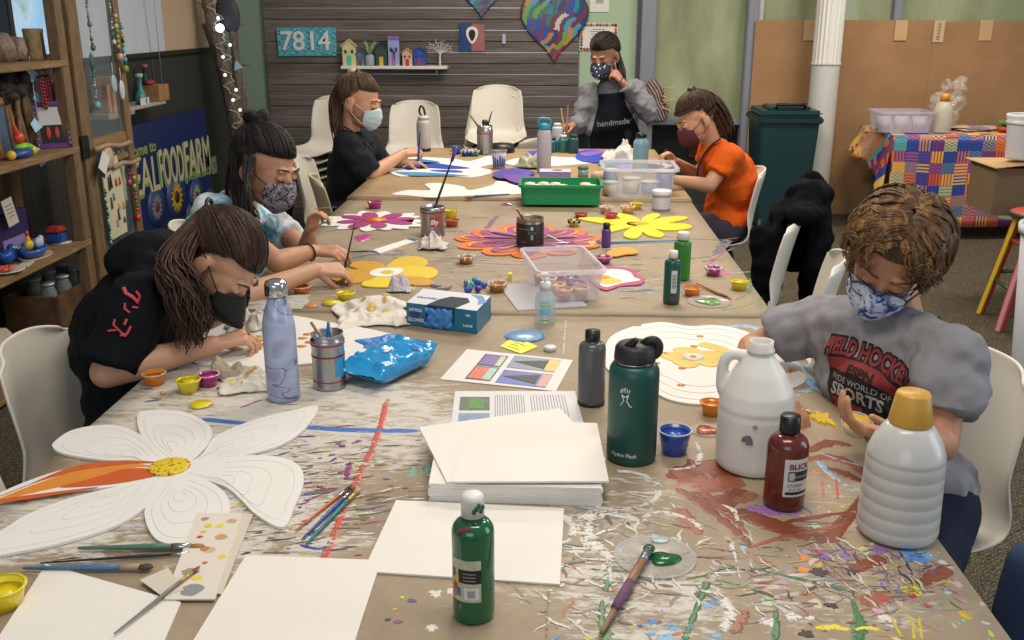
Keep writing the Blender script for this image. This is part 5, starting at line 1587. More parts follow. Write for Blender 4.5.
def person(label,J,H,hands,topm,pantm,skinm,sleeve=1.0,short=False,hs=1.0,bs=1.0,fold=.006,voxel=.004,shoe='#2a2a2c',neck_r=.044,build=True,extra=None,slw=1.0,toplen=0.0):
 """J: joints; hands: {'r': (direction, back-of-hand direction, curl, thumb), 'l': ...}; sleeve: how far down the upper arm (1 = elbow) / forearm (2 = wrist)"""
 t=thing('person',(J['pelvis'].x,J['pelvis'].y,0),label,'person')
 sc=bs
 up=(J['neck']-J['pelvis']).normalized();rv=(J['sh_r']-J['sh_l']).normalized();fw_=up.cross(rv).normalized()
 hipv=J.get('hipv',rv);hw=.085*sc
 hr=J['pelvis']+hipv*hw;hl=J['pelvis']-hipv*hw
 rot=Matrix((rv,fw_,up)).transposed()
 chest=J['chest']
 b=MB()
 b.ell(J['pelvis'],(.14*sc,.10*sc,.11*sc),rot=rot);b.cap(J['pelvis'],.10*sc,chest,.105*sc);b.ell(chest,(.145*sc,.098*sc,.15*sc),rot=rot)
 b.cap(J['sh_r'],.045*sc,J['sh_l'],.045*sc);b.cap(chest,.09*sc,J['neck']-up*.02,.05*sc)
 hb=H@V((0,-.025*hs,-.055*hs))
 b.cap(J['neck']-up*.02,neck_r*1.12,hb,neck_r)
 head_prims(b,H,hs)
 for s in 'rl':
  sh,el,wr=J['sh_'+s],J['el_'+s],J['wr_'+s]
  b.cap(sh,.043*sc,el,.036*sc);
  mid=el.lerp(wr,.28);b.cap(el,.036*sc,mid,.037*sc);b.cap(mid,.037*sc,wr,.0235*sc)
  d_,bk,cu,th=hands[s]
  hand_prims(b,wframe(wr,d_,bk),.87*sc,1 if s=='l' else-1,cu,th)
  hip=hr if s=='r' else hl
  kn,an=J['kn_'+s],J['an_'+s]
  b.cap(hip,.075*sc,kn,.052*sc);b.cap(kn,.052*sc,kn.lerp(an,.35),.052*sc);b.cap(kn.lerp(an,.35),.05*sc,an,.036*sc)
  toe=J.get('toe',V((0,0,0)))
  fd=J['footdir'].normalized();b.cap(an+V((0,0,-.02)),.034,an+fd*.13+V((0,0,-.045)),.026)
 rb=remesh(b,voxel,3)
 rb.build('body',skinm,t)
 p=MB()
 p.ell(J['pelvis'],(.155*sc,.118*sc,.11*sc),rot=rot);p.cap(J['pelvis'],.115*sc,J['pelvis'].lerp(chest,.3),.11*sc)
 for s,hip in(('r',hr),('l',hl)):
  kn,an=J['kn_'+s],J['an_'+s]
  p.cap(hip,.09*sc,kn,.067*sc);p.cap(kn,.067*sc,an,.05*sc,flat=True)
 remesh(p,.009,4,lambda c:.007*noise.noise(c*14)).build('trousers',pantm,t)
 for s in 'rl':
  an=J['an_'+s];fd=J['footdir'].normalized()
  a=MB();a.cap(an+V((0,0,-.035))-fd*.03,.045,an+fd*.15+V((0,0,-.045)),.036);a.cap(an+V((0,0,-.035)),.05,an+V((0,0,.01)),.05,flat=True)
  lo=min(an.z-.085,an.z-.085)
  remesh(a,.007,3).build('shoe',mat(shoe,.6),t)
 g=MB()
 g.ell(chest,(.168*sc,.125*sc,.165*sc),rot=rot);g.ell(J['pelvis'].lerp(chest,.12),(.165*sc,.13*sc,.10*sc),rot=rot);g.cap(J['pelvis'].lerp(chest,.1),.125*sc,chest,.125*sc)
 g.cap(J['sh_r'],.062*sc,J['sh_l'],.062*sc)
 g.cap(chest,.115*sc,J['neck']-up*.045,.075*sc)
 for s in 'rl':
  sh,el,wr=J['sh_'+s],J['el_'+s],J['wr_'+s]
  g.cap(chest.lerp(sh,.5),.085*sc,sh,.066*sc)
  if sleeve<=1:
   e=sh.lerp(el,sleeve)
   g.cap(sh,.064*sc*slw,e,.062*sc*slw,flat=True)
  else:
   g.cap(sh,.064*sc*slw,el,.056*sc*slw);e=el.lerp(wr,sleeve-1)
   g.cap(el,.055*sc*slw,e,(.055-.013*(sleeve-1))*sc*slw,flat=True)
 if extra:extra(g)
 def ff(c):
  return fold*(noise.noise(V((c.x*10,c.y*10,c.z*17)))*1.5+.7*noise.noise(c*33)+1.4*abs(noise.noise(V((c.x*6,c.y*6+3,c.z*9)))))
 gr=remesh(g,.0065,5,ff)
 top=gr.build('top',topm,t)
 bvh=BVHTree.FromPolygons(gr.v,gr.f)
 return t,bvh,dict(up=up,rv=rv,fw=fw_,chest=chest)
def mask_mesh(t,H,s,m,name='face_mask',bulge=1.0,pleat=0,strap='#1c1c1e',fold=False,earloop=True,edge=None,thick=.0022):
 rx,ry,rz=.066*s,.083*s,.066*s
 c0=V((0,.028*s,-.044*s))
 def fn(u,v):
  az=(u-.5)*2*1.18
  k=abs(u-.5)*2
  top_=.052-.026*k**1.3;bot=-.068+.034*k**1.4
  zz=(bot+(top_-bot)*v)*s
  prof=math.sqrt(max(.05,1-(zz/(rz*1.18))**2))
  x=math.sin(az)*rx*prof*1.04
  y=math.cos(az)*ry*prof*(1.0+.14*bulge*math.exp(-(az/.5)**2)*(1 if not fold else 1.2*(1-abs(v-.5))))
  if fold:y+=.02*s*bulge*max(0,1-abs(v-.55)*2.6)*max(0,math.cos(az))
  if pleat:y+=.0035*s*((v*pleat)%1.0-.5)*math.cos(az)
  return H@(c0+V((x,y,zz)))
 a=MB();a.grid(fn,26,22)
 o=a.build(name,m,t,mods=[('SOLIDIFY',dict(thickness=thick,offset=1))])
 if earloop:
  for k,u in((-1,0),(1,1)):
   p0=fn(u,.98);p1=fn(u,.02);e1=H@V((k*.081*s,-.026*s,.012*s));e2=H@V((k*.078*s,-.028*s,-.025*s))
   b=MB();b.tube(catmull([p0,p0.lerp(e1,.5)+(H.to_3x3()@V((k*.004,0,.002))),e1,e2,p1.lerp(e2,.5),p1],4),.0016*s,seg=6);b.build('ear_loop',mat(strap,.6),o)
 return o
def brows(t,H,s,c):
 for k in(-1,1):
  a=MB();a.tube([H@(V((k*x,y,z))*s)for x,y,z in((.012,.0875,.031),(.024,.0885,.036),(.038,.081,.036),(.05,.069,.029))],[.002*s,.0032*s,.003*s,.0012*s],seg=6);a.build('eyebrow',mat(c,.7),t)
  a=MB();a.tube([H@(V((k*x,y,z))*s)for x,y,z in((.016,.0835,.003),(.028,.0885,-.0005),(.042,.0775,.002))],[.0008*s,.0016*s,.0008*s],seg=6);a.build('eyelashes',mat('#1d1512',.7),t)
def shell_pt(d,s,off=1.0):
 """point on the scalp in head space in direction d"""
 d=V(d).normalized()
 r_=1/math.sqrt((d.x/.080)**2+(d.y/.100)**2+(d.z/.090)**2)
 return(V((0,-.018,.03))+d*r_*off)*s
def hair(t,H,s,m,tie,tail,n=230,off=1.03,seed=1,low=-.55,tail_r=.03,wavy=0,front=.62,tailn=70,name='hair',cap=True,taper=True,lockr=.0027,part=None,drop=None):
 """scalp locks swept from the hairline to the tie point, then a tail along the path 'tail' (world points)"""
 random.seed(seed)
 a=MB()
 if cap:
  def fn(u,v):
   an=u*2*PI;el=PI/2-v*(PI*.5+.55)
   d=V((math.cos(el)*math.sin(an),-math.cos(el)*math.cos(an),math.sin(el)))
   fr=d.y
   if d.y>-.05 and d.z<front+.05:d.z=front+.05;d=d.normalized()
   return H@shell_pt(d,s,.985 if d.y<.1 else .955)
  a.grid(fn,36,16)
 T=V(tie).normalized()
 for i in range(int(n*2.8)):
  an=rnd(-PI,PI)
  fy=math.cos(an)
  zl=front if fy>.45 else(low+(front-low)*max(0,(fy+.15)/.6)if fy>-.15 else low)
  z0=rnd(zl,.95)if random.random()<.6 else zl+rnd(0,.06)
  h_=math.sqrt(max(0,1-min(z0,.98)**2))
  d0=V((math.sin(an)*h_,fy*h_,z0)).normalized()
  if part is not None and random.random()<.8:pass
  q0=d0
  ang=q0.angle(T)
  if ang<.08:continue
  P=[]
  k=9
  lift=off+rnd(0,.055)
  for j in range(k+1):
   f=j/k
   q=(q0*math.sin((1-f)*ang)+T*math.sin(f*ang))/math.sin(ang)
   P.append(H@shell_pt(q,s,.975+(lift-.975)*min(1,.15+f*2.2)+.02*math.sin(f*PI)+rnd(-.003,.003)))
  a.tube(P,[lockr*s*(.4 if j==0 else 1)for j in range(k+1)],seg=5,flat=.5)
 TP=H@shell_pt(T,s,1.06)
 if tail:
  base=[TP]+[V(p)for p in tail]
  for i in range(int(tailn*2.6)):
   ox=V((rnd(-1,1),rnd(-1,1),rnd(-1,1)));ox=ox.normalized()*rnd(0,1)**.5
   ph=rnd(0,6.28)
   L=rnd(.72,1.0)
   C_=catmull(base,6);C_=C_[:max(4,int(len(C_)*L))]
   P=[]
   for j,p in enumerate(C_):
    f=j/len(C_);sw=tail_r*(.35+1.0*math.sin(min(1,f*1.25)*PI*.62))
    w_=wavy*V((math.sin(f*16+ph),math.cos(f*14+ph),0))*f
    P.append(p+ox*sw+w_)
   a.tube(P,[lockr*s*1.1*(1-.75*(j/len(P))**3)for j in range(len(P))],seg=5)
 if drop:
  for d_,pts,spd,cnt in drop:
   for i in range(int(cnt*2.2)):
    b0=H@shell_pt(V(d_)+V((rnd(-.25,.25),rnd(-.25,.25),rnd(-.25,.25))),s,1.05)
    o_=V((rnd(-1,1),rnd(-1,1),rnd(-.6,.6)))*spd;ph=rnd(0,6)
    C_=catmull([b0]+[V(p)+o_*(.5+.5*j/len(pts))for j,p in enumerate(pts)],6)
    C_=[p+wavy*V((math.sin(j*.9+ph),math.cos(j*.8+ph),0))for j,p in enumerate(C_)]
    a.tube(C_,[lockr*s*(1-.7*(j/len(C_))**2)for j in range(len(C_))],seg=5)
 return a.build(name,m,t),TP
def arm_px(px,py,y):return aty(px,py,y)
LEG=dict()
def legs(J,pel,kd,side,kz=.50,kl=.40,ad=None):
 """seated legs: kd = thigh direction, side = the person's right"""
 kd=V(kd).normalized();side=V(side).normalized()
 J['pelvis']=V(pel);J['hipv']=side;J['footdir']=kd
 for s,k in(('r',1),('l',-1)):
  kn=V(pel)+kd*kl+side*(k*.11);kn.z=kz
  J['kn_'+s]=kn;a_=kn-kd*.03;a_.z=.09;J['an_'+s]=a_
DOWN=(0,0,1)
pinch=(.75,.7,.85,.95)
fist=(.95,1.05,1.1,1.1)
# ------ B: black hoodie, front left
J={}
legs(J,(-.99,2.15,.53),(1,.05,0),(0,-1,0))
J['chest']=aty(128,335,2.24);J['neck']=aty(172,268,2.27)
J['sh_r']=aty(140,300,2.10);J['sh_l']=aty(180,285,2.42)
J['el_r']=V((-.985,2.00,.768));J['wr_r']=atz(212,345,.785)
J['el_l']=aty(235,300,2.62);J['wr_l']=atz(316,270,.80)
Hc=aty(221,262,2.24)
HB=hframe(Hc,(.52,-.14,-.84),(.7,0,.7))
hood=lambda g:(g.ell(J['neck']+V((-.07,-.0,.035)),(.08,.11,.045),rot=Matrix.Rotation(-.5,3,'Y')),g.cap(J['neck']+V((-.02,-.10,.0)),.045,J['neck']+V((-.05,.12,.02)),.05),g.cap(J['neck']+V((.04,-.08,-.02)),.03,J['neck']+V((-.02,-.09,.02)),.04))
SK1=skin('#b98a6e','#c89a7c')
pb_,bv,fr_=person('person in a black hoodie and black mask bending over the table, painting',J,HB,{'r':((.75,.55,.12),(-.25,-.25,1),(.55,.7,.85,.95),.75),'l':((.85,.35,-.05),(-.2,-.55,.9),(.8,.85,.95,1.0),.8)},cloth('#0b0e13',.2,.4),mat('#1b2230',.9),SK1,sleeve=.93,fold=.008,hs=1.0,extra=hood,slw=1.06,bs=1.0)
mask_mesh(pb_,HB,1.0,mat('#0c0c0e',.75),bulge=1.5,fold=True)
brows(pb_,HB,1.0,'#3a261c')
HM1=hairmat('#1d120d','#38241b','#5c4030')
sh0=aty(195,260,2.12)
hair(pb_,HB,1.0,HM1,(-.15,-.98,.10),[aty(172,262,2.10),aty(184,290,2.08),aty(192,318,2.08),aty(194,338,2.08)],n=300,seed=5,tail_r=.036,wavy=.006,low=-.2,front=.36,tailn=110)
a=MB();p=HB@V((.083,-.012,-.04));a.ell(p,.0035,seg=8);a.build('earring',mat('#e8e4da',.2),pb_)
a=MB();TPb=HB@shell_pt((-.15,-.98,.10),1.0,1.08);a.tube([TPb+V((.0,.022*math.cos(k*.7),.022*math.sin(k*.7)))for k in range(9)],.005,closed=True);a.build('hair_tie',BLACK,pb_)
def stick(body_px,bvh,parent,m,wd=.007,yy=2.0):
 for seg in body_px:
  P=[]
  for x,y in seg:
   o_=V((0,0,CAM_H));d_=_ray(x,y).normalized()
   hit=bvh.ray_cast(o_,d_)
   if hit[0]is None:continue
   P.append(hit[0]+hit[1]*.0015)
  if len(P)>1:
   a=MB();a.tube(P,wd*.5,seg=6,flat=.5);a.build('sleeve_letter',m,parent)
def dens(seg,n=5):return[tuple(seg[i][k]+(seg[i+1][k]-seg[i][k])*j/n for k in(0,1))for i in range(len(seg)-1)for j in range(n)]+[seg[-1]]
PINK=mat('#b8434c',.6)
stick([dens(q)for q in([(124,288),(126,293),(133,297),(138,302)],[(136,291),(140,296),(137,304)],[(125,303),(125,309),(130,313)],[(132,307),(138,308)],[(127,319),(124,325)],[(115,319),(114,325),(120,331),(126,337)],[(108,331),(117,330)],[(131,326),(127,334),(120,335)])],bv,pb_,PINK,.0095)
# ------ C: tie-dye
J={}
legs(J,(-1.08,3.48,.53),(1,.0,0),(0,-1,0))
J['chest']=aty(224,244,3.38);J['neck']=aty(234,197,3.27)
J['sh_r']=aty(213,212,3.12);J['sh_l']=aty(262,216,3.50)
J['el_r']=atz(277,262,.79);J['wr_r']=atz(313,251,.80)
J['el_l']=aty(308,252,3.30);J['wr_l']=aty(309,234,3.22)
Hc=aty(266,168,3.20)
HC_=hframe(Hc,(.84,-.38,-.40),(.2,0,1))
def m_tiedye():
 n=NT('tie_dye')
 f=n.noise(6,4,.7,n.coord(),2.2)
 g=n.noise(5,2,.5,n.coord(loc=(4,2,1)))
 c1=n.ramp(f,[(.40,'#dfe3e6'),(.50,'#c9dfe8'),(.56,'#3fa7c4'),(.66,'#8fb9c9'),(.74,'#5a6a8c')])
 c2=n.ramp(f,[(.35,'#c9c6bd'),(.55,'#8f8f9a'),(.7,'#4c4a6a')])
 n.put(n.b.inputs['Base Color'],n.mix(n.n('MapRange',_0=g,_1=.55,_2=.66).outputs[0],c1,c2));n.set(Roughness=.9);n.bump(f,.25,.01)
 return n.m
SK2=skin('#ad7d61','#bd8c6e')
pc_,bv,fr_=person('person in a white and turquoise tie-dye shirt with dark hair half up',J,HC_,{'r':((.95,.1,.0),(-.1,-.3,1),(.5,.6,.7,.8),.6),'l':((.35,-.25,.9),(-.75,.3,.5),(.6,.75,.9,1.0),.7)},m_tiedye(),mat('#23252b',.9),SK2,sleeve=.62,fold=.006,hs=1.13,bs=.96,voxel=.0045)
mk=NT('floral_mask');f_=mk.noise(70,4,.7,mk.coord(),1.0);mk.put(mk.b.inputs['Base Color'],mk.ramp(f_,[(.4,'#23222c'),(.5,'#5c5560'),(.56,'#b8b4bd'),(.6,'#2c2b38')]));mk.set(Roughness=.8)
mask_mesh(pc_,HC_,1.13,mk.m,bulge=1.0)
brows(pc_,HC_,1.13,'#1d1714')
HM2=hairmat('#0e0b0b','#1f1918','#3a302c')
hair(pc_,HC_,1.13,HM2,(-.05,-.75,.62),[],n=240,seed=8,low=-.1,front=.34,tailn=0,drop=[((.35,-.85,-.1),[aty(238,185,3.12),aty(243,210,3.05),aty(247,228,3.05)],.035,90),((.1,-.95,-.1),[aty(232,190,3.25),aty(240,205,3.2),aty(250,222,3.1)],.035,70),((.95,.1,-.05),[aty(247,190,3.03),aty(250,215,3.02)],.016,26),((-.9,-.2,-.1),[aty(262,195,3.42),aty(262,222,3.42)],.03,30)],wavy=.003)
a=MB();TPc=HC_@shell_pt((-.05,-.62,.78),1.13,1.22)
random.seed(4)
for i in range(22):
 an=i*.57;a.ell(TPc+V((.028*math.cos(an),.028*math.sin(an),.012*math.sin(i*2.1))),(.018,.018,.014),seg=8)
remesh(a,.005,2,lambda c:.006*noise.noise(c*60)).build('scrunchie',mat('#111014',.85),pc_)
a=MB();wr=J['wr_r'];el=J['el_r'];bb_=wr.lerp(el,.10);tq=(wr-el).normalized();sd=tq.orthogonal().normalized();s2=tq.cross(sd)
a.tube([bb_+(sd*math.cos(k*.52)+s2*math.sin(k*.52))*.0285 for k in range(12)],.0028,closed=True);a.build('wrist_band',mat('#33241d',.7),pc_)
# ------ D: dark sweater, surgical mask
J={}
legs(J,(-1.08,5.05,.53),(1,.1,0),(.1,-1,0))
J['chest']=aty(352,172,5.02);J['neck']=aty(350,131,5.0)
J['sh_r']=aty(346,146,4.84);J['sh_l']=aty(364,141,5.20)
J['el_r']=aty(371,175,4.86);J['wr_r']=aty(404,153,5.12)
J['el_l']=aty(385,168,5.28);J['wr_l']=atz(404,161,.80)
Hc=aty(360,102,4.98)
HD=hframe(Hc,(.86,-.22,-.30),(.1,0,1))
SK3=skin('#bd8a69','#cc9a77')
pd_,bv,fr_=person('person in a dark sweater and pale surgical mask with long ponytail, painting blue',J,HD,{'r':((.9,.35,.1),(-.1,-.6,.8),(.8,.9,1.0,1.05),.8),'l':((.9,.2,-.1),(0,0,1),(.4,.5,.6,.6),.4)},cloth('#1f232a',.25,.4),mat('#121316',.9),SK3,sleeve=.96,fold=.008,hs=1.12,bs=1.0,voxel=.005,slw=1.05)
mask_mesh(pd_,HD,1.12,mat('#b6c6cb',.7),bulge=.9,pleat=4,strap='#c9ced0')
brows(pd_,HD,1.12,'#4a3323')
HM3=hairmat('#2c1d14','#5a412e','#866a4e')
_,TPd=hair(pd_,HD,1.12,HM3,(0,-.55,.83),[aty(341,88,5.0),aty(336,105,5.0),aty(337,125,4.98),aty(340,140,4.96)],n=240,seed=3,low=-.25,front=.42,tail_r=.03,tailn=80)
a=MB();a.ell(TPd,(.026,.03,.022));a.build('hair_tie',mat('#b89478',.6),pd_)
a=MB();a.ell(TPd+V((.03,-.01,-.004)),(.018,.022,.02));a.build('dark_hair_tie',BLACK,pd_)
a=MB();nk=J['neck'];a.tube(catmull([nk+V((-.02,-.06,.03)),nk+V((.05,-.075,-.01)),nk+V((.12,-.07,-.08))],5),.008,flat=.5);a.build('neck_strap',BLACK,pd_)
# ------ E: standing, grey sweatshirt, black apron
J={'pelvis':V((.33,6.46,.82)),'hipv':V((-1,.05,0)),'footdir':V((-.1,-1,0))}
J['kn_r']=V((.22,6.44,.45));J['kn_l']=V((.42,6.47,.45));J['an_r']=V((.21,6.5,.09));J['an_l']=V((.43,6.53,.09))
J['chest']=aty(612,104,6.47);J['neck']=aty(612,80,6.45)
J['sh_r']=aty(591,95,6.48);J['sh_l']=aty(634,90,6.46)
J['el_r']=aty(580,124,6.42);J['wr_r']=aty(572,126,6.24)
J['el_l']=aty(648,112,6.38);J['wr_l']=aty(623,83,6.33)
Hc=aty(604,56,6.40)
HE=hframe(Hc,(-.38,-.80,-.45),(0,0,1))
SK4=skin('#9c6c53','#ab7a5f')
pe_,bv,fr_=person('standing person in a grey sweatshirt, black apron and dotted mask',J,HE,{'r':((-.6,-.5,.1),(-.4,-.3,.9),(.9,1.0,1.05,1.1),.8),'l':((-.62,-.1,.75),(.6,-.6,.4),(.9,1.0,1.1,1.1),.7)},cloth('#77787c',.15,.4),mat('#20242c',.9),SK4,sleeve=1.9,fold=.010,hs=1.12,bs=1.03,voxel=.0055,slw=1.12)
mk=NT('dotted_mask');vo=mk.n('TexVoronoi',Scale=42,Vector=mk.coord());mk.put(mk.b.inputs['Base Color'],mk.mix(mk.math('LESS_THAN',vo.outputs['Distance'],.22),'#1a2036','#c5cad6'));mk.set(Roughness=.8)
mask_mesh(pe_,HE,1.12,mk.m,bulge=1.3,fold=True)
brows(pe_,HE,1.12,'#1c1412')
HM4=hairmat('#120c0b','#241916','#3c2a24')
hair(pe_,HE,1.12,HM4,(-.25,-.95,-.25),[aty(620,66,6.42),aty(622,76,6.38),aty(621,84,6.3)],n=250,seed=13,low=-.35,front=.4,tail_r=.022,tailn=40)
def wrap(bvh,origin,xdir,zdir,pts,off,push=.35):
 out=[]
 F=frame(origin,xdir,zdir)
 n_=V(zdir).normalized()
 for x,y in pts:
  p=F@V((x,y,push));h=bvh.ray_cast(p,-n_)
  out.append(h[0]+n_*off if h[0]is not None and(h[0]-p).length<push+.25 else None)
 return out
up=fr_['up'];fz=(fr_['fw']+V((0,-.2,0))).normalized();rx_=-fr_['rv']
a=MB();N,K=22,26;vs=[];O=fr_['chest']
last={}
for j in range(K+1):
 y=.085-.58*j/K
 hwd=.085+.075*min(1,max(0,(j-3)/9))
 row=wrap(bv,O,rx_,fz,[((i/N-.5)*2*hwd,y)for i in range(N+1)],.012)
 F=frame(O,rx_,fz)
 for i in range(N+1):
  q=row[i]
  if q is None or y<-.2:
   zz=last.get(i,.13)
   q=F@V(((i/N-.5)*2*hwd,y,zz+.008*math.sin(i*.9)))
  else:last[i]=(F.inverted()@q).z
  vs.append(q)
w_=N+1
a.add(vs,[(j*w_+i,(j+1)*w_+i,(j+1)*w_+i+1,j*w_+i+1)for j in range(K)for i in range(N)])
ap=a.build('apron',cloth('#10141c',.2,.3),pe_,mods=[('SMOOTH',dict(factor=.5,iterations=3)),('SOLIDIFY',dict(thickness=.006))])
F=frame(O,rx_,fz)
for k in(-1,1):
 a=MB();a.tube(catmull([F@V((k*.08,.085,last.get(11,.13)-.0)),F@V((k*.07,.14,.10)),J['neck']+V((k*.05,-.04,.02))],5),.011,flat=.4);a.build('apron_strap',BLACK,ap)
vs,fs=text_geo('handmade',.05,.0005)
a=MB();a.add(vs,fs,0,False,frame(F@V((.0,-.10,last.get(11,.13)+.035)),rx_,fz));a.build('printed_words',mat('#8d9196',.6),ap)
# ------ F: orange t-shirt
J={}
legs(J,(.86,4.88,.53),(-1,.0,0),(0,1,0))
J['chest']=aty(733,182,4.86);J['neck']=aty(712,143,4.84)
J['sh_r']=aty(716,150,5.02);J['sh_l']=aty(729,156,4.68)
J['el_r']=aty(697,176,5.05);J['wr_r']=aty(676,162,4.94)
J['el_l']=aty(709,186,4.62);J['wr_l']=atz(676,180,.80)
Hc=aty(696,119,4.80)
HF=hframe(Hc,(-.78,-.30,-.52),(-.3,0,1))
pf_,bv,fr_=person('person in a bright orange t-shirt and maroon mask leaning over a painting',J,HF,{'r':((-.55,-.35,.55),(.5,.3,.8),(.8,.9,1.0,1.05),.8),'l':((-.95,.1,.0),(0,-.3,1),(.5,.6,.7,.7),.5)},cloth('#e0601a',.08,.35),mat('#3a3540',.9),SK3,sleeve=.60,fold=.006,hs=1.03,bs=.98,voxel=.005,slw=1.02)
mask_mesh(pf_,HF,1.03,mat('#571f26',.8),bulge=1.1,strap='#2a1114')
brows(pf_,HF,1.03,'#33221a')
_,TPf=hair(pf_,HF,1.03,hairmat('#23160f','#453020','#6e5038'),(0,-.35,.93),[aty(706,97,4.82),aty(716,108,4.84),aty(724,122,4.84),aty(727,132,4.84)],n=240,seed=6,low=-.25,front=.34,tail_r=.035,tailn=80)
a=MB();a.ell(TPf,(.026,.026,.022));a.build('hair_tie',BLACK,pf_)
a=MB();a.grid(lambda u,v:HF@shell_pt((math.sin((u-.5)*3.2),math.cos((u-.5)*3.2),.36+.14*v),1.03,1.05),24,3);a.build('headband',mat('#1c1c22',.7),pf_,mods=[('SOLIDIFY',dict(thickness=.003))])
a=MB();nk=J['neck'];a.tube(catmull([nk+V((.03,-.07,.03)),nk+V((-.03,-.07,-.02)),nk+V((-.07,-.06,-.12)),nk+V((-.06,-.06,-.22))],5),.009,flat=.5);a.build('apron_strap',mat('#15151a',.7),pf_)
# ------ A: grey t-shirt, curly hair, glasses
J={'pelvis':V((.79,1.96,.53)),'hipv':V((-.35,.93,0)),'footdir':V((-.9,-.4,0))}
J['kn_r']=V((.60,2.02,.52));J['kn_l']=V((.69,1.64,.49));J['an_r']=V((.60,2.0,.09));J['an_l']=V((.76,1.60,.09))
J['chest']=aty(882,385,1.98);J['neck']=aty(903,325,1.99)
J['sh_r']=aty(822,316,2.15);J['sh_l']=aty(950,354,1.80)
J['el_r']=atz(752,348,.785);J['wr_r']=atz(762,392,.785)
J['el_l']=aty(940,445,1.72);J['wr_l']=aty(893,436,1.60)
Hc=aty(892,258,1.94)
HA=hframe(Hc,(-.43,-.68,-.58),(.24,-.2,1))
SK5=skin('#b5805f','#c58f6d')
GREY=cloth('#8d8c90',.07,.3,sc=60)
pa_,bva,fra=person('person in a grey printed t-shirt, glasses and blue patterned mask with curly hair',J,HA,{'r':((.5,-.75,-.05),(0,.1,1),(.5,.6,.7,.8),.6),'l':((-.82,-.15,.22),(.15,-.15,-1),(.45,.5,.55,.6),.15)},GREY,cloth('#1f2737',.2,.3),SK5,sleeve=.66,fold=.011,hs=0.97,bs=.93,slw=1.06)
mk=NT('blue_print_mask');f_=mk.noise(26,4,.7,mk.coord(),1.5);mk.put(mk.b.inputs['Base Color'],mk.ramp(f_,[(.42,'#d5dbe8'),(.5,'#b9c8e4'),(.53,'#2c5fa8'),(.62,'#183a78')]));mk.set(Roughness=.8)
mask_mesh(pa_,HA,0.97,mk.m,bulge=1.0)
brows(pa_,HA,0.97,'#6b4a30')
gl=MB()
for k in(-1,1):
 gl.tube([HA@(V((k*.031+.025*math.cos(q),.104-.006*abs(math.cos(q))*(1 if math.cos(q)*k>0 else 0),.000+.019*math.sin(q)))*0.97)for q in[i*PI/10 for i in range(20)]],.0018,closed=True,seg=6)
gl.tube([HA@(V((x,.106,.004))*0.97)for x in(-.008,0,.008)],.0018,seg=6)
gl.build('glasses_frame',mat('#3b3038',.3,.4),pa_)
for k in(-1,1):
 a=MB();a.tube([HA@(V(p)*0.97)for p in((k*.056,.098,.004),(k*.075,.06,.006),(k*.082,.0,.006),(k*.08,-.02,-.01))],.0018,seg=6);a.build('temple',mat('#3b3038',.3,.4),pa_)
 a=MB();a.lathe([(0,0),(.0235*0.97,0),(.0235*0.97,.001),(0,.001)],X=HA@Matrix.Translation(V((k*.031,.103,0))*0.97)@Matrix.Rotation(-PI/2,4,'X'),sy=.78);a.build('lens',clear('#dfe6ee',.18,.03),pa_)
def curly(t,H,s,m,seed=2,n=1500):
 random.seed(seed);a=MB()
 def fn(u,v):
  an=u*2*PI;el=PI/2-v*(PI*.5+.45)
  d=V((math.cos(el)*math.sin(an),-math.cos(el)*math.cos(an),math.sin(el)))
  if d.y>.2 and d.z<.45:d.z=.45;d=d.normalized()
  return H@shell_pt(d,s,0.97)
 a.grid(fn,30,14)
 for i in range(n//8):
  sd=random.choice((-1,1));y0=rnd(-.85,.70)
  d0=V((sd*rnd(.0,.10),y0,.80)).normalized()
  an=sd*(PI/2+(-y0)*1.35+rnd(-.45,.45));an=max(-PI,min(PI,an))
  fr2=math.cos(an);zl=rnd(.10,.50)if fr2>.62 else rnd(-.70,.25)
  d1=V((math.sin(an),fr2,zl)).normalized()
  ang=d0.angle(d1)
  if ang<.1:continue
  ph=rnd(0,6.28);amp=rnd(.007,.017)*s;tw=rnd(8,16);out=rnd(1.12,1.36);K=20
  for c in range(9):
   P=[];o1,o2,dl=rnd(-1,1)*.0075,rnd(-1,1)*.0075,rnd(.84,1.0)
   for j in range(K+1):
    f=j/K*dl
    q=(d0*math.sin((1-f)*ang)+d1*math.sin(f*ang))/math.sin(ang)
    b=shell_pt(q,s,1.07+(out-1.07)*math.sin(min(1,f*1.4)*PI/2))
    tq=q.orthogonal().normalized();t2=q.cross(tq);g=amp*(.15+f**1.5)
    P.append(H@(b+tq*(math.cos(f*tw+ph)*g+o1*(.5+f))+t2*(math.sin(f*tw+ph)*g+o2*(.5+f))))
   a.tube(P,[rnd(.0016,.0026)*s*(1-.6*(j/K)**3)for j in range(K+1)],seg=5)
 return a.build('hair',m,t)
curly(pa_,HA,0.97,hairmat('#2a1b10','#5d4227','#a37c48'))
a=MB();nk=J['neck'];a.tube(catmull([nk+V((.055,-.03,.03)),nk+V((.07,-.055,.0)),nk+V((.085,-.05,-.04))],4),.0045);a.build('dark_strap',BLACK,pa_)
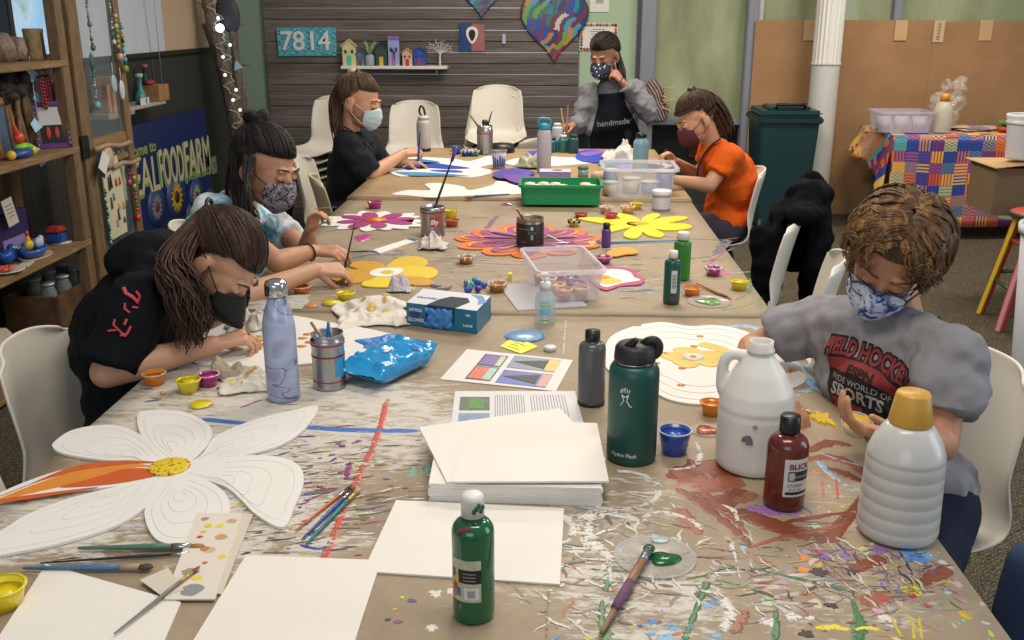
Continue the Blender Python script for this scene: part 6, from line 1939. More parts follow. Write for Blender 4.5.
def press(body,org,xd,nd,size,m,name,arc=0.0,off=.0015,stretch=(1,1),bold=.0,shape=None,sp=1.0):
 if shape is None:
  vs,fs=text_geo(body,size,0,bold=bold,space=sp)
 else:
  vs,fs=[V((x,y,0))for x,y in shape],[list(range(len(shape)))]
 bm=bmesh.new()
 bv_=[bm.verts.new(v)for v in vs]
 for f in fs:
  try:bm.faces.new([bv_[i]for i in f])
  except ValueError:pass
 bmesh.ops.triangulate(bm,faces=bm.faces[:])
 for _ in range(4):
  lg_=[e for e in bm.edges if e.calc_length()>.012]
  if not lg_:break
  bmesh.ops.subdivide_edges(bm,edges=lg_,cuts=1)
  bmesh.ops.triangulate(bm,faces=bm.faces[:])
 F=frame(org,xd,nd);n_=V(nd).normalized();n_=F.to_3x3()@V((0,0,1))
 ok={}
 for v in bm.verts:
  x,y=v.co.x*stretch[0],v.co.y*stretch[1]
  y+=arc*(x*x)*-1
  p=F@V((x,y,.3));h=bva.ray_cast(p,-n_)
  if h[0]is not None:v.co=h[0]+n_*off
  else:v.co=F@V((x,y,0));ok[v]=1
 bad=[v for v in bm.verts if v in ok]
 if bad:bmesh.ops.delete(bm,geom=bad,context='VERTS')
 a=MB();a.bm(bm,0,False)
 return a.build(name,m,pa_)
hit=bva.ray_cast(V((0,0,CAM_H)),_ray(872,372).normalized())
org=hit[0]
nd=(V((0,0,CAM_H))-org).normalized()*.55+fra['fw']*.6
rx_=-fra['rv'];
hp=bva.ray_cast(V((0,0,CAM_H)),_ray(830,345).normalized())[0];hq=bva.ray_cast(V((0,0,CAM_H)),_ray(918,392).normalized())[0]
xd=(hq-hp).normalized()if hp and hq else rx_
PB,PR,PG=mat('#1d191b',.8),mat('#8c2f33',.8),mat('#a9a9ad',.8)
yv=frame(org,xd,nd).to_3x3()@V((0,1,0));xv=frame(org,xd,nd).to_3x3()@V((1,0,0))
org=org-xv*.022
o2=org+yv*.026
press('FIELD HOCKEY',o2,xd,nd,.046,PB,'print_outline',arc=1.6,off=.0012,stretch=(.72,1.05),bold=.006)
press('FIELD HOCKEY',o2,xd,nd,.046,PR,'print_lettering',arc=1.6,off=.0024,stretch=(.72,1.05),bold=.0012)
o3=org-yv*.028
sh_=[(-.10,.030),(-.05,.040),(0,.043),(.05,.040),(.095,.028),(.08,-.03),(.04,-.10),(-.04,-.10),(-.08,-.03)]
press('',o3,xd,nd,1,PB,'print_shield',arc=1.2,off=.0012,shape=sh_)
press('',o3,xd,nd,1,PR,'print_red_band',arc=1.2,off=.0022,shape=[(-.095,.026),(-.05,.034),(0,.037),(.05,.034),(.09,.023),(.086,.0),(0,.010),(-.088,.003)])
press('',o3,xd,nd,1,PR,'print_red_base',arc=.8,off=.0022,shape=[(-.062,-.05),(.02,-.055),(.012,-.095),(-.036,-.095)])
press('ESPN',o3+yv*.016,xd,nd,.026,PB,'print_lettering',arc=1.2,off=.0032,stretch=(1.1,1),bold=.001)
press('WIDE WORLD OF',o3-yv*.009,xd,nd,.018,PG,'print_lettering',arc=1.0,off=.0032)
press('SPORTS',o3-yv*.034,xd,nd,.036,PG,'print_lettering',arc=.8,off=.0032,bold=.001)
# ====== THINGS ON THE TABLES
Z0,Z1,Z2=TZ+.0008,TZ+.0008,.7565
def L(name,label,cat,px,py,parts,z=None,group=None,seg=28,rot=0,base=None):
 """a turned thing standing on the table at photo pixel (px, py); parts = [(name, profile, material)]"""
 z=Z0 if z is None else z
 p=base if base is not None else atz(px,py,z)
 t=thing(name,p,label,cat,group=group)
 X_=Matrix.Translation((p.x,p.y,z))@Matrix.Rotation(rot,4,'Z')
 for pn_,prof,m_ in parts:
  a=MB();a.lathe(prof,X=X_,seg=seg);a.build(pn_,m_,t)
 return t,X_
def wraptext(t,X_,body,r_,z,size,m,ang,name='lettering',bold=0,sx=1.0,off=.0006):
 vs,fs=text_geo(body,size,0,bold=bold)
 out=[]
 for v in vs:
  a_=ang+v.x*sx/r_
  out.append(V(((r_+off)*math.cos(a_),(r_+off)*math.sin(a_),z+v.y)))
 a=MB();a.add([X_@v for v in out],fs,0,False)
 return a.build(name,m,t)
def band(t,X_,r_,z0,z1,a0,a1,m,name='label',off=.0005,seg=20,r2=None):
 a=MB();r2=r_ if r2 is None else r2
 a.lathe([(r_+off,z0),(r2+off,z1)],X=X_,a0=a0,a1=a1,seg=seg)
 a.build(name,m,t)
CAMDIR=-PI/2
def facing(p):return math.atan2(-p.y,-p.x)
BK=mat('#141416',.35)
CH=mat('#c3c4c6',.18,1.0,vary=.04)
# ------ sheets and boards
_qn=[0]
def quad(name,label,cat,pts,z,th,m,group=None,kids=None):
 _qn[0]+=1;th+=8e-6*_qn[0]
 P=[atz(x,y,z+th)for x,y in pts]
 c=sum(P,V())/len(P)
 a=MB();a.prism([(p.x,p.y)for p in P],z,z+th)
 if kids:
  t=thing(name,(c.x,c.y,z),label,cat,group=group);a.build('sheet',m,t);return t,P
 o=a.build(name,m,loc=(c.x,c.y,z));tag(o,label,cat,group);return o,P
CARD=mat('#e4dfd6',.6,vary=.02)
quad('blank_canvas_board','blank white canvas board lying between the card stack and the green bottle','board',[(396,500),(564,508),(560,584),(363,571)],Z0,.003,CARD,'blank canvas boards laid singly')
quad('blank_canvas_board','blank white canvas board at bottom centre, left of the green bottle','board',[(246,555),(381,560),(346,668),(176,668)],Z0,.003,CARD,'blank canvas boards laid singly')
quad('blank_canvas_board','blank white canvas board in the bottom left corner under the brushes','board',[(46,564),(181,602),(152,668),(-22,668)],Z0,.003,CARD,'blank canvas boards laid singly')
labs=['lowest','second','third','fourth','fifth','sixth','seventh']
zz=Z0
random.seed(44)
for i in range(7):
 dx,dy=rnd(-1.2,1.2),rnd(-1.5,1.5)
 quad('stacked_board',labs[i]+(' from the bottom' if i else '')+' white board in the thick stack at table centre','board',[(440+dx,441+dy),(592+dx,436+dy),(603+dx,504+dy),(429+dx,498+dy)]if 0 else[(437+dx,441),(596+dx,446),(602+dx,504-2.6*i),(429+dx,499-2.6*i)],zz,.0042,CARD,'white boards in the centre stack')
 zz+=.0046
quad('stacked_board','white board turned askew on the stack, its left corner sticking out','board',[(419,427),(560,408),(606,459),(447,482)],zz,.0035,CARD,'white boards in the centre stack')
quad('stacked_board','topmost white board on the centre stack, right corner overhanging','board',[(470,419.5),(597,423),(608,481),(449,481)][:1]+[(597,423),(609,481),(452,481.5)],zz+.0036,.003,CARD,'white boards in the centre stack')
def onsheet(P,u,v,z):
 a_=P[0].lerp(P[1],u);b_=P[3].lerp(P[2],u);q=a_.lerp(b_,v);q.z=z;return q
def patch(t,P,u0,v0,u1,v1,z,m,name,n=1):
 _qn[0]+=1;z+=1e-5*(_qn[0]%40)
 q=[onsheet(P,u,v,z)for u,v in((u0,v0),(u1,v0),(u1,v1),(u0,v1))]
 a=MB();a.prism([(p.x,p.y)for p in q],z,z+.0004);return a.build(name,m,t)
t,P=quad('printed_sheet','printed sheet with four colour pictures beside the grey bottle','paper',[(467,349),(573,360),(556,391),(440,379)],Z0,.0012,mat('#dcd8d4',.5,vary=.02),None,True)
zt=Z0+.0013
for(u0,v0,u1,v1,c,nm)in((.20,.10,.42,.48,'#26222c','picture_border'),(.20,.50,.42,.92,'#26222c','picture_border'),(.215,.13,.36,.45,'#6a52a0','picture'),(.36,.13,.41,.45,'#b9c49c','picture'),(.215,.53,.34,.89,'#d0633f','picture'),(.34,.53,.41,.89,'#9cc3b9','picture'),(.47,.06,.90,.46,'#7d8796','picture'),(.47,.54,.90,.94,'#4f5fae','picture'),(.80,.08,.90,.44,'#d9b45a','picture'),(.82,.56,.90,.92,'#c88d84','picture')):
 patch(t,P,u0,v0,u1,v1,zt+(.0004 if nm=='picture' else 0),mat(c,.4,vary=.35,vscale=120),nm)
for(v0,v1)in((.12,.40),(.60,.88)):
 q=[onsheet(P,.50,(v0+v1)/2,0),onsheet(P,.8,v0,0),onsheet(P,.8,v1,0)]
 a=MB();a.prism([(p.x,p.y)for p in q],zt+.0013,zt+.0018);a.build('printed_tree',mat('#2a3328',.5,vary=.6,vscale=200),t)
t,P=quad('printed_sheet','printed sheet of small text and two photos, half under the board stack','paper',[(455,391),(575,391),(586,432),(450,432)],Z0,.0012,mat('#d6d5d6',.5,vary=.02),None,True)
patch(t,P,.05,.16,.29,.50,zt,mat('#5f6a55',.5,vary=.6,vscale=90),'photo');patch(t,P,.12,.22,.24,.46,zt+.0004,mat('#4e8a3c',.5,vary=.5,vscale=90),'photo_detail');patch(t,P,.05,.57,.29,.9,zt,mat('#7d93b0',.5,vary=.4,vscale=90),'photo')
for(u0,u1)in((.33,.58),(.62,.92)):
 a=MB()
 for k in range(13):
  uu=u0+(u1-u0)*k/13
  q=[onsheet(P,uu,.10+.04*(k%3==0),0),onsheet(P,uu+.007,.10,0),onsheet(P,uu+.007,.9-.25*((k*7)%3==0),0),onsheet(P,uu,.9-.25*((k*7)%3==0),0)]
  a.prism([(p.x,p.y)for p in q],zt,zt+.0003)
 a.build('text_lines',mat('#8a8c92',.6),t)
t,P=quad('sticky_note','yellow square sticky note with black handwriting','note',[(500,346),(515,335.5),(538,346.5),(521,353.5)],Z0,.0012,mat('#e8e83a',.5,vary=.03),None,True)
a=MB()
for k in range(4):
 q0=onsheet(P,.15+.2*k,.25,zt+.0006);q1=onsheet(P,.2+.2*k,.75-.2*(k%2),zt+.0006);qm=q0.lerp(q1,.5)+V((.003,.002,0))
 a.tube([q0,qm,q1],.0006,seg=5)
a.build('handwriting',mat('#333320',.6),t)
t,P=quad('paint_test_paper','folded off-white paper with small yellow and orange paint dabs','paper',[(197,513),(243,513),(215,599),(164,599)],Z0+.0035,.002,mat('#d8d0c2',.6,vary=.03),None,True)
a=MB();q=[atz(x,y,Z0+.0032)for x,y in((205,513),(253,514),(222,594),(190,590))];a.prism([(p.x,p.y)for p in q],Z0+.001,Z0+.0033);a.build('under_sheet',mat('#cdc3b2',.6),t)
a=MB();q=[atz(x,y,Z0+.006)for x,y in((140,580),(168,568),(184,590),(163,597))];a.prism([(p.x,p.y)for p in q],Z0+.0057,Z0+.0065);a.build('folded_corner',mat('#cfc5b3',.6),t)
for(x,y,r_,c)in((205,519,4,'#b8876a'),(232,521,5,'#c9a27e'),(208,526,4,'#d8c23c'),(220,526,4,'#e2cf35'),(203,532,3,'#d9bd3a'),(200,537,3,'#c4492f'),(221,537,6,'#c79a62'),(222,557,4,'#dccb3a'),(205,549,5,'#c7794a'),(205,563,3,'#c46a4a'),(190,572,8,'#9a9188'),(192,590,12,'#8e8c8d'),(197,578,5,'#e0cc2e'),(210,550,6,'#cdb199')):
 o=blot(None,x,y,r_,r_*.5,c,top=Z0+.0048,name='paint_dab',h=.0004)if 0 else None
 c0=atz(x,y,Z0+.0057);rx=atz(x+r_,y,Z0+.0057).x-c0.x;a=MB()
 a.prism([(c0.x+rx*math.cos(k*.5)*(1+.25*math.sin(k*3+x)),c0.y+rx*.9*math.sin(k*.5))for k in range(12)],c0.z,c0.z+.0005);a.build('paint_dab',mat(c,.4),t)
 # ------ flower cut-outs
def flat(parent,pts,z,th,m,name,world=False,side=None):
 """closed outline through points (photo pixels, or world x,y when world)"""
 Q=[V((x,y,0))if world else atz(x,y,z+th)for x,y in pts]
 C_=catmull(Q,5,closed=True)
 a=MB();a.prism([(p.x,p.y)for p in C_],z,z+th)
 return a.build(name,m,parent)
WB=mat('#e2dfd9',.6,vary=.03)
c0=atz(170,470,Z0)
fl_=thing('flower_cutout',c0,'huge white wooden flower cut-out with one orange petal, front left','flower cut-out')
pet=[[(172,466),(150,448),(139,430),(138,414),(150,410),(180,411),(203,420),(212,431),(208,444),(192,460)],[(168,472),(140,461),(106,460),(66,454),(53,447),(55,441),(72,430),(100,425),(124,427),(149,440),(168,458)],[(170,474),(150,480),(110,487),(72,490),(0,501),(-30,506),(-10,497),(30,480),(70,468),(120,461),(155,464)],[(172,472),(160,492),(143,509),(112,527),(56,544),(10,553),(-26,558),(-20,545),(5,528),(30,513),(70,498),(110,488),(150,478)],[(168,474),(155,492),(145,508),(147,525),(158,540),(180,544),(215,536),(228,520),(229,500),(216,485),(190,474)],[(174,470),(200,478),(225,486),(240,498),(256,514),(283,527),(295,505),(303,485),(302,470),(290,460),(262,455),(220,458)],[(172,468),(200,456),(216,436),(253,420),(290,411),(318,406),(305,428),(280,445),(240,456),(205,465)]]
PENC=mat('#bdbbba',.7)
for i,pp in enumerate(pet):
 o=flat(fl_,pp,Z0+.0001*i,.0045,WB,'petal')
 zz_=Z0+.0001*i+.0046
 cx_,cy_=sum(p[0]for p in pp)/len(pp),sum(p[1]for p in pp)/len(pp)
 if i!=2:
  a=MB()
  for k,sc_ in enumerate((.82,.62,.42,.22)):
   Q=[atz(170+(x-170)*(1 if k==0 else .98-.1*k)*1.0,470+(y-470)*(1 if k==0 else .98-.1*k),zz_)for x,y in[((x-cx_)*sc_+cx_,(y-cy_)*sc_+cy_)for x,y in pp]]
   Q=catmull(Q,4)
   a=MB();a.tube(Q,.00035,seg=4);a.build('pencil_line',PENC,o)
 else:
  z3=zz_
  flat(o,[(152,466),(120,463),(75,471),(30,486),(0,498),(-10,502),(40,491),(80,482),(110,476),(128,468)],z3,.0006,mat('#d9882f',.4,vary=.15),'orange_paint')
  flat(o,[(168,471),(140,468),(120,470),(85,480),(60,487),(110,484),(150,477)],z3+.0004,.0006,mat('#c95a24',.4,vary=.15),'orange_paint')
  flat(o,[(156,462),(120,460.5),(72,467),(20,488),(-20,504),(30,484),(75,471),(125,464)],z3+.0006,.0006,mat('#c65c22',.4,vary=.15),'orange_paint')
  flat(o,[(98,487),(60,491),(0,499),(-20,504),(20,500),(65,493)],z3+.0004,.0006,mat('#c95a24',.4,vary=.15),'orange_paint')
P=atz(170,470,Z0);rr=atz(190,470,Z0).x-P.x
n_=NT('dotted_yellow_paint');vo=n_.n('TexVoronoi',Scale=110,Vector=n_.coord());n_.put(n_.b.inputs['Base Color'],n_.mix(n_.math('LESS_THAN',vo.outputs['Distance'],.33),'#dcc42a','#b0582a'));n_.set(Roughness=.4)
a=MB();a.lathe([(0,0),(rr,0),(rr,.0035),(rr*.9,.0045),(0,.0048)],X=Matrix.Translation((P.x,P.y,Z0+.0048)));a.build('centre',n_.m,fl_)
def radial(parent,c,z,th,m,name,k,n,r0,r1,wd,rot=0,tip=1.0,jit=0,sep=True,elong=1.0):
 for i in range(n):
  random.seed(k*100+i)
  an=rot+2*PI*i/n+rnd(-jit,jit);R1=r1*(1+rnd(-jit,jit));
  pts=[(r0,-wd*.3),(r0+(R1-r0)*.45,-wd),(r0+(R1-r0)*.8,-wd*.8*tip),(R1,0),(r0+(R1-r0)*.8,wd*.8*tip),(r0+(R1-r0)*.45,wd),(r0,wd*.3)]
  W_=[(c.x+(x*math.cos(an)-y*math.sin(an)),c.y+(x*math.sin(an)+y*math.cos(an))*elong)for x,y in pts]
  flat(parent,W_,z+.00012*i,th,m,name,world=True)
def disc(parent,c,r_,z,th,m,name,sy=1.0,seg=28,wob=None):
 a=MB();a.lathe([(0,0),(r_,0),(r_,th),(0,th)],X=Matrix.Translation((c.x,c.y,z)),sy=sy,seg=seg,wob=wob);return a.build(name,m,parent)
c=atz(376,221.5,Z1);t=thing('flower_cutout',c,'white jagged flower cut-out painted with magenta petals, near the cream chair','flower cut-out')
disc(t,c,.15,Z1,.003,WB,'board');radial(t,c,Z1,.003,WB,'white_petal',1,14,.08,.205,.036,.1,.8,.12)
MG=mat('#a53b7e',.4,vary=.12)
radial(t,c,Z1+.0055,.001,MG,'magenta_petal',2,8,.035,.165,.030,.35,1.1,.08)
disc(t,c,.045,Z1+.008,.001,mat('#dd6a3a',.4),'orange_ring');disc(t,c,.022,Z1+.0092,.0015,mat('#e4a63a',.4),'centre')
c=atz(529,241,Z1);t=thing('flower_cutout',c,'orange-edged purple flower cut-out behind the black tin','flower cut-out')
OR,PU=mat('#d9702c',.4,vary=.12),mat('#9a3f86',.4,vary=.12)
disc(t,c,.19,Z1,.003,OR,'board');radial(t,c,Z1,.0035,OR,'orange_petal',3,11,.10,.275,.058,.2,1.15,.05)
radial(t,c,Z1+.0052,.0012,mat('#e2a23c',.4),'yellow_line',4,11,.06,.243,.043,.2,1.15,.05)
disc(t,c,.10,Z1+.0050,.0022,PU,'purple_disc');radial(t,c,Z1+.0068,.0008,PU,'purple_petal',5,11,.03,.232,.038,.2,1.1,.05)
radial(t,c,Z1+.0092,.0006,mat('#d9893a',.4),'inner_line',6,11,.04,.19,.020,.2,1.0,.05);radial(t,c,Z1+.0112,.0005,mat('#6a2f86',.4),'violet_heart',7,11,.05,.175,.013,.2,1.0,.05)
c=atz(388,271,Z1);t=thing('flower_cutout',c,'yellow flower cut-out with white centre, its petal being painted','flower cut-out')
YL,YM=mat('#dcb92a',.4,vary=.12),mat('#cf9a2a',.4,vary=.15)
for i,pp in enumerate(([(386,268),(398,258),(415,256),(427,260),(424,266),(405,270)],[(388,270),(408,266),(430,267),(438,272),(430,278),(405,276)],[(385,272),(405,276),(424,277),(434,282),(428,285),(405,283)],[(384,272),(396,280),(410,285),(390,287),(362,285),(372,276)],[(382,271),(372,279),(352,283),(337,281),(331,276),(348,270),(365,269)],[(384,270),(366,270),(350,266),(352,262),(372,261),(384,264)])):
 flat(t,pp,Z1+.0001*i,.004,(YL,mat('#e2c52c',.4),YM,mat('#e6cc2a',.4),YM,YM)[i],'petal')
flat(t,[(370,272),(380,268),(400,268),(403,271),(392,276),(374,276)],Z1+.005,.0006,WB,'white_centre');flat(t,[(380,272),(388,270),(394,272),(387,274)],Z1+.0058,.0004,YL,'yellow_dab')
c=atz(638,225,Z1);t=thing('flower_cutout',c,'bright yellow long-petalled flower cut-out near the white jar','flower cut-out')
Y2=mat('#e3d51f',.4,vary=.06)
for i,pp in enumerate(([(637,224),(610,224),(580,219),(585,217),(612,218),(636,221)],[(636,222),(622,219),(616,214),(622,213),(636,217),(640,221)],[(640,222),(645,216),(655,213),(660,215),(652,220),(646,223)],[(642,223),(660,218),(680,216),(688,218),(672,222),(650,226)],[(644,225),(665,223),(688,224),(690,228),(670,230),(650,228)],[(642,226),(655,229),(664,234),(660,237),(648,235),(640,229)],[(640,227),(642,233),(636,238),(626,237),(624,233),(632,227)],[(638,225),(622,229),(608,232),(604,229),(616,224),(634,222)])):
 flat(t,pp,Z1+.0001*i,.0045,Y2,'petal')
disc(t,c,.045,Z1+.001,.0042,Y2,'board');disc(t,c,.036,Z1+.0056,.0005,mat('#d39a3a',.4),'tan_centre',sy=.6)
c=atz(616,277,Z1);t=thing('flower_cutout',c,'white and magenta edged flower piece right of the clear box of cups','flower cut-out')
flat(t,[(588,276),(596,268),(618,267),(634,270),(638,275),(645,279),(640,284),(620,286),(606,290),(594,284)],Z1,.004,mat('#b23d72',.4),'board')
flat(t,[(592,276),(600,270),(618,269),(630,272),(634,277),(640,280),(622,283),(606,287),(597,282)],Z1+.0042,.0006,WB,'white_paint')
flat(t,[(592,277),(600,274),(612,277),(622,281),(608,284),(598,281)],Z1+.005,.0006,mat('#e2c02e',.4),'yellow_paint');flat(t,[(592,276),(598,274),(610,277),(600,279)],Z1+.0058,.0006,mat('#dc8430',.4),'orange_paint')
t=thing('flower_cutout',atz(622,252,Z1),'small orange petal piece beside the purple mini bottle','flower cut-out')
flat(t,[(607,253),(612,249),(625,247),(636,249),(637,253),(626,254),(614,256)],Z1+.004,.004,mat('#dc9a2a',.4),'petal');blk=MB();q=atz(618,256,Z1);blk.box((q.x,q.y,Z1+.002),(.02,.02,.004));blk.build('prop',mat('#46434a',.5),t)
c=atz(700,357,Z0);t=thing('round_board',c,'big round white board with a small yellow flower and orange dots','board')
edge_=[(605,365),(608,340),(628,328),(660,322),(690,326),(715,325),(742,330),(775,345),(800,368),(806,380),(790,388),(760,390),(745,398),(705,404),(672,400),(650,390),(625,380)]
flat(t,edge_,Z0,.004,WB,'board')
for k in range(5):
 an=2*PI*k/5+.5;q=atz(693,359,Z0);
 a=MB();a.lathe([(0,0),(.032,0),(.030,.0008),(0,.0008)],X=Matrix.Translation((q.x+.046*math.cos(an),q.y+.046*math.sin(an),Z0+.0041+.0001*k)),wob=lambda b,z:1+.1*math.sin(3*b));a.build('yellow_petal',mat('#dfc05a',.5),t)
q=atz(693,359,Z0);disc(t,q,.026,Z0+.0056,.0005,WB,'white_centre');disc(t,q,.008,Z0+.0062,.0008,mat('#d3893a',.4),'orange_dot')
flat(t,[(698,345),(706,342),(730,349),(736,355),(728,354),(708,348)],Z0+.0042,.0006,mat('#e0bd55',.5),'yellow_stroke')
for x,y in((638,327),(664,355),(682,370),(720,366),(700,338),(694,348),(681,387),(656,365),(788,374),(784,391),(760,383),(792,373)):
 q=atz(x,y,Z0);disc(t,q,.009,Z0+.0042,.001,mat('#d9863a',.4),'orange_dot',sy=.8,seg=12)
for k in range(3):
 a=MB();a.tube(catmull([atz(x,y,Z0+.0044)for x,y in[((x-700)*(.9-.15*k)+700,(y-360)*(.9-.15*k)+360)for x,y in edge_]],4),.0004,seg=4);a.build('pencil_line',PENC,t)
t=thing('flower_cutout',atz(265,350,Z0),'white cut-out with orange and yellow centre under the hoodie wearer\'s hand','flower cut-out')
flat(t,[(180,352),(205,333),(240,318),(280,314),(330,322),(375,330),(408,340),(395,352),(350,360),(300,364),(262,372),(225,366),(196,362)],Z0,.004,WB,'board')
random.seed(14)
for k in range(26):
 x=238+rnd(0,52);y=335+rnd(0,14)
 if(x-262)**2/30**2+(y-342)**2/9**2>1:continue
 q=atz(x,y,Z0);disc(t,q,rnd(.008,.015),Z0+.0042+.00003*k,.001,mat(random.choice(['#dc8a2a','#d9742a','#e2c52c','#dca02a']),.35),'paint_dab',sy=.7,seg=14)
for x,y in((303,340),(310,344),(302,348),(308,336)):q=atz(x,y,Z0);disc(t,q,.013,Z0+.0042,.001,mat('#dc8a2a',.35),'paint_dab',sy=.7,seg=14)
BL=mat('#3448b0',.4,vary=.2)
c=atz(455,163,Z2);t=thing('flower_cutout',c,'white flower cut-out being painted blue on the far table','flower cut-out')
flat(t,[(388,170),(398,163),(406,158),(425,157),(455,159),(470,161),(488,156),(500,158),(497,163),(480,167),(491,170),(488,174),(470,177),(445,175),(420,174),(400,176)],Z2,.004,WB,'board')
flat(t,[(405,166),(425,162),(450,165),(470,168),(450,169),(425,168),(408,170)],Z2+.0042,.0008,BL,'blue_paint');flat(t,[(402,160),(420,159),(440,162),(425,164),(406,163)],Z2+.0042,.0008,mat('#2f7fb0',.4),'blue_paint');flat(t,[(395,172),(415,172),(440,173),(470,176),(440,175.5),(410,175.5)],Z2+.0042,.0008,mat('#3f93bf',.4),'blue_paint')
flat(t,[(430,170),(455,170),(463,172),(445,172)],Z2+.0052,.0008,mat('#2f5fb8',.4),'blue_paint')
c=atz(470,190,Z2);t=thing('flower_cutout',c,'plain white flower cut-out on the far table, front edge','flower cut-out')
flat(t,[(392,194),(408,190),(430,190),(425,184),(440,183),(462,186),(470,190),(492,185),(498,181),(520,184),(530,188),(525,193),(490,195),(450,196),(430,197),(405,195)],Z2,.004,WB,'board')
c=atz(525,160,Z2);t=thing('flower_cutout',c,'white flower cut-out with a solid blue tip left of the teal-capped bottle','flower cut-out')
flat(t,[(505,163),(518,158),(540,156),(560,157),(580,158),(605,161),(580,164),(550,166),(530,167)],Z2,.004,WB,'board');flat(t,[(523,154),(530,151),(545,151),(552,154),(540,158),(525,157)],Z2+.0042,.003,mat('#3f55bd',.4),'blue_paint')
c=atz(600,156,Z2);t=thing('painted_paper',c,'crumpled blue and violet painted paper in front of the apron','paper')
flat(t,[(576,158),(580,151),(595,150),(612,153),(625,156),(610,160),(590,162)],Z2+.005,.004,mat('#3c4db5',.4,vary=.3),'blue_part');flat(t,[(580,153),(592,151),(606,151),(598,154),(585,156)],Z2+.0095,.002,mat('#8f5fbf',.4),'violet_part');flat(t,[(600,160),(612,161),(620,165),(605,166),(598,164)],Z2+.003,.003,mat('#1f6f8f',.4),'teal_part')
for kz_,(pts,c_,lab)in enumerate((([(614,166),(640,163),(665,166),(652,170),(630,170)],'#8a72c8','violet painted strip behind the light blue bottle'),([(617,161),(632,159),(636,162),(622,163)],'#3f7fc8','small bright blue card behind the clear bin'),([(640,166),(662,163),(672,166),(655,169)],'#c9c4cc','pale card under the hands of the person in orange'),([(493,173),(512,168),(535,172),(520,177),(500,178)],'#5a49a8','violet and blue painted paper left of the pale bottle'),([(503,176),(525,175),(548,180),(520,183)],'#7a4fae','purple painted paper in front of the pale bottle'))):
 q=atz(sum(p[0]for p in pts)/len(pts),sum(p[1]for p in pts)/len(pts),Z2);t=thing('painted_strip',q,lab,'paper');flat(t,pts,Z2+.001+.0035*kz_*(kz_>2),.003,mat(c_,.4,vary=.25),'sheet')
crumple(atz(531,168,Z2).x,atz(531,168,Z2).y,.16,.12,Z2,.07,8.8,mat('#a7a88a',.5,vary=.5,vscale=60),'crumpled_wrap','crumpled blue and yellow wrapping heap left of the pale bottle','wrapping',24)
t,P=quad('white_strip','long white strip with blue band lying beyond the yellow flower','card',[(372,250),(410,238),(418,240),(380,253)],Z1,.004,WB,None,True)
patch(t,P,.90,0,1.0,1,Z1+.0042,mat('#42689c',.4),'blue_band')
# ------ paint cups
def cup(px,py,col,label,r_=.022,h=.024,z=None,fill=.8,lip='#e9e4da',body=None,group='plastic paint cups',drips=None,rim=True):
 z=Z0 if z is None else z
 p=atz(px,py,z)
 t=thing('paint_cup',p,label,'paint cup',group=group)
 X_=Matrix.Translation((p.x,p.y,z));rb_=r_*.76
 a=MB();a.lathe([(0,0),(rb_,0),(rb_+(r_-rb_)*fill,h*fill),(r_,h),(r_-.0012,h),(rb_+(r_-rb_)*fill-.001,h*fill),(0,h*fill-.0005)],X=X_,seg=26)
 a.build('cup_body',body or wet(col),t)
 a=MB();a.lathe([(0,h*fill),((r_-.0022)*(.76+.24*fill),h*fill+.0004),((r_-.0025)*.6,h*fill-.001),(0,h*fill+.0006)],X=X_,seg=26,wob=lambda b,zz:1);a.build('paint',wet(col),t)
 a=MB();a.lathe([(r_-.0014,h-.0006),(r_+.0022,h-.0006),(r_+.0024,h+.0008),(r_-.0014,h+.0008)],X=X_,seg=26);a.build('rim',clear(lip,.55,.2)if rim else wet(col),t)
 if drips:
  random.seed(int(px));a=MB()
  for k in range(7):
   an=k*.9+rnd(0,.3);rr_=r_+.0012
   a.cap((p.x+rr_*math.cos(an),p.y+rr_*math.sin(an),z+h),.0042,(p.x+rr_*.93*math.cos(an),p.y+rr_*.93*math.sin(an),z+h-rnd(.004,.014)),.003,seg=8)
  a.lathe([(r_-.004,h-.001),(r_+.002,h+.001),(r_-.001,h+.003)],X=X_,wob=lambda b,zz:1+.08*math.sin(4*b))
  remesh(a,.0016,1).build('dried_drips',mat(drips,.5),t)
 return t
ORG,YLW,MAG='#e0862a','#e2cc1f','#a3267a'
cup(155,384,ORG,'orange paint cup under the forearm, leftmost of the row of three',.0245,.026,fill=.7,body=clear('#e0862a',.85))
cup(189,391,YLW,'yellow paint cup in the middle of the row under the forearm',.0255,.026,rim=False,fill=.9)
cup(209,385,MAG,'magenta paint cup at right of the row under the forearm',.0235,.026,fill=.85)
cup(5,605,YLW,'bright yellow paint cup at the bottom left corner',.030,.030,rim=False,fill=.7)
cup(674,452,'#2450b0','large blue paint cup between the green flask and the white jug',.0300,.045,fill=.85)
cup(711,414,ORG,'orange paint cup tucked behind the white jug',.022,.026,rim=False)
cup(302,293,'#df7426','orange paint cup with dried white rim above the blue marbled bottle',.025,.020,drips='#d58a52')
cup(346,300,'#ddc81f','yellow paint cup behind the tin, left of the paper towel',.026,.023,rim=False)
cup(375,208,'#b3337f','magenta paint cup behind the magenta daisy',.031,.026,z=Z1,rim=False)
cup(452,226,'#b5512c','rust paint cup supporting a yellow one beside the red-banded coffee tin',.028,.024,z=Z1,rim=False,group=None)
cup(451,219,'#dcc526','yellow paint cup behind the rust one beside the coffee tin',.028,.036,z=Z1,rim=False,group=None)
cup(466,263,'#b27a3c','brown cup with white dried drips left of the clear box',.026,.022,drips='#e2d6c4')
cup(497,291,'#b8793a','brown dripped cup behind the glove box',.027,.024,drips='#ddcab0')
cup(713,275,'#a63b7e','magenta cup crusted white at the right table edge',.025,.024,drips='#dcc3d2')
cup(739,289,'#ddca22','yellow cup nearest the right edge of the middle table',.0265,.026,rim=False)
cup(692,295,'#df7f2a','orange cup beside the dark green slim bottle',.025,.022,rim=False)
cup(574,226,'#d2b92c','yellow and navy cup lying right of the black tin',.022,.022,drips='#2d3560')
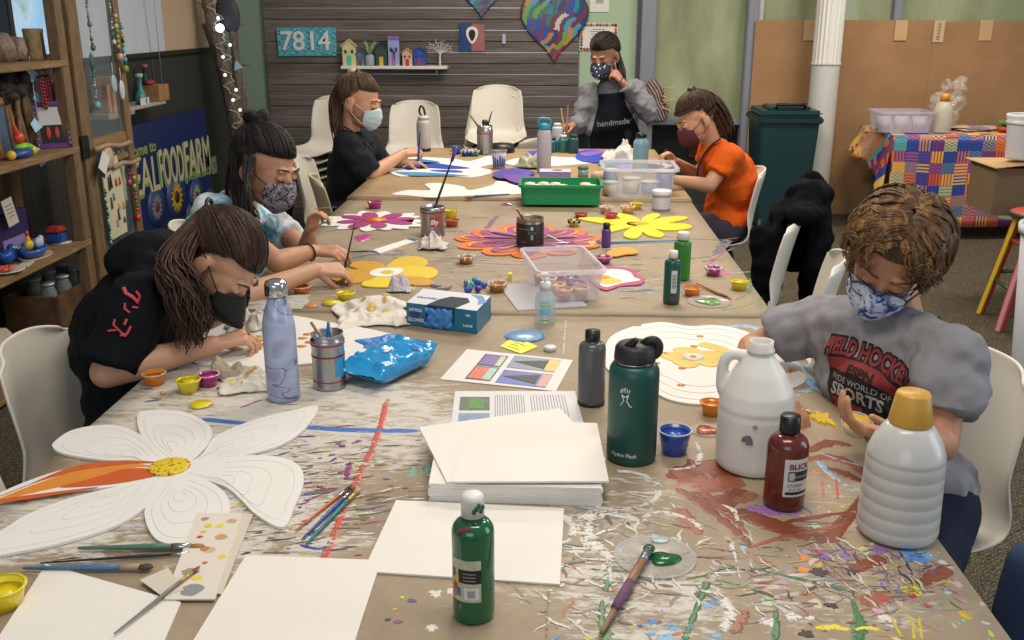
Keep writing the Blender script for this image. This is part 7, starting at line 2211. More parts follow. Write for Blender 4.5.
cup(581,217,'#a8512f','rust cup at the front of the green tray',.027,.014,rim=False)
cup(606,213,'#cf9a6a','white-crusted tan cup at the corner of the green tray',.026,.026,drips='#e3d8c8')
cup(611,219,'#b02f5c','crimson cup between green tray and yellow flower',.026,.022,rim=False)
cup(628,213,'#dca06a','orange and white crusted cup in front of the clear bin',.028,.028,drips='#e2cdb8')
cup(636,209,'#d8c22a','yellow cup against the clear bin',.027,.026,rim=False)
cup(603,263,'#a8376f','magenta crusted cup beyond the clear box of cups',.027,.022,drips='#c788a8')
cup(576,193,'#2f55a8','blue cup with green paint rim on the far table',.030,.044,z=Z2,drips='#3f9a55')
for(px,py,c_,lab)in((416,151,'#1f7f86','teal jar of paint in the row behind the blue flower'),(457,154,'#5f3f9a','violet cup in the row behind the blue flower'),(466,156,'#23479f','blue cup with white crust behind the blue flower'),(474,156,'#1f7f78','green-teal cup right of the crusted blue one')):
 cup(px+(40 if px<420 else 0),py,c_,lab,.03,.03,z=Z2,drips='#d5d3d8' if 'crust' in lab else None,rim=False)
def lid(px,py,r_,col,label,z=None,base=None,sy=1.0,blob=.8,thick=.004,cat='palette lid',name='paint_palette',wb=.08,ring_=None):
 z=Z0 if z is None else z
 p=atz(px,py,z);t=thing(name,p,label,cat);X_=Matrix.Translation((p.x,p.y,z))
 a=MB();a.lathe([(0,0),(r_*.96,0),(r_,.0015),(r_,.003),(r_*.95,.003),(r_*.93,.0012),(0,.0012)],X=X_,sy=sy,seg=36);a.build('lid',base or clear('#dcd8d0',.35,.2),t)
 if blob:
  a=MB();a.lathe([(0,.0013),(r_*blob,.0013),(r_*blob*.9,thick),(0,thick+.0012)],X=X_,sy=sy,seg=36,wob=lambda b,zz:1+wb*(math.sin(3*b+px)+.5*math.sin(7*b)))
  a.build('paint',wet(col),t)
 return t
lid(201,405,.0245,YLW,'round lid covered with thick yellow paint, front left',blob=.95)
lid(163,394,.026,ORG,'clear lid with a trace of orange beside the orange cup',blob=.25)
lid(178,372,.05,'#d9d4c8','large clear lid under the forearm',blob=0)
lid(332,304,.028,YLW,'lid heaped with lumpy yellow paint behind the tin',blob=.95,wb=.05,thick=.009)
lid(293,301,.026,'#d9a52c','flat lid of mustard paint above the blue marbled bottle',blob=.95)
lid(311,306,.024,'#cf8348','smeared orange lid beside the lumpy yellow one',blob=.8)
lid(706,431,.030,'#a94f30','clear lid smeared with rust paint left of the jug',blob=.7,wb=.15)
lid(525,336,.052,'#7fa6c8','wide pale blue lid behind the yellow sticky note',blob=.9,base=mat('#6f9cc4',.4),wb=.01)
lid(709,302,.062,'#6f9c55','big clear lid with streaky green paint near the slim bottles',blob=.55,wb=.12)
t=lid(655,557,.062,'#2a6b3e','large clear palette lid with wet green paint beside the thick brush',blob=0)
c_=atz(664,560,Z0);a=MB();a.lathe([(0,.0014),(.024,.0014),(.022,.0045),(0,.005)],X=Matrix.Translation((c_.x,c_.y,Z0)),sy=.75,wob=lambda b,z:1+.12*math.sin(3*b+1)+.06*math.sin(5*b));a.build('green_paint',mat('#1f6236',.12,vary=.2),t)
a=MB();c_=atz(660,541,Z0);a.lathe([(0,.0014),(.014,.0014),(.012,.002),(0,.002)],X=Matrix.Translation((c_.x,c_.y,Z0)),sy=.6);a.build('blue_trace',mat('#a8c3cf',.4),t)
L('white_disc','small white bottle cap right of the sticky note','cap',550,350,[('cap_body',[(0,0),(.0155,0),(.0155,.009),(.0145,.010),(0,.010)],mat('#d8d6d2',.4))])
L('round_black_lid','round black lid lying at the far table edge','case',502,152,[('lid_body',[(0,0),(.075,0),(.075,.03),(.06,.05),(0,.055)],mat('#17181c',.4))],z=Z2)  # a loose black lid left on the far table
# ------ bottles and tins
def shoulder(r_,h,rn,hn,k=6):
 """bottle profile: straight wall, round shoulder, neck"""
 pr=[(0,0),(r_*.9,0),(r_*.98,.004),(r_,.012)]
 hs_=h-(r_-rn)*1.15
 for i in range(k+1):
  a_=i/k*PI/2;pr.append((rn+(r_-rn)*math.cos(a_),hs_+(h-hs_)*math.sin(a_)))
 return pr+[(rn,h+hn),(0,h+hn)]
t,X_=L('paint_bottle','glossy green paint bottle with paint-smeared white cap, front centre','paint bottle',474,614,[('bottle_body',shoulder(.0285,.145,.013,.006),mat('#115a36',.12,vary=.08,Coat_Weight=.4)),('cap',[(0,.151),(.0155,.151),(.0155,.175),(.0145,.180),(.009,.182),(0,.182)],mat('#d6d4ce',.4))])
an=facing(WM[t.name].translation)
band(t,X_,.0285,.036,.098,an-1.25,an+.35,mat('#b9b79a',.4,vary=.4,vscale=70))
band(t,X_,.0285,.064,.084,an-.75,an+.35,mat('#1d1b17',.4),'label_black',off=.0009);band(t,X_,.0285,.040,.058,an-.45,an+.25,mat('#d7d5cf',.4),'label_white',off=.0009)
for k,(zz_,aa,c_)in enumerate(((.058,-.95,'#b3372c'),(.068,-.85,'#d5b63a'),(.05,-.75,'#3a6fae'),(.076,-1.05,'#2f6a4a'),(.046,-1.05,'#c9803a'))):
 band(t,X_,.0285,zz_-.006,zz_+.006,an+aa-.12,an+aa+.12,mat(c_,.4),'label_picture',off=.001)
a=MB()
for k in range(9):aa=an-.28+.04*k;a.lathe([(.0295,.043),(.0295,.054)],X=X_,a0=aa,a1=aa+.018,seg=1)
a.build('barcode',mat('#2d2c2a',.5),t)
for z_ in(.068,.073,.078):band(t,X_,.0285,z_,z_+.0015,an-.5,an+.1,mat('#8f8d88',.5),'fine_print',off=.0012)
a=MB();q=X_@V((.0215*math.cos(an-.5),.0215*math.sin(an-.5),.139));a.cap(q+V((-.007,0,-.003)),.0038,q+V((.006,-.001,.002)),.0035);a.build('red_smear',mat('#7c2a33',.4),t)
a=MB();
for k in range(5):q=X_@V((.0155*math.cos(an+.1+.22*k),.0155*math.sin(an+.1+.22*k),.162+.004*(k%3)));a.ell(q,(.003,.003,.004),seg=8)
a.build('green_drips',mat('#1f5a38',.3),t)
t,X_=L('plastic_jug','big white plastic jug with side handle and dark paint smudges','jug',752,464,[('neck_ring',[(.0205,.214),(.024,.215),(.024,.221),(.021,.224),(.021,.236),(.0175,.236),(.0175,.214)],mat('#cfccc6',.4))])
a=MB()
jp=[(0,0),(.058,0),(.064,.004),(.067,.012),(.067,.105),(.0655,.112),(.067,.119),(.062,.145),(.045,.180),(.028,.203),(.022,.212),(.0215,.222),(0,.222)]
a.lathe(jp,X=X_,seg=40)
ah=PI-.25
a.tube(catmull([X_@V((r_*math.cos(ah),r_*math.sin(ah),z))for r_,z in((.02,.205),(.045,.207),(.060,.195),(.064,.165),(.062,.140),(.056,.132))],5),.0105,seg=10)
remesh(a,.0032,3).build('jug_body',mat('#dddad4',.35,vary=.02,Subsurface_Weight=.2,Subsurface_Radius=(.02,.02,.02)),t)
an=facing(WM[t.name].translation)
random.seed(18)
for k,(aa,z,r_,c_,nm)in enumerate(((-.15,.075,.009,'#6c6a70','dark_smudge'),(-.08,.072,.006,'#7a787c','dark_smudge'),(-.22,.078,.005,'#858389','dark_smudge'),(.0,.1,.004,'#8f8d94','dark_smudge'),(.15,.158,.004,'#3f74c8','blue_spot'),(-.7,.165,.007,'#8fb6d8','blue_spot'))):
 rad=.0668 if z<.12 else .0668-(z-.119)*.43
 F=frame(X_@V((rad*math.cos(an+aa),rad*math.sin(an+aa),z)),(-math.sin(an+aa),math.cos(an+aa),0),(math.cos(an+aa),math.sin(an+aa),.35 if z>.12 else 0))
 a=MB();a.prism([(r_*math.cos(i*.5)*(1+.5*rnd(-1,1)),r_*math.sin(i*.5)*(1+.5*rnd(-1,1)))for i in range(12)],-.001,.0012,X=F);a.build(nm,mat(c_,.5),t)
t,X_=L('paint_bottle','red-brown paint bottle with black cap and white label, beside the jug','paint bottle',783,504,[('bottle_body',shoulder(.0335,.128,.014,.006),mat('#5e2018',.2,vary=.06,Coat_Weight=.3)),('cap',[(0,.132),(.0165,.132),(.0170,.134),(.0165,.158),(.015,.160),(0,.160)],BK)])
an=facing(WM[t.name].translation)+.55
band(t,X_,.0335,.030,.096,an-.62,an+.75,mat('#cdcac8',.4));band(t,X_,.0335,.058,.075,an-.42,an+.72,mat('#2b2a2c',.4),'label_black',off=.001)
band(t,X_,.0335,.034,.039,an-.5,an+.72,mat('#232224',.4),'label_black',off=.001);band(t,X_,.0335,.060,.073,an-.38,an-.12,mat('#b9b6b4',.4),'label_swatch',off=.0014)
wraptext(t,X_,'BLICK',.0345,.083,.0135,mat('#8c2a38',.5),an+.12,bold=.0004);wraptext(t,X_,'STUDIO',.0345,.050,.0075,mat('#3a383a',.5),an-.05);wraptext(t,X_,'ACRYLICS',.0345,.066,.006,mat('#c9c7c4',.5),an+.25,off=.001);wraptext(t,X_,'32 FL OZ',.0345,.043,.0055,mat('#3a383a',.5),an-.05)
t,X_=L('milky_bottle','tall milky plastic bottle with ochre cap, front right table edge','bottle',896,532,[('ochre_cap',[(0,.187),(.0315,.187),(.0322,.190),(.0255,.232),(.0235,.236),(0,.237)],mat('#c99a3c',.4,vary=.05))])
a=MB();pr=[(0,0),(.050,0),(.058,.004),(.061,.012)]
for k in range(6):
 z=.022+k*.0215;pr+=[(.061-.0006*k,z),(.0603-.0006*k,z+.0018),(.061-.0006*k,z+.0036)]
pr+=[(.057,.140),(.050,.160),(.038,.180),(.030,.187),(0,.187)]
a.lathe(pr,X=X_,seg=44);a.build('bottle_body',mat('#c6c5c1',.25,vary=.02,Subsurface_Weight=.3,Subsurface_Radius=(.03,.03,.03)),t)
an=facing(WM[t.name].translation);q=X_@V((.0318*math.cos(an+.3),.0318*math.sin(an+.3),.212))
t,X_=L('insulated_flask','tall dark teal insulated flask with black looped lid','water bottle',631,457,[('flask_body',[(0,0),(.040,0),(.0445,.003),(.0455,.010),(.0455,.165),(.0445,.175),(.040,.183),(.034,.187),(0,.187)],mat('#0f4a44',.38,vary=.03)),('steel_ring',[(0,.187),(.0345,.187),(.0345,.191),(0,.191)],CH),('lid',[(0,.191),(.037,.191),(.0375,.195),(.036,.214),(.030,.221),(0,.222)],mat('#1b1c1f',.5))])
an=facing(WM[t.name].translation)
p0=WM[t.name].translation
a=MB();a.tube(catmull([p0+V(v)for v in((.012,.004,.214),(.022,-.002,.226),(.034,-.004,.228),(.041,-.004,.219),(.040,-.004,.206),(.033,-.003,.198))],5),.0056,flat=1.5,seg=10);a.build('carry_loop',mat('#1b1c1f',.5),t)
a=MB();a.cap(p0+V((-.012,-.012,.219)),.009,p0+V((-.002,-.018,.232)),.006);a.build('spout',mat('#1b1c1f',.5),t)
WL=mat('#c9d0d0',.4)
an2=an-.32
def onf(x,z,r_=.0462):a_=an2+x/.0455;return X_@V((r_*math.cos(a_),r_*math.sin(a_),z))
for seg_ in([(-.009,.127),(-.003,.137),(.0,.131)],[(.010,.127),(.003,.137),(0,.131)]):pass
a=MB()
for seg_ in([(-.008,.118),(-.002,.128),(-.006,.138)],[(.013,.117),(.009,.118),(.003,.128),(.006,.139)],[(-.006,.138),(0,.134),(.006,.139)],[(-.007,.141),(-.0085,.147)],[(-.004,.143),(-.005,.150)],[(-.0005,.143),(-.0005,.152)],[(.003,.143),(.004,.150)],[(.0065,.142),(.0085,.148)]):
 a=MB();a.tube([onf(x,z)for x,z in seg_],.0011,seg=6);a.build('logo_stroke',WL,t)
vs,fs=text_geo('Hydro Flask',.010,0,bold=.0002)
a=MB();a.add([onf(v.x,.022+v.y)for v in vs],fs,0,False);a.build('lettering',WL,t)
L('squeeze_bottle','dark grey paint bottle with black screw cap left of the teal flask','paint bottle',591,403,[('bottle_body',shoulder(.0285,.137,.014,.004),mat('#55565a',.25,vary=.08)),('base_band',[(0,.001),(.0289,.001),(.0289,.008),(0,.008)],mat('#2c2d30',.4)),('cap',[(0,.141),(.0155,.141),(.016,.143),(.0155,.160),(0,.162)],BK)])
n_=NT('marbled_blue');f_=n_.n('TexNoise',Scale=5,Detail=2,Roughness=.5,Distortion=1.2,Vector=n_.coord((1,1,2.2),rot=(.6,.3,0))).outputs['Fac']
n_.put(n_.b.inputs['Base Color'],n_.ramp(f_,[(.36,'#8a90ab'),(.425,'#98a2c0'),(.44,'#55566f'),(.455,'#949dbb'),(.6,'#a2adc9'),(.66,'#8b91ae')]));n_.set(Roughness=.25,Coat_Weight=.4)
L('steel_bottle','pale blue marbled bottle with chrome cap','water bottle',284,398,[('bottle_body',[(0,0),(.031,0),(.034,.004),(.0345,.012),(.0345,.150),(.033,.170),(.028,.195),(.021,.212),(.0205,.226),(0,.226)],n_.m),('chrome_cap',[(0,.227),(.0225,.227),(.0235,.230),(.0235,.250),(.0215,.257),(.012,.261),(0,.262)],CH)])
t,X_=L('coffee_tin','open silver tin with red bands holding a stick and blue brush','tin',330,386,[('tin_body',[(0,0),(.035,0),(.0365,.004),(.0355,.007),(.0355,.102),(.037,.104),(.037,.110),(.0345,.112),(.034,.122),(.0355,.124),(.0345,.124),(.033,.122),(.033,.08),(.0,.078)],mat('#a9abad',.28,1.0,vary=.08)),('inner_paint',[(0,.079),(.0325,.079),(.033,.100),(.0325,.1001),(.032,.0805),(0,.0805)],mat('#6d5140',.5))])
for z0,z1 in((.100,.104),(.074,.0765),(.018,.0205)):band(t,X_,.0358,z0,z1,0,2*PI,mat('#a02834',.4),'red_band',seg=32,off=.001 if z0<.1 else .0014)
band(t,X_,.0356,.03,.075,-.95,-.35,mat('#2f93c6',.3,vary=.3),'blue_smear')
def brush(name,label,pts,cols,r_=.0035,group='paint brushes',flatb=.55,seg=8,cat='paint brush',blen=.018,brr=None,ferr=True):
 """pts world points from handle end to bristle tip (the last two pieces are ferrule and bristles)"""
 P=[V(p)for p in pts]
 a0,b0=P[0],P[-1];D=(b0-a0);Lb=D.length;d=D.normalized()
 t=thing(name,a0.lerp(b0,.5),label,cat,group=group)
 fe=b0-d*(blen+.02*(Lb>.12)+.008);br0=b0-d*blen
 a=MB();a.tube([a0,a0.lerp(fe,.04),a0.lerp(fe,.35),a0.lerp(fe,.8),fe],[r_*.35,r_*.55,r_*.75,r_*1.12,r_],seg=seg);a.build('handle',cols[0],t)
 a=MB();a.tube([fe,br0.lerp(fe,.5),br0],[r_*1.02,r_*1.05,r_*1.1],seg=10);a.build('ferrule',cols[1],t)
 br=brr or r_*1.25
 a=MB();a.tube([br0,br0.lerp(b0,.4),br0.lerp(b0,.8),b0],[r_*1.05,br,br*.8,br*.2],seg=10,flat=flatb,up=(0,0,1)if abs(d.z)<.8 else(0,1,0));a.build('bristles',cols[2],t)
 return t
WD=m_wood('#8a6238','#a97c4c','#be9461','handle_wood',(20,20,20))
def B2(x0,y0,x1,y1,r_,z=None,dz=0):
 z=(Z0 if z is None else z)
 a_=atz(x0,y0,z+r_+.0012);b_=atz(x1,y1,z+r_+.0012+dz);return[a_,b_]
brush('paint_brush','thick brush with sage green handle, topmost of the front left four',B2(78,548,205,546,.0048),(mat('#4f7565',.45),CH,mat('#a0702e',.6)),.0048,blen=.022)
brush('paint_brush','slim black brush lying between the sage and the blue-handled ones',B2(40,563,202,552,.0026),(mat('#1d2230',.4),CH,mat('#a8583a',.6)),.0024)
brush('paint_brush','flaking blue brush with wide dark bristles, front left',B2(23,568,153,567,.0046),(mat('#4c6e92',.5,vary=.3,vscale=90),mat('#a38f78',.5,vary=.3),mat('#46352c',.7)),.0046,blen=.020,brr=.008)
brush('paint_brush','thin grey brush lying diagonally over the corner board',[atz(114,634,Z0+.008),atz(200,566,Z0+.0105)],(mat('#77736e',.4),mat('#b59a52',.4,.6),mat('#8c3f2c',.6)),.0026)
brush('paint_brush','thin orange brush, leftmost of the trio by the red line',B2(295,531,352,485,.0028),(mat('#cf5a2c',.4),CH,mat('#2b2422',.6)),.0026)
brush('paint_brush','blue brush in the middle of the trio by the red line',B2(303,538,355,487,.003),(mat('#2f4fa0',.4),CH,mat('#3a3532',.6)),.003)
brush('paint_brush','teal brush with tan bristles, rightmost of the trio by the red line',B2(306,544,360,488,.0036),(mat('#17757a',.4),mat('#c2a25a',.35,.6),mat('#b99a66',.6)),.0036)
brush('paint_brush','thick paint-crusted brush with wet green tip across the palette lid',[atz(601,633,Z0+.006),atz(651,545,Z0+.014)],(mat('#8c6a4c',.5,vary=.5,vscale=50),mat('#8a8f9a',.35,.7,vary=.3),mat('#1d5a34',.2)),.0062,blen=.02,brr=.0095,flatb=.5)
q0,q1=atz(615,608,Z0+.0115),atz(630,582,Z0+.0135);a=MB();a.tube([q0,q0.lerp(q1,.5),q1],[.0063,.007,.0066],seg=10);o=a.build('crusted_paint',mat('#6d4a66',.6,vary=.6,vscale=120,bump=.8,bscale=200),[x for x in COL.objects if x.get('label','').startswith('thick paint-crusted')][0])
brush('paint_brush','light blue brush with yellow paint before the person in grey',B2(772,398,812,412,.003),(mat('#6f9ab8',.4),CH,wet('#d9b23a')),.003)
blot(cov0,822,420,12,7,'#d9b53c',h=.004)
brush('paint_brush','brown-handled brush with red tip between green lid and yellow cup',B2(696,283,731,299,.004),(WD,mat('#5c3a2c',.4),mat('#a8463c',.5)),.0042)
brush('paint_brush','blue-handled brush on the front edge of the far table',[atz(510,194,Z2+.006),atz(464,197,Z2+.006)],(mat('#2f6f9f',.4),mat('#b08a4a',.4),mat('#a06a3a',.6)),.0048)
brush('paint_brush','long white and blue brush in front of the yellow flower',B2(690,240,583,243,.004),(mat('#5f93bb',.4),WHITE,mat('#a8583a',.6)),.0042)
brush('paint_brush','dark brush stuck out of the fist over the yellow flower',[aty(355,222,2.99),atz(342,282,Z1+.008)],(BK,mat('#a9834a',.4,.4),mat('#c99a2a',.5)),.0032,blen=.02)
brush('paint_brush','small brush with blue ferrule pointing at the yellow flower',[atz(338,252,Z1+.035),atz(377,251,Z1+.009)],(mat('#2b3f58',.4),mat('#3a6fa0',.4),mat('#c4834a',.5)),.0035)
brush('paint_brush','thin brush held in the raised hand above the magenta daisy',[aty(314,209,3.15),aty(337,207,3.13)],(WD,mat('#4c5a5f',.4),mat('#4a5560',.5)),.0025,blen=.012)
brush('paint_brush','fine brush pinched by the person in the black hoodie',[aty(243,322,2.16),atz(255,345,Z0+.008)],(WD,mat('#a58a4a',.4,.4),mat('#c8862a',.5)),.0026,blen=.012)
brush('paint_brush','violet-loaded brush held by the person in the dark sweater',[aty(420,132,5.1),aty(418,163,5.12)],(mat('#2f3aa8',.4),mat('#3a40a0',.4),mat('#3030a8',.3)),.0055,blen=.03)
brush('paint_brush','short pink brush held by the person in orange',[aty(666,150,4.9),atz(659,168,Z2+.02)],(mat('#b0506a',.4),CH,mat('#6b3a4a',.5)),.0038,blen=.015)
for k,(x0,y0,x1,y1,c_,lab)in enumerate(((561,108,566,142,'#c2a26a','pale wooden brush upright in the standing person\'s hand'),(568,105,566,145,'#a9754a','darker brush beside the pale one in the standing person\'s hand'),(573,142,560,163,'#d2bd8c','cream stick leaning on the far table below the standing person'))):
 brush('paint_brush',lab,[aty(x0,y0,6.1),aty(x1,y1,6.08-.3*(k==2))],(mat(c_,.5),CH,mat('#8a6f4a',.5)),.0055,blen=.03)
p0=atz(330,386,Z0)
brush('paint_brush','blue-handled brush standing in the front silver tin',[p0+V((.006,-.006,.150)),p0+V((.0,.004,.085))],(mat('#2476b8',.4),CH,mat('#3a3532',.6)),.0055,blen=.012)
a=MB();a.tube([p0+V((-.032,-.005,.148)),p0+V((.005,.0,.082))],.0035,seg=8);tag(a.build('wooden_stick',WD,loc=p0+V((0,0,.08))),'plain wooden stick leaning in the front silver tin','stick')
t,X_=L('coffee_tin','silver coffee tin with red square label, left of the rust cup','tin',433,235,[('tin_body',[(0,0),(.044,0),(.0455,.004),(.0445,.007),(.0445,.092),(.046,.095),(.046,.102),(.0435,.104),(.0435,.108),(.042,.108),(.0415,.07),(0,.068)],mat('#a3a5a7',.3,1.0,vary=.12)),('inner_paint',[(0,.069),(.041,.069),(.0412,.1),(.0405,.1),(.04,.0705),(0,.0705)],mat('#5f4038',.5))],z=Z1)
an=facing(WM[t.name].translation)
band(t,X_,.0447,.086,.091,0,2*PI,mat('#b0303a',.4),'red_band',seg=32,off=.001);band(t,X_,.0447,.040,.072,an-.22,an+.5,mat('#b5262e',.4),'red_label')
wraptext(t,X_,'illy',.0457,.056,.026,mat('#e5dfdc',.5),an+.14,bold=.001)
p0=WM[t.name].translation
brush('paint_brush','very long black brush with blue-stained end standing in the coffee tin',[aty(457,146,p0.y+.05),p0+V((-.002,-.0,.074))],(mat('#202028',.4),BK,BK),.0042)
a=MB();q0=aty(457,146,p0.y+.05);a.tube([q0,q0.lerp(p0+V((0,0,.07)),.22)],.0058,seg=8);a.build('blue_stain',mat('#3a3fa8',.4),[x for x in COL.objects if x.get('label','').startswith('very long black')][0])
t,X_=L('paint_tin','open tin with black label standing on the purple flower','tin',530,245,[('tin_body',[(0,0),(.047,0),(.048,.003),(.048,.084),(.047,.086),(.047,.096),(.0485,.099),(.0465,.099),(.045,.094),(.045,.07),(0,.068)],mat('#8f8878',.35,.8,vary=.15)),('black_label',[(.0482,.006),(.0486,.008),(.0486,.081),(.0482,.082)],mat('#1c1c1e',.45)),('inner_paint',[(0,.069),(.044,.069),(.0445,.094),(.0435,.094),(.043,.071),(0,.071)],mat('#5a4a38',.5))],z=Z1+.0085)
an=facing(WM[t.name].translation)
band(t,X_,.0488,.062,.074,an+.05,an+.22,mat('#c9c9c6',.4),'label_square');band(t,X_,.0488,.028,.045,an+.05,an+.22,mat('#9a9c98',.4),'label_square')
wraptext(t,X_,'ECO',.0490,.052,.014,mat('#4f9a55',.5),an+.15);wraptext(t,X_,'interior paint',.0490,.066,.008,mat('#a3a3a0',.5),an-.45);wraptext(t,X_,'100 ml',.0490,.020,.007,mat('#a3a3a0',.5),an-.5)
p0=WM[t.name].translation
a=MB();a.tube(catmull([p0+V((-.01,0,.08)),p0+V((-.035,.0,.115)),p0+V((-.06,.02,.135)),p0+V((-.085,.03,.137)),p0+V((-.11,.04,.132))],5),[.004]*10+[.006,.009,.012,.014,.014,.013,.012,.009,.006,.004,.002],flat=.3,seg=10);tag(a.build('metal_spoon',CH,loc=p0+V((0,0,.08))),'metal spoon leaning out of the black-labelled tin','spoon')
a=MB();a.tube([p0+V((-.015,.01,.08)),p0+V((-.045,.0,.128))],.006,seg=8);tag(a.build('wooden_stick',WD,loc=p0+V((0,0,.08))),'short wooden handle leaning in the black-labelled tin','stick')
a=MB();a.tube([p0+V((.06,.12,.012)),p0+V((.10,.06,.004)),p0+V((.13,.02,.003))],.004,flat=.5,seg=8);a.tube([p0+V((.08,.02,.003)),p0+V((.14,.03,.004))],.004,flat=.5,seg=8);tag(a.build('plastic_fork',mat('#d5d6d8',.3),loc=p0+V((.1,.06,0))),'white plastic utensils right of the black-labelled tin','utensil')
t,X_=L('paint_bottle','slim dark green craft bottle with white cap and barcode label','paint bottle',671,303,[('bottle_body',shoulder(.0235,.128,.012,.004),mat('#0f4d42',.3,vary=.06)),('cap',[(0,.132),(.013,.132),(.0125,.152),(0,.153)],mat('#d9d7d0',.4))],z=Z1)
an=facing(WM[t.name].translation);band(t,X_,.0235,.035,.10,an-.1,an+.6,mat('#c3c6c0',.4));
a=MB()
for k in range(10):z=.05+.004*k;a.lathe([(.0244,z),(.0244,z+.0018)],X=X_,a0=an+.02,a1=an+.5,seg=4)
a.build('barcode',mat('#4a4c4a',.5),t);band(t,X_,.0235,.012,.026,an-.2,an+.6,mat('#6d2c4a',.4),'label_purple')
L('paint_bottle','bright green bottle with white cap behind the dark green slim one','paint bottle',681,279,[('bottle_body',shoulder(.0265,.122,.016,.004),mat('#2f7a2f',.3,vary=.3)),('cap',[(0,.126),(.019,.126),(.0185,.147),(.016,.149),(0,.149)],mat('#d9d8d2',.4))],z=Z1)
L('mini_bottle','mini purple bottle with black cap beside the purple flower','paint bottle',606,247,[('bottle_body',shoulder(.0165,.066,.010,.002),mat('#5c3f86',.3)),('cap',[(0,.068),(.0125,.068),(.012,.086),(0,.087)],BK)],z=Z1)
t,X_=L('white_jar','white screw-top jar with pale label in front of the clear bin','jar',661,210,[('jar_body',[(0,0),(.037,0),(.039,.004),(.039,.058),(.036,.064),(0,.064)],mat('#a59aa6',.35)),('label',[(.0395,.010),(.0395,.054)],mat('#c8c8cc',.4)),('lid',[(0,.065),(.040,.065),(.041,.068),(.041,.082),(.038,.085),(0,.086)],mat('#d5d2d2',.4))],z=Z1)
t,X_=L('pump_bottle','clear hand sanitizer bottle with white pump','pump bottle',545,323,[('bottle_body',[(0,0),(.024,0),(.0275,.004),(.0275,.066),(.025,.080),(.014,.088),(.0125,.094),(0,.094)],clear('#b9cdd0',.42,.08)),('pump_collar',[(0,.094),(.0145,.094),(.0145,.112),(.010,.114),(0,.114)],mat('#d9dadb',.35)),('pump_stem',[(0,.114),(.004,.114),(.004,.130),(0,.130)],mat('#d9dadb',.35))],z=Z0)
p0=WM[t.name].translation
a=MB();a.tube([p0+V((.006,.002,.133)),p0+V((-.006,-.002,.134)),p0+V((-.024,-.006,.128))],[.0065,.0065,.0035],seg=8);a.build('pump_nozzle',mat('#d9dadb',.35),t)
an=facing(p0)
for z0,z1,c_ in((.014,.018,'#9ab04a'),(.050,.056,'#a4bb52'),(.030,.046,'#7fb2d2'),(.058,.066,'#8fbcd6')):band(t,X_,.0276,z0,z1,an-.55,an+.55,mat(c_,.4),'label_band')
P=[atz(x,y,Z0)for x,y in((407,325),(477,334),(491,318),(424,310))]
c_=sum(P,V())/4;hgt=.062
t=thing('glove_box',c_,'blue and white glove box with blue gloves bulging out','box')
vs=[(p.x,p.y,Z0)for p in P]+[(p.x,p.y,Z0+hgt)for p in P]
a=MB();a.add(vs,[(3,2,1,0),(0,1,5,4),(1,2,6,5),(2,3,7,6),(3,0,4,7)],0,False);a.add([vs[i]for i in(4,5,6,7)],[(0,1,2,3)],1,False)
a.build('carton',[mat('#1f6f8c',.4,vary=.08),mat('#cfd2d8',.45)],t)
ex=(P[1]-P[0]).normalized();ey=(P[3]-P[0]);ey=(ey-ex*ey.dot(ex)).normalized();wdx=(P[1]-P[0]).length
TOPF=frame(P[0]+V((0,0,hgt)),ex,(0,0,1));FRF=frame(P[0],ex,-ey)
Ly=(P[3]-P[0]).dot(ey)
a=MB();a.prism([(wdx*x,Ly*y)for x,y in((.30,-.0),(.70,.0),(.76,.45),(.66,.68),(.42,.66),(.33,.4))],.0003,.0009,X=TOPF);a.build('opening',mat('#1b2a3c',.7),t)
a=MB();a.prism([(wdx*x,hgt*y)for x,y in((.27,.30),(.36,.12),(.58,.08),(.68,.25),(.70,1.0),(.30,1.0))],.0003,.0009,X=FRF);a.build('front_opening',mat('#1b3550',.7),t)
a=MB();random.seed(77)
for k in range(34):
 u,v=rnd(.31,.67),rnd(.12,.8);a.ell(FRF@V((wdx*u,hgt*v,-.004+.006*math.sin(v*PI))),(rnd(.010,.018),rnd(.005,.009),rnd(.005,.009)),seg=8,rot=Matrix.Rotation(rnd(-1,1),3,'Y'))
remesh(a,.0035,1,lambda c:.004*noise.noise(c*90)).build('blue_gloves',mat('#3f86cc',.4,vary=.15,bump=.5),t)
a=MB();a.prism([(wdx*x,Ly*y)for x,y in((.62,.95),(.80,.92),(.97,.55),(.90,.35),(.80,.72))],.0003,.0009,X=TOPF);a.build('top_blue_print',mat('#5a86b8',.4),t)
for(fx,fy,s_,b_)in((.12,.72,.011,'NITRILE'),(.12,.28,.013,'GLOVES'),(.86,.75,.009,'100'),(.86,.30,.009,'LARGE')):
 vs,fs=text_geo(b_,s_,0,bold=.0004);a=MB();a.add(vs,fs,0,False,FRF@Matrix.Translation((wdx*fx+.003,hgt*fy,.0012)));a.build('lettering',mat('#d5dde4',.5),t)
vs,fs=text_geo('GLOVES',.016,0,bold=.0005);a=MB();a.add(vs,fs,0,False,TOPF@Matrix.Translation((wdx*.16,Ly*.4,.0012)));a.build('lettering',mat('#3a3f66',.5),t)
a=MB();a.prism([(wdx*.12+.016*math.cos(k*PI/2),hgt*.55+.02*math.sin(k*PI/2))for k in range(4)],.0002,.0007,X=FRF);a.build('diamond_print',mat('#1f3f86',.4),t)
c_=atz(388,372,Z0)
t=thing('wipes_pack',c_,'crinkled bright cyan plastic pack of wipes beside the tin','wipes pack')
dirn=(atz(428,352,Z0)-atz(352,388,Z0));ang=math.atan2(dirn.y,dirn.x)
def wfn(u,v):
 x=(u-.5)*.23;yy=(v-.5)*2
 hh=.026*max(0,1-abs(yy)**4)**.5*min(1,6*min(u,1-u)+.06)
 return x,yy*.062*(1-.08*(2*u-1)**2),hh
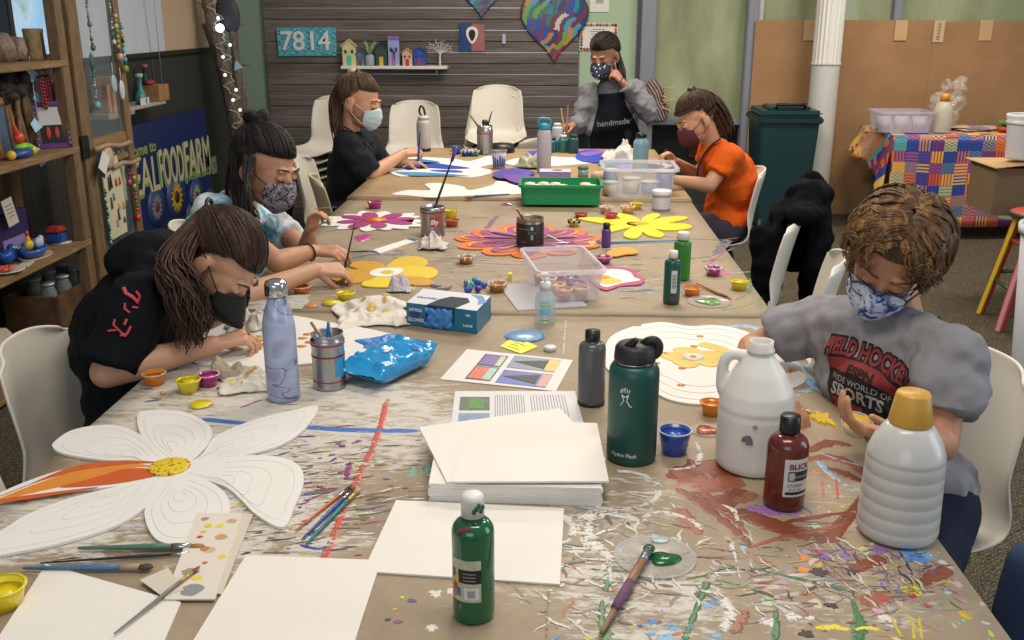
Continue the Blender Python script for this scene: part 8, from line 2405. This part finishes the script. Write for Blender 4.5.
for sgn,nm in((1,'a'),):
 a=MB()
 def f2(u,v):
  vv=v*2*PI;x=(u-.5)*.225;sx_=1 if .08<u<.92 else .98
  th_=.024*min(1,(.02+5.5*min(u,1-u)))
  y=.062*math.copysign(abs(math.cos(vv))**.55,math.cos(vv));z=th_*math.copysign(abs(math.sin(vv))**.6,math.sin(vv))
  nn=noise.noise(V((x*40,y*50,z*30)))*.007+abs(noise.noise(V((x*80,y*90,3))))*.005
  e_=max(0,1-7*min(u,1-u))
  return V((x,y*(1+.06*noise.noise(V((x*50,1,1)))),.025+z*(1+(nn*28 if z>0 else 0))+e_*.022*(1 if u>.5 else .2)+(nn*.8 if z>0 else 0)))
 a.grid(f2,56,56,X=Matrix.Translation(c_)@Matrix.Rotation(ang,4,'Z'))
 pk=a.build('pack',mat('#1591cf',.18,vary=.12,Coat_Weight=.5),t)
XW=Matrix.Translation(c_)@Matrix.Rotation(ang,4,'Z')
for nm,cc,pts in(('white_flap','#d3dde4',[(-.01,-.008),(.03,.006),(.032,.012),(-.012,.002)]),('purple_logo','#5c4fb0',[(.045+.011*math.cos(k*.5),-.042+.010*math.sin(k*.5))for k in range(12)]),('purple_logo','#5c4fb0',[(.03+.008*math.cos(k*.5),.035+.006*math.sin(k*.5))for k in range(12)]),('pale_patch','#a9c8dd',[(-.075,-.055),(-.05,-.058),(-.052,-.045),(-.073,-.042)])):
 dg=bpy.context.evaluated_depsgraph_get()
 bvh2=BVHTree.FromPolygons([XW@v.co for v in pk.data.vertices]if 0 else[WM[pk.name]@v.co for v in pk.data.vertices],[list(p.vertices)for p in pk.data.polygons])
 a=MB();vs=[]
 for x,y in pts:
  w0=XW@V((x,y,.2));h=bvh2.ray_cast(w0,V((0,0,-1)));vs.append((h[0]if h[0]is not None else XW@V((x,y,.05)))+V((0,-.001,.0016)))
 a.add(vs,[list(range(len(vs)))],0,False);a.build(nm,mat(cc,.35),t,mods=[('SOLIDIFY',dict(thickness=.0012,offset=1))])
 # ------ crumpled papers and cloths
PT=mat('#d8d2c4',.8,vary=.05)
def towel(px,py,sx,sy,h,seed,label,rot=0,z=None,m=PT,stains=(),name='paper_towel',cat='paper towel',n=34):
 z=Z0 if z is None else z;p=atz(px,py,z)
 o=crumple(p.x,p.y,sx,sy,z,h,seed,m,name,label,cat,n,rot,.001)
 for i,(dx,dy,r_,c_)in enumerate(stains):
  bv2=BVHTree.FromPolygons([WM[o.name]@v.co for v in o.data.vertices],[list(q.vertices)for q in o.data.polygons])
  vs=[];cen=p+V((dx,dy,0))
  for k in range(12):
   w0=cen+V((r_*math.cos(k*.52)*(1+.3*math.sin(k*2.1+i)),r_*1.4*math.sin(k*.52),.3));hh=bv2.ray_cast(w0,V((0,0,-1)))
   if hh[0]is not None:vs.append(hh[0]+V((0,0,.0015)))
  if len(vs)>5:
   a=MB();a.add(vs+[sum(vs,V())/len(vs)+V((0,0,.001))],[(k,(k+1)%len(vs),len(vs))for k in range(len(vs))],0,False);a.build('yellow_stain',mat(c_,.5),o)
 return o
towel(372,315,.20,.24,.035,2.2,'creased paper towel with yellow stains behind the wipes pack',.2,stains=((-.03,.05,.008,'#c9a23a'),(.03,.06,.009,'#c9a544'),(.0,.0,.012,'#d2b85a'),(.04,-.02,.010,'#cdb04c'),(.03,.03,.007,'#c49a2c')))
towel(250,385,.13,.10,.03,5.1,'stained paper towel lying left of the marbled bottle',.3,stains=((.0,.01,.012,'#cda040'),(-.035,-.01,.008,'#d2b450')))
towel(229,376,.09,.07,.035,6.3,'twisted beige rag beside the magenta cup',.1,m=mat('#a89c86',.85,vary=.2),name='rag',cat='rag')
towel(251,328,.12,.10,.06,7.7,'curled white paper standing behind the hoodie wearer\'s hand',.4)
towel(270,303,.22,.14,.012,3.3,'flat grey-white paper under the two forearms',.1,m=mat('#aaa69c',.8,vary=.2))
towel(400,291,.07,.05,.04,9.1,'small crumpled white wad with purple stains left of the glove box',0,m=mat('#c4bdc4',.8,vary=.25))
towel(433,248,.10,.10,.06,1.4,'white crumpled tissue standing before the coffee tin',0,z=Z1,m=mat('#cfc6bc',.8,vary=.1),n=28)
towel(620,160,.20,.16,.09,4.7,'pile of white tissue on the far table before the apron',0,z=Z2,m=mat('#cbc6c0',.8,vary=.1))
towel(385,345,.12,.12,.02,8.2,'blue glove lying behind the wipes pack',.5,m=mat('#4384c8',.4,vary=.15),name='rubber_glove',cat='glove')
random.seed(55)
for k,(x,y)in enumerate(((466,286),(472,288),(478,286),(470,292),(478,292),(484,288),(467,293),(475,283))):
 q=atz(x,y,Z1);a=MB();a.ell(q+V((0,0,.010)),(rnd(.007,.012),rnd(.007,.012),.010),seg=10)
 cc=('#2f7fc0','#2b9fae','#3a4fb0','#3a66c8','#4338a8','#2f6fc8','#2f5fb8','#39a3b8')[k]
 tag(a.build('glass_bead',mat(cc,.2),loc=q),'small glass bead at the '+('left','left centre','right centre','front left','front centre','far right','extreme front left','back')[k]+' of the cluster behind the glove box','bead','blue and violet beads behind the glove box')
for k,(x,y)in enumerate(((510,279),(436,287),(443,290),(449,288))):
 q=atz(x,y,Z1);a=MB();a.box(q+V((0,0,.004)),(.012,.03 if k==0 else .035,.008 if k else .03),rz=k,bev=.001)
 tag(a.build('plastic_clip',mat('#d9cf3a' if k==0 else '#8f8f92',.35),loc=q),('small yellow plastic clip left of the clear box','left silver clip behind the glove box','middle silver clip behind the glove box','right silver clip behind the glove box')[k],'clip')
 # ------ clear box of cups, tray, bin
pB=atz(561,292,Z1)
CL=clear('#dfd9e2',.26,.12);CLR=clear('#eeeaf0',.5,.15)
lidp=atz(538,296,Z1)
a=MB();a.box((lidp.x+.01,lidp.y,Z1+.002),(.20,.27,.004),rz=.25,bev=.001);tag(a.build('loose_box_lid',clear('#e6e3ea',.55,.2),loc=lidp),'translucent box lid lying under the clear box of cups','lid')  # lid of the clear box, lying loose beneath it
bc=open_bin('clear_box','clear plastic box of used paint cups on the middle table',pB.x,pB.y+.01,Z1+.005,.19,.30,.095,CL,rz=.20,taper=.86,lip=.006,wall=.003,mlip=CLR)
for k,(dx,dy,c_,dr,lab)in enumerate(((-.045,.08,'#d9702c','#e0a070','orange crusted cup at the back left inside the clear box'),(.01,.085,'#a8327c',None,'magenta cup at the back inside the clear box'),(-.03,.03,'#d8b07a','#e2d0b4','tan crusted cup at left inside the clear box'),(.04,.03,'#9a4a86','#b478a4','purple cup at right inside the clear box'),(-.02,-.04,'#d9a03a','#dcc49a','mustard cup in the middle of the clear box'),(.045,-.03,'#8f3f7c','#a86a98','plum cup near the right wall of the clear box'),(-.01,-.095,'#d97a3c','#e0b48c','orange cup at the front of the clear box'),(.04,-.09,'#cf8f70','#d8c0a8','peach cup at the front right of the clear box'))):
 q=pB+V((dx*math.cos(.2)-dy*math.sin(.2),dx*math.sin(.2)+dy*math.cos(.2),0));P0=q
 px_=None
 t=thing('paint_cup',(q.x,q.y,Z1+.010),lab,'paint cup',group='used cups in the clear box');X_=Matrix.Translation((q.x,q.y,Z1+.0105))
 r_=.023;h=.026
 a=MB();a.lathe([(0,0),(.018,0),(r_,h),(r_-.0015,h),(.018,h*.7),(0,h*.7)],X=X_,seg=20);a.build('cup_body',wet(c_),t)
 if dr:a=MB();a.lathe([(r_-.003,h-.006),(r_+.0012,h-.004),(r_+.0015,h+.001),(r_-.003,h+.001)],X=X_,seg=20,wob=lambda b,z:1+.05*math.sin(5*b));a.build('dried_rim',mat(dr,.5),t)
pT=atz(560,199,Z2);pT1=atz(520,205,Z2);pT2=atz(601,205,Z2)
GR=mat('#158a50',.4,vary=.04)
tw=pT2.x-pT1.x
open_bin('green_tray','green plastic tray of small paint jars on the far table',(pT1.x+pT2.x)/2,pT1.y+.105,Z2,tw,.20,.085,GR,cat='tray',taper=.95,lip=.008,wall=.004)
random.seed(66)
for k,(dx,dy)in enumerate(((-.40,.03),(-.31,-.02),(-.22,.04),(-.15,-.03),(-.07,.03),(.02,-.02),(.32,.03),(.39,-.02))):
 q=V(((pT1.x+pT2.x)/2+dx*tw*.98,pT1.y+.105+dy,Z2+.0055))
 t=thing('paint_jar',q,['leftmost','second','third','fourth','fifth','sixth','seventh','rightmost'][k]+(' from the left' if 0<k<7 else '')+' small drip-topped paint jar in the green tray','paint jar',group='paint jars in the green tray');X_=Matrix.Translation(q)
 cc=('#2a4a7c','#3a4a5c','#2c5f5a','#3c3c66','#4a5a50','#3f6a50','#2c4a9c','#35508c')[k]
 a=MB();a.lathe([(0,0),(.022,0),(.022,.045),(0,.045)],X=X_,seg=16);a.build('jar_body',mat(cc,.3),t)
 a=MB();a.lathe([(0,.045),(.0235,.045),(.025,.058),(.022,.068),(0,.071)],X=X_,seg=16,wob=lambda b,z:1+.07*math.sin(4*b+z*300));a.build('crusted_lid',mat('#ddd6c4',.5,vary=.1),t)
pC1=atz(609,211,Z1);pC2=atz(680,211,Z1)
bw=(pC2.x-pC1.x)*1.06
binc=V(((pC1.x+pC2.x)/2+.0,pC1.y+.165,0));zb_=Z2
open_bin('clear_bin','large clear plastic bin at the right edge of the far table',binc.x,max(binc.y,4.29+.15),zb_,bw,.28,.13,clear('#e0dfe2',.30,.12),cat='bin',taper=.9,lip=.014,wall=.004,mlip=clear('#ecebee',.5,.15))
by_=max(binc.y,4.29+.15)
for k,(dx,dy,r_,h,c_,lab)in enumerate(((-.13,-.05,.035,.05,'#cfc6ae','cream tub at the left inside the clear bin'),(-.12,.05,.035,.09,'#6f86b0','blue tub at the back left inside the clear bin'),(-.03,.0,.04,.06,'#d2cfc0','white tub in the middle of the clear bin'),(.05,-.03,.04,.05,'#8f9cc4','lilac-blue tub inside the clear bin'),(.12,.02,.04,.09,'#7485b8','round blue tub at the right inside the clear bin'))):
 lathe_thing('plastic_tub',lab,'tub',binc.x+dx,by_+dy,zb_+.005,[('tub_body',[(0,0),(r_*.9,0),(r_,h),(0,h)],mat(c_,.4)),('lid',[(0,h),(r_*1.05,h),(r_*1.05,h+.006),(0,h+.007)],mat('#d5d3ce',.4))],'tubs in the clear bin')
 # ------ far table bottles
t,X_=L('paint_tin','silver tin with two brushes near the far end of the table','tin',485,154,[('tin_body',[(0,0),(.045,0),(.047,.004),(.046,.008),(.046,.125),(.048,.13),(.048,.138),(.045,.142),(.044,.165),(.042,.165),(.041,.1),(0,.098)],mat('#a3a19e',.3,.9,vary=.15)),('red_band',[(.0465,.118),(.0472,.119),(.0472,.124),(.0465,.125)],mat('#b0303a',.4)),('inner_paint',[(0,.099),(.0405,.099),(.0405,.102),(0,.102)],mat('#3a3432',.5))],z=Z2)
p0=WM[t.name].translation
for x_,y_,lab in((470,115,'dark brush leaning left in the far silver tin'),(492,111,'dark brush leaning right in the far silver tin')):
 q=aty(x_,y_,p0.y);brush('paint_brush',lab,[q,p0+V((0,0,.105))],(mat('#33302f',.4),BK,BK),.005)
a=MB();a.lathe([(0,.105),(.012,.105),(.018,.18),(.015,.195),(0,.197)],X=Matrix.Translation(p0+V((.0,.012,0))));tag(a.build('dropper_bottle',mat('#27201c',.4),loc=p0+V((0,0,.1))),'small dark bottle standing inside the far silver tin','bottle')
t,X_=L('paint_cup_tall','tall white and blue paint cup behind the crumpled wrapping','paint cup',499,168,[('cup_body',[(0,0),(.032,0),(.040,.09),(.038,.09),(.033,.04),(0,.04)],mat('#b9bccb',.4)),('rim',[(.038,.088),(.043,.089),(.043,.096),(.038,.096)],mat('#a97f70',.4))],z=Z2)
an=facing(WM[t.name].translation)
for k in range(6):band(t,X_,.034+.0005,.010,.010+.06-.01*(k%3),an-1+.35*k,an-.78+.35*k,mat('#2d4590',.4),'blue_drip',r2=.0385)
t,X_=L('steel_bottle','pale white bottle with bright teal spout cap on the far table','water bottle',544,172,[('bottle_body',[(0,0),(.034,0),(.037,.005),(.037,.185),(.034,.205),(.026,.218),(0,.218)],mat('#bdb2b6',.35)),('teal_cap',[(0,.218),(.030,.218),(.031,.222),(.030,.242),(.022,.248),(0,.248)],mat('#1f93ae',.4))],z=Z2)
p0=WM[t.name].translation
a=MB();a.tube(catmull([p0+V((-.03,0,.235)),p0+V((-.028,0,.268)),p0+V((.0,0,.272)),p0+V((.026,0,.266)),p0+V((.03,0,.240))],5),.009,flat=.7);a.build('carry_loop',mat('#1f93ae',.4),t)
t,X_=L('steel_bottle','light blue steel bottle with black screw cap behind the clear bin','water bottle',640,172,[('bottle_body',[(0,0),(.037,0),(.040,.005),(.040,.140),(.037,.158),(.026,.170),(.024,.176),(0,.176)],mat('#7fa9bc',.35)),('black_cap',[(0,.176),(.027,.176),(.028,.180),(.027,.200),(0,.202)],BK)],z=Z2)
t,X_=L('steel_bottle','pale steel bottle with flip straw near the hand painting blue','water bottle',424,151,[('bottle_body',[(0,0),(.040,0),(.041,.02),(.041,.16),(.037,.178),(.030,.184),(0,.184)],mat('#b3aca6',.35)),('black_base',[(0,.0005),(.0415,.0005),(.0418,.02),(0,.021)],BK),('cap',[(0,.184),(.033,.184),(.033,.204),(.02,.208),(0,.208)],mat('#c9bfae',.4))],z=Z2)
p0=WM[t.name].translation;a=MB();a.tube(catmull([p0+V((-.012,0,.206)),p0+V((-.022,0,.235)),p0+V((-.012,0,.262)),p0+V((.004,0,.25)),p0+V((.012,0,.21))],4),.006,seg=8);a.build('flip_straw',BK,t)
q=atz(555,184,Z2);t=thing('tissue_box',q,'small lilac cardboard box with white top on the far table','box')
a=MB();a.box((q.x,q.y+.05,Z2+.028),(.150,.10,.056),bev=.003);a.build('carton',mat('#8a7fb0',.45),t);a=MB();a.box((q.x,q.y+.05,Z2+.0575),(.148,.098,.002));a.build('top_panel',mat('#cfc9d4',.45),t)
a=MB();a.lathe([(0,0),(.025,0),(.025,.001),(0,.001)],X=Matrix.Translation((q.x+.01,q.y+.05,Z2+.0592)),sy=.6);a.build('opening',mat('#33303c',.6),t)
L('glass_jar','small glass jar behind the blue and green cup','jar',583,177,[('glass',[(0,0),(.026,0),(.026,.04),(0,.04)],mat('#7f9a93',.2)),('lid',[(0,.041),(.027,.041),(.027,.052),(0,.052)],mat('#4b6b50',.4))],z=Z2)
L('glass_jar','cream-capped jar between tray and clear bin','jar',598,184,[('glass',[(0,0),(.032,0),(.034,.03),(0,.031)],mat('#94a0a8',.2)),('lid',[(0,.032),(.036,.032),(.034,.056),(0,.06)],mat('#cbb38c',.5,vary=.2))],z=Z2)
for(x,y,c_,cc,h,lab)in((557,148,'#b9c2c4','#cfd2d0',.13,'clear bottle at the far table end beside the standing person'),(552,152,'#1d6a68','#1a5550',.07,'teal tub at the far table end'),(563,152,'#2f6f66','#c9c6bc',.08,'green jar in front of the standing person\'s hand'),(573,153,'#27504c','#2b3a36',.09,'dark green jar at the left of the apron')):
 L('small_bottle',lab,'bottle',x,y,[('bottle_body',shoulder(.032,h,.02,.004),mat(c_,.3)),('cap',[(0,h+.004),(.022,h+.004),(.022,h+.02),(0,h+.02)],mat(cc,.4))],z=Z2)
p=aty(856,424,1.66)
t=thing('paint_cup',p,'open cup of yellow paint held by the person in grey','paint cup');X_=Matrix.Translation(p+V((0,0,-.012)))@Matrix.Rotation(.35,4,'X')
a=MB();a.lathe([(0,0),(.022,0),(.029,.020),(.0275,.020),(.021,.002),(0,.002)],X=X_);a.build('cup_body',clear('#e0dcd2',.45,.2),t)
a=MB();a.lathe([(0,.012),(.024,.012),(.022,.021),(0,.023)],X=X_,wob=lambda b,z:1+.12*math.sin(4*b));a.build('paint',wet('#dfb93e'),t)
q=aty(655,98,7.86)
a=MB()
for(dx,dz,rx,rz)in((0,0,.07,.13),(.03,-.1,.08,.09),(-.03,.07,.05,.08)):a.ell((q.x+dx,7.84,q.z+dz),(rx,.05,rz))
n_=NT('woven_stripes');w_=n_.n('TexWave',Scale=7,Distortion=4,Vector=n_.coord(rot=(0,.5,0))).outputs['Fac'];n_.put(n_.b.inputs['Base Color'],n_.ramp(w_,[(.2,'#6d3f45'),(.45,'#a8a29a'),(.65,'#b5a68a'),(.85,'#4a4450')]));n_.set(Roughness=.9)
bgt=thing('striped_bag',(q.x,7.84,q.z-.2),'striped woven bag with straw bits hanging on the door handle','bag')
remesh(a,.01,3,lambda c:.012*noise.noise(c*18)).build('bag_body',n_.m,bgt)
for k in range(6):
 a=MB();b_=V((q.x+.05,7.80,q.z+.08-.03*k));a.tube([b_,b_+V((.06,-.01,.03*math.sin(k*2))),b_+V((.10,-.01,.06*math.sin(k*2+.5)))],[.006,.005,.002],seg=6);a.build('straw',mat('#bfa878',.7),bgt)
print("ok")
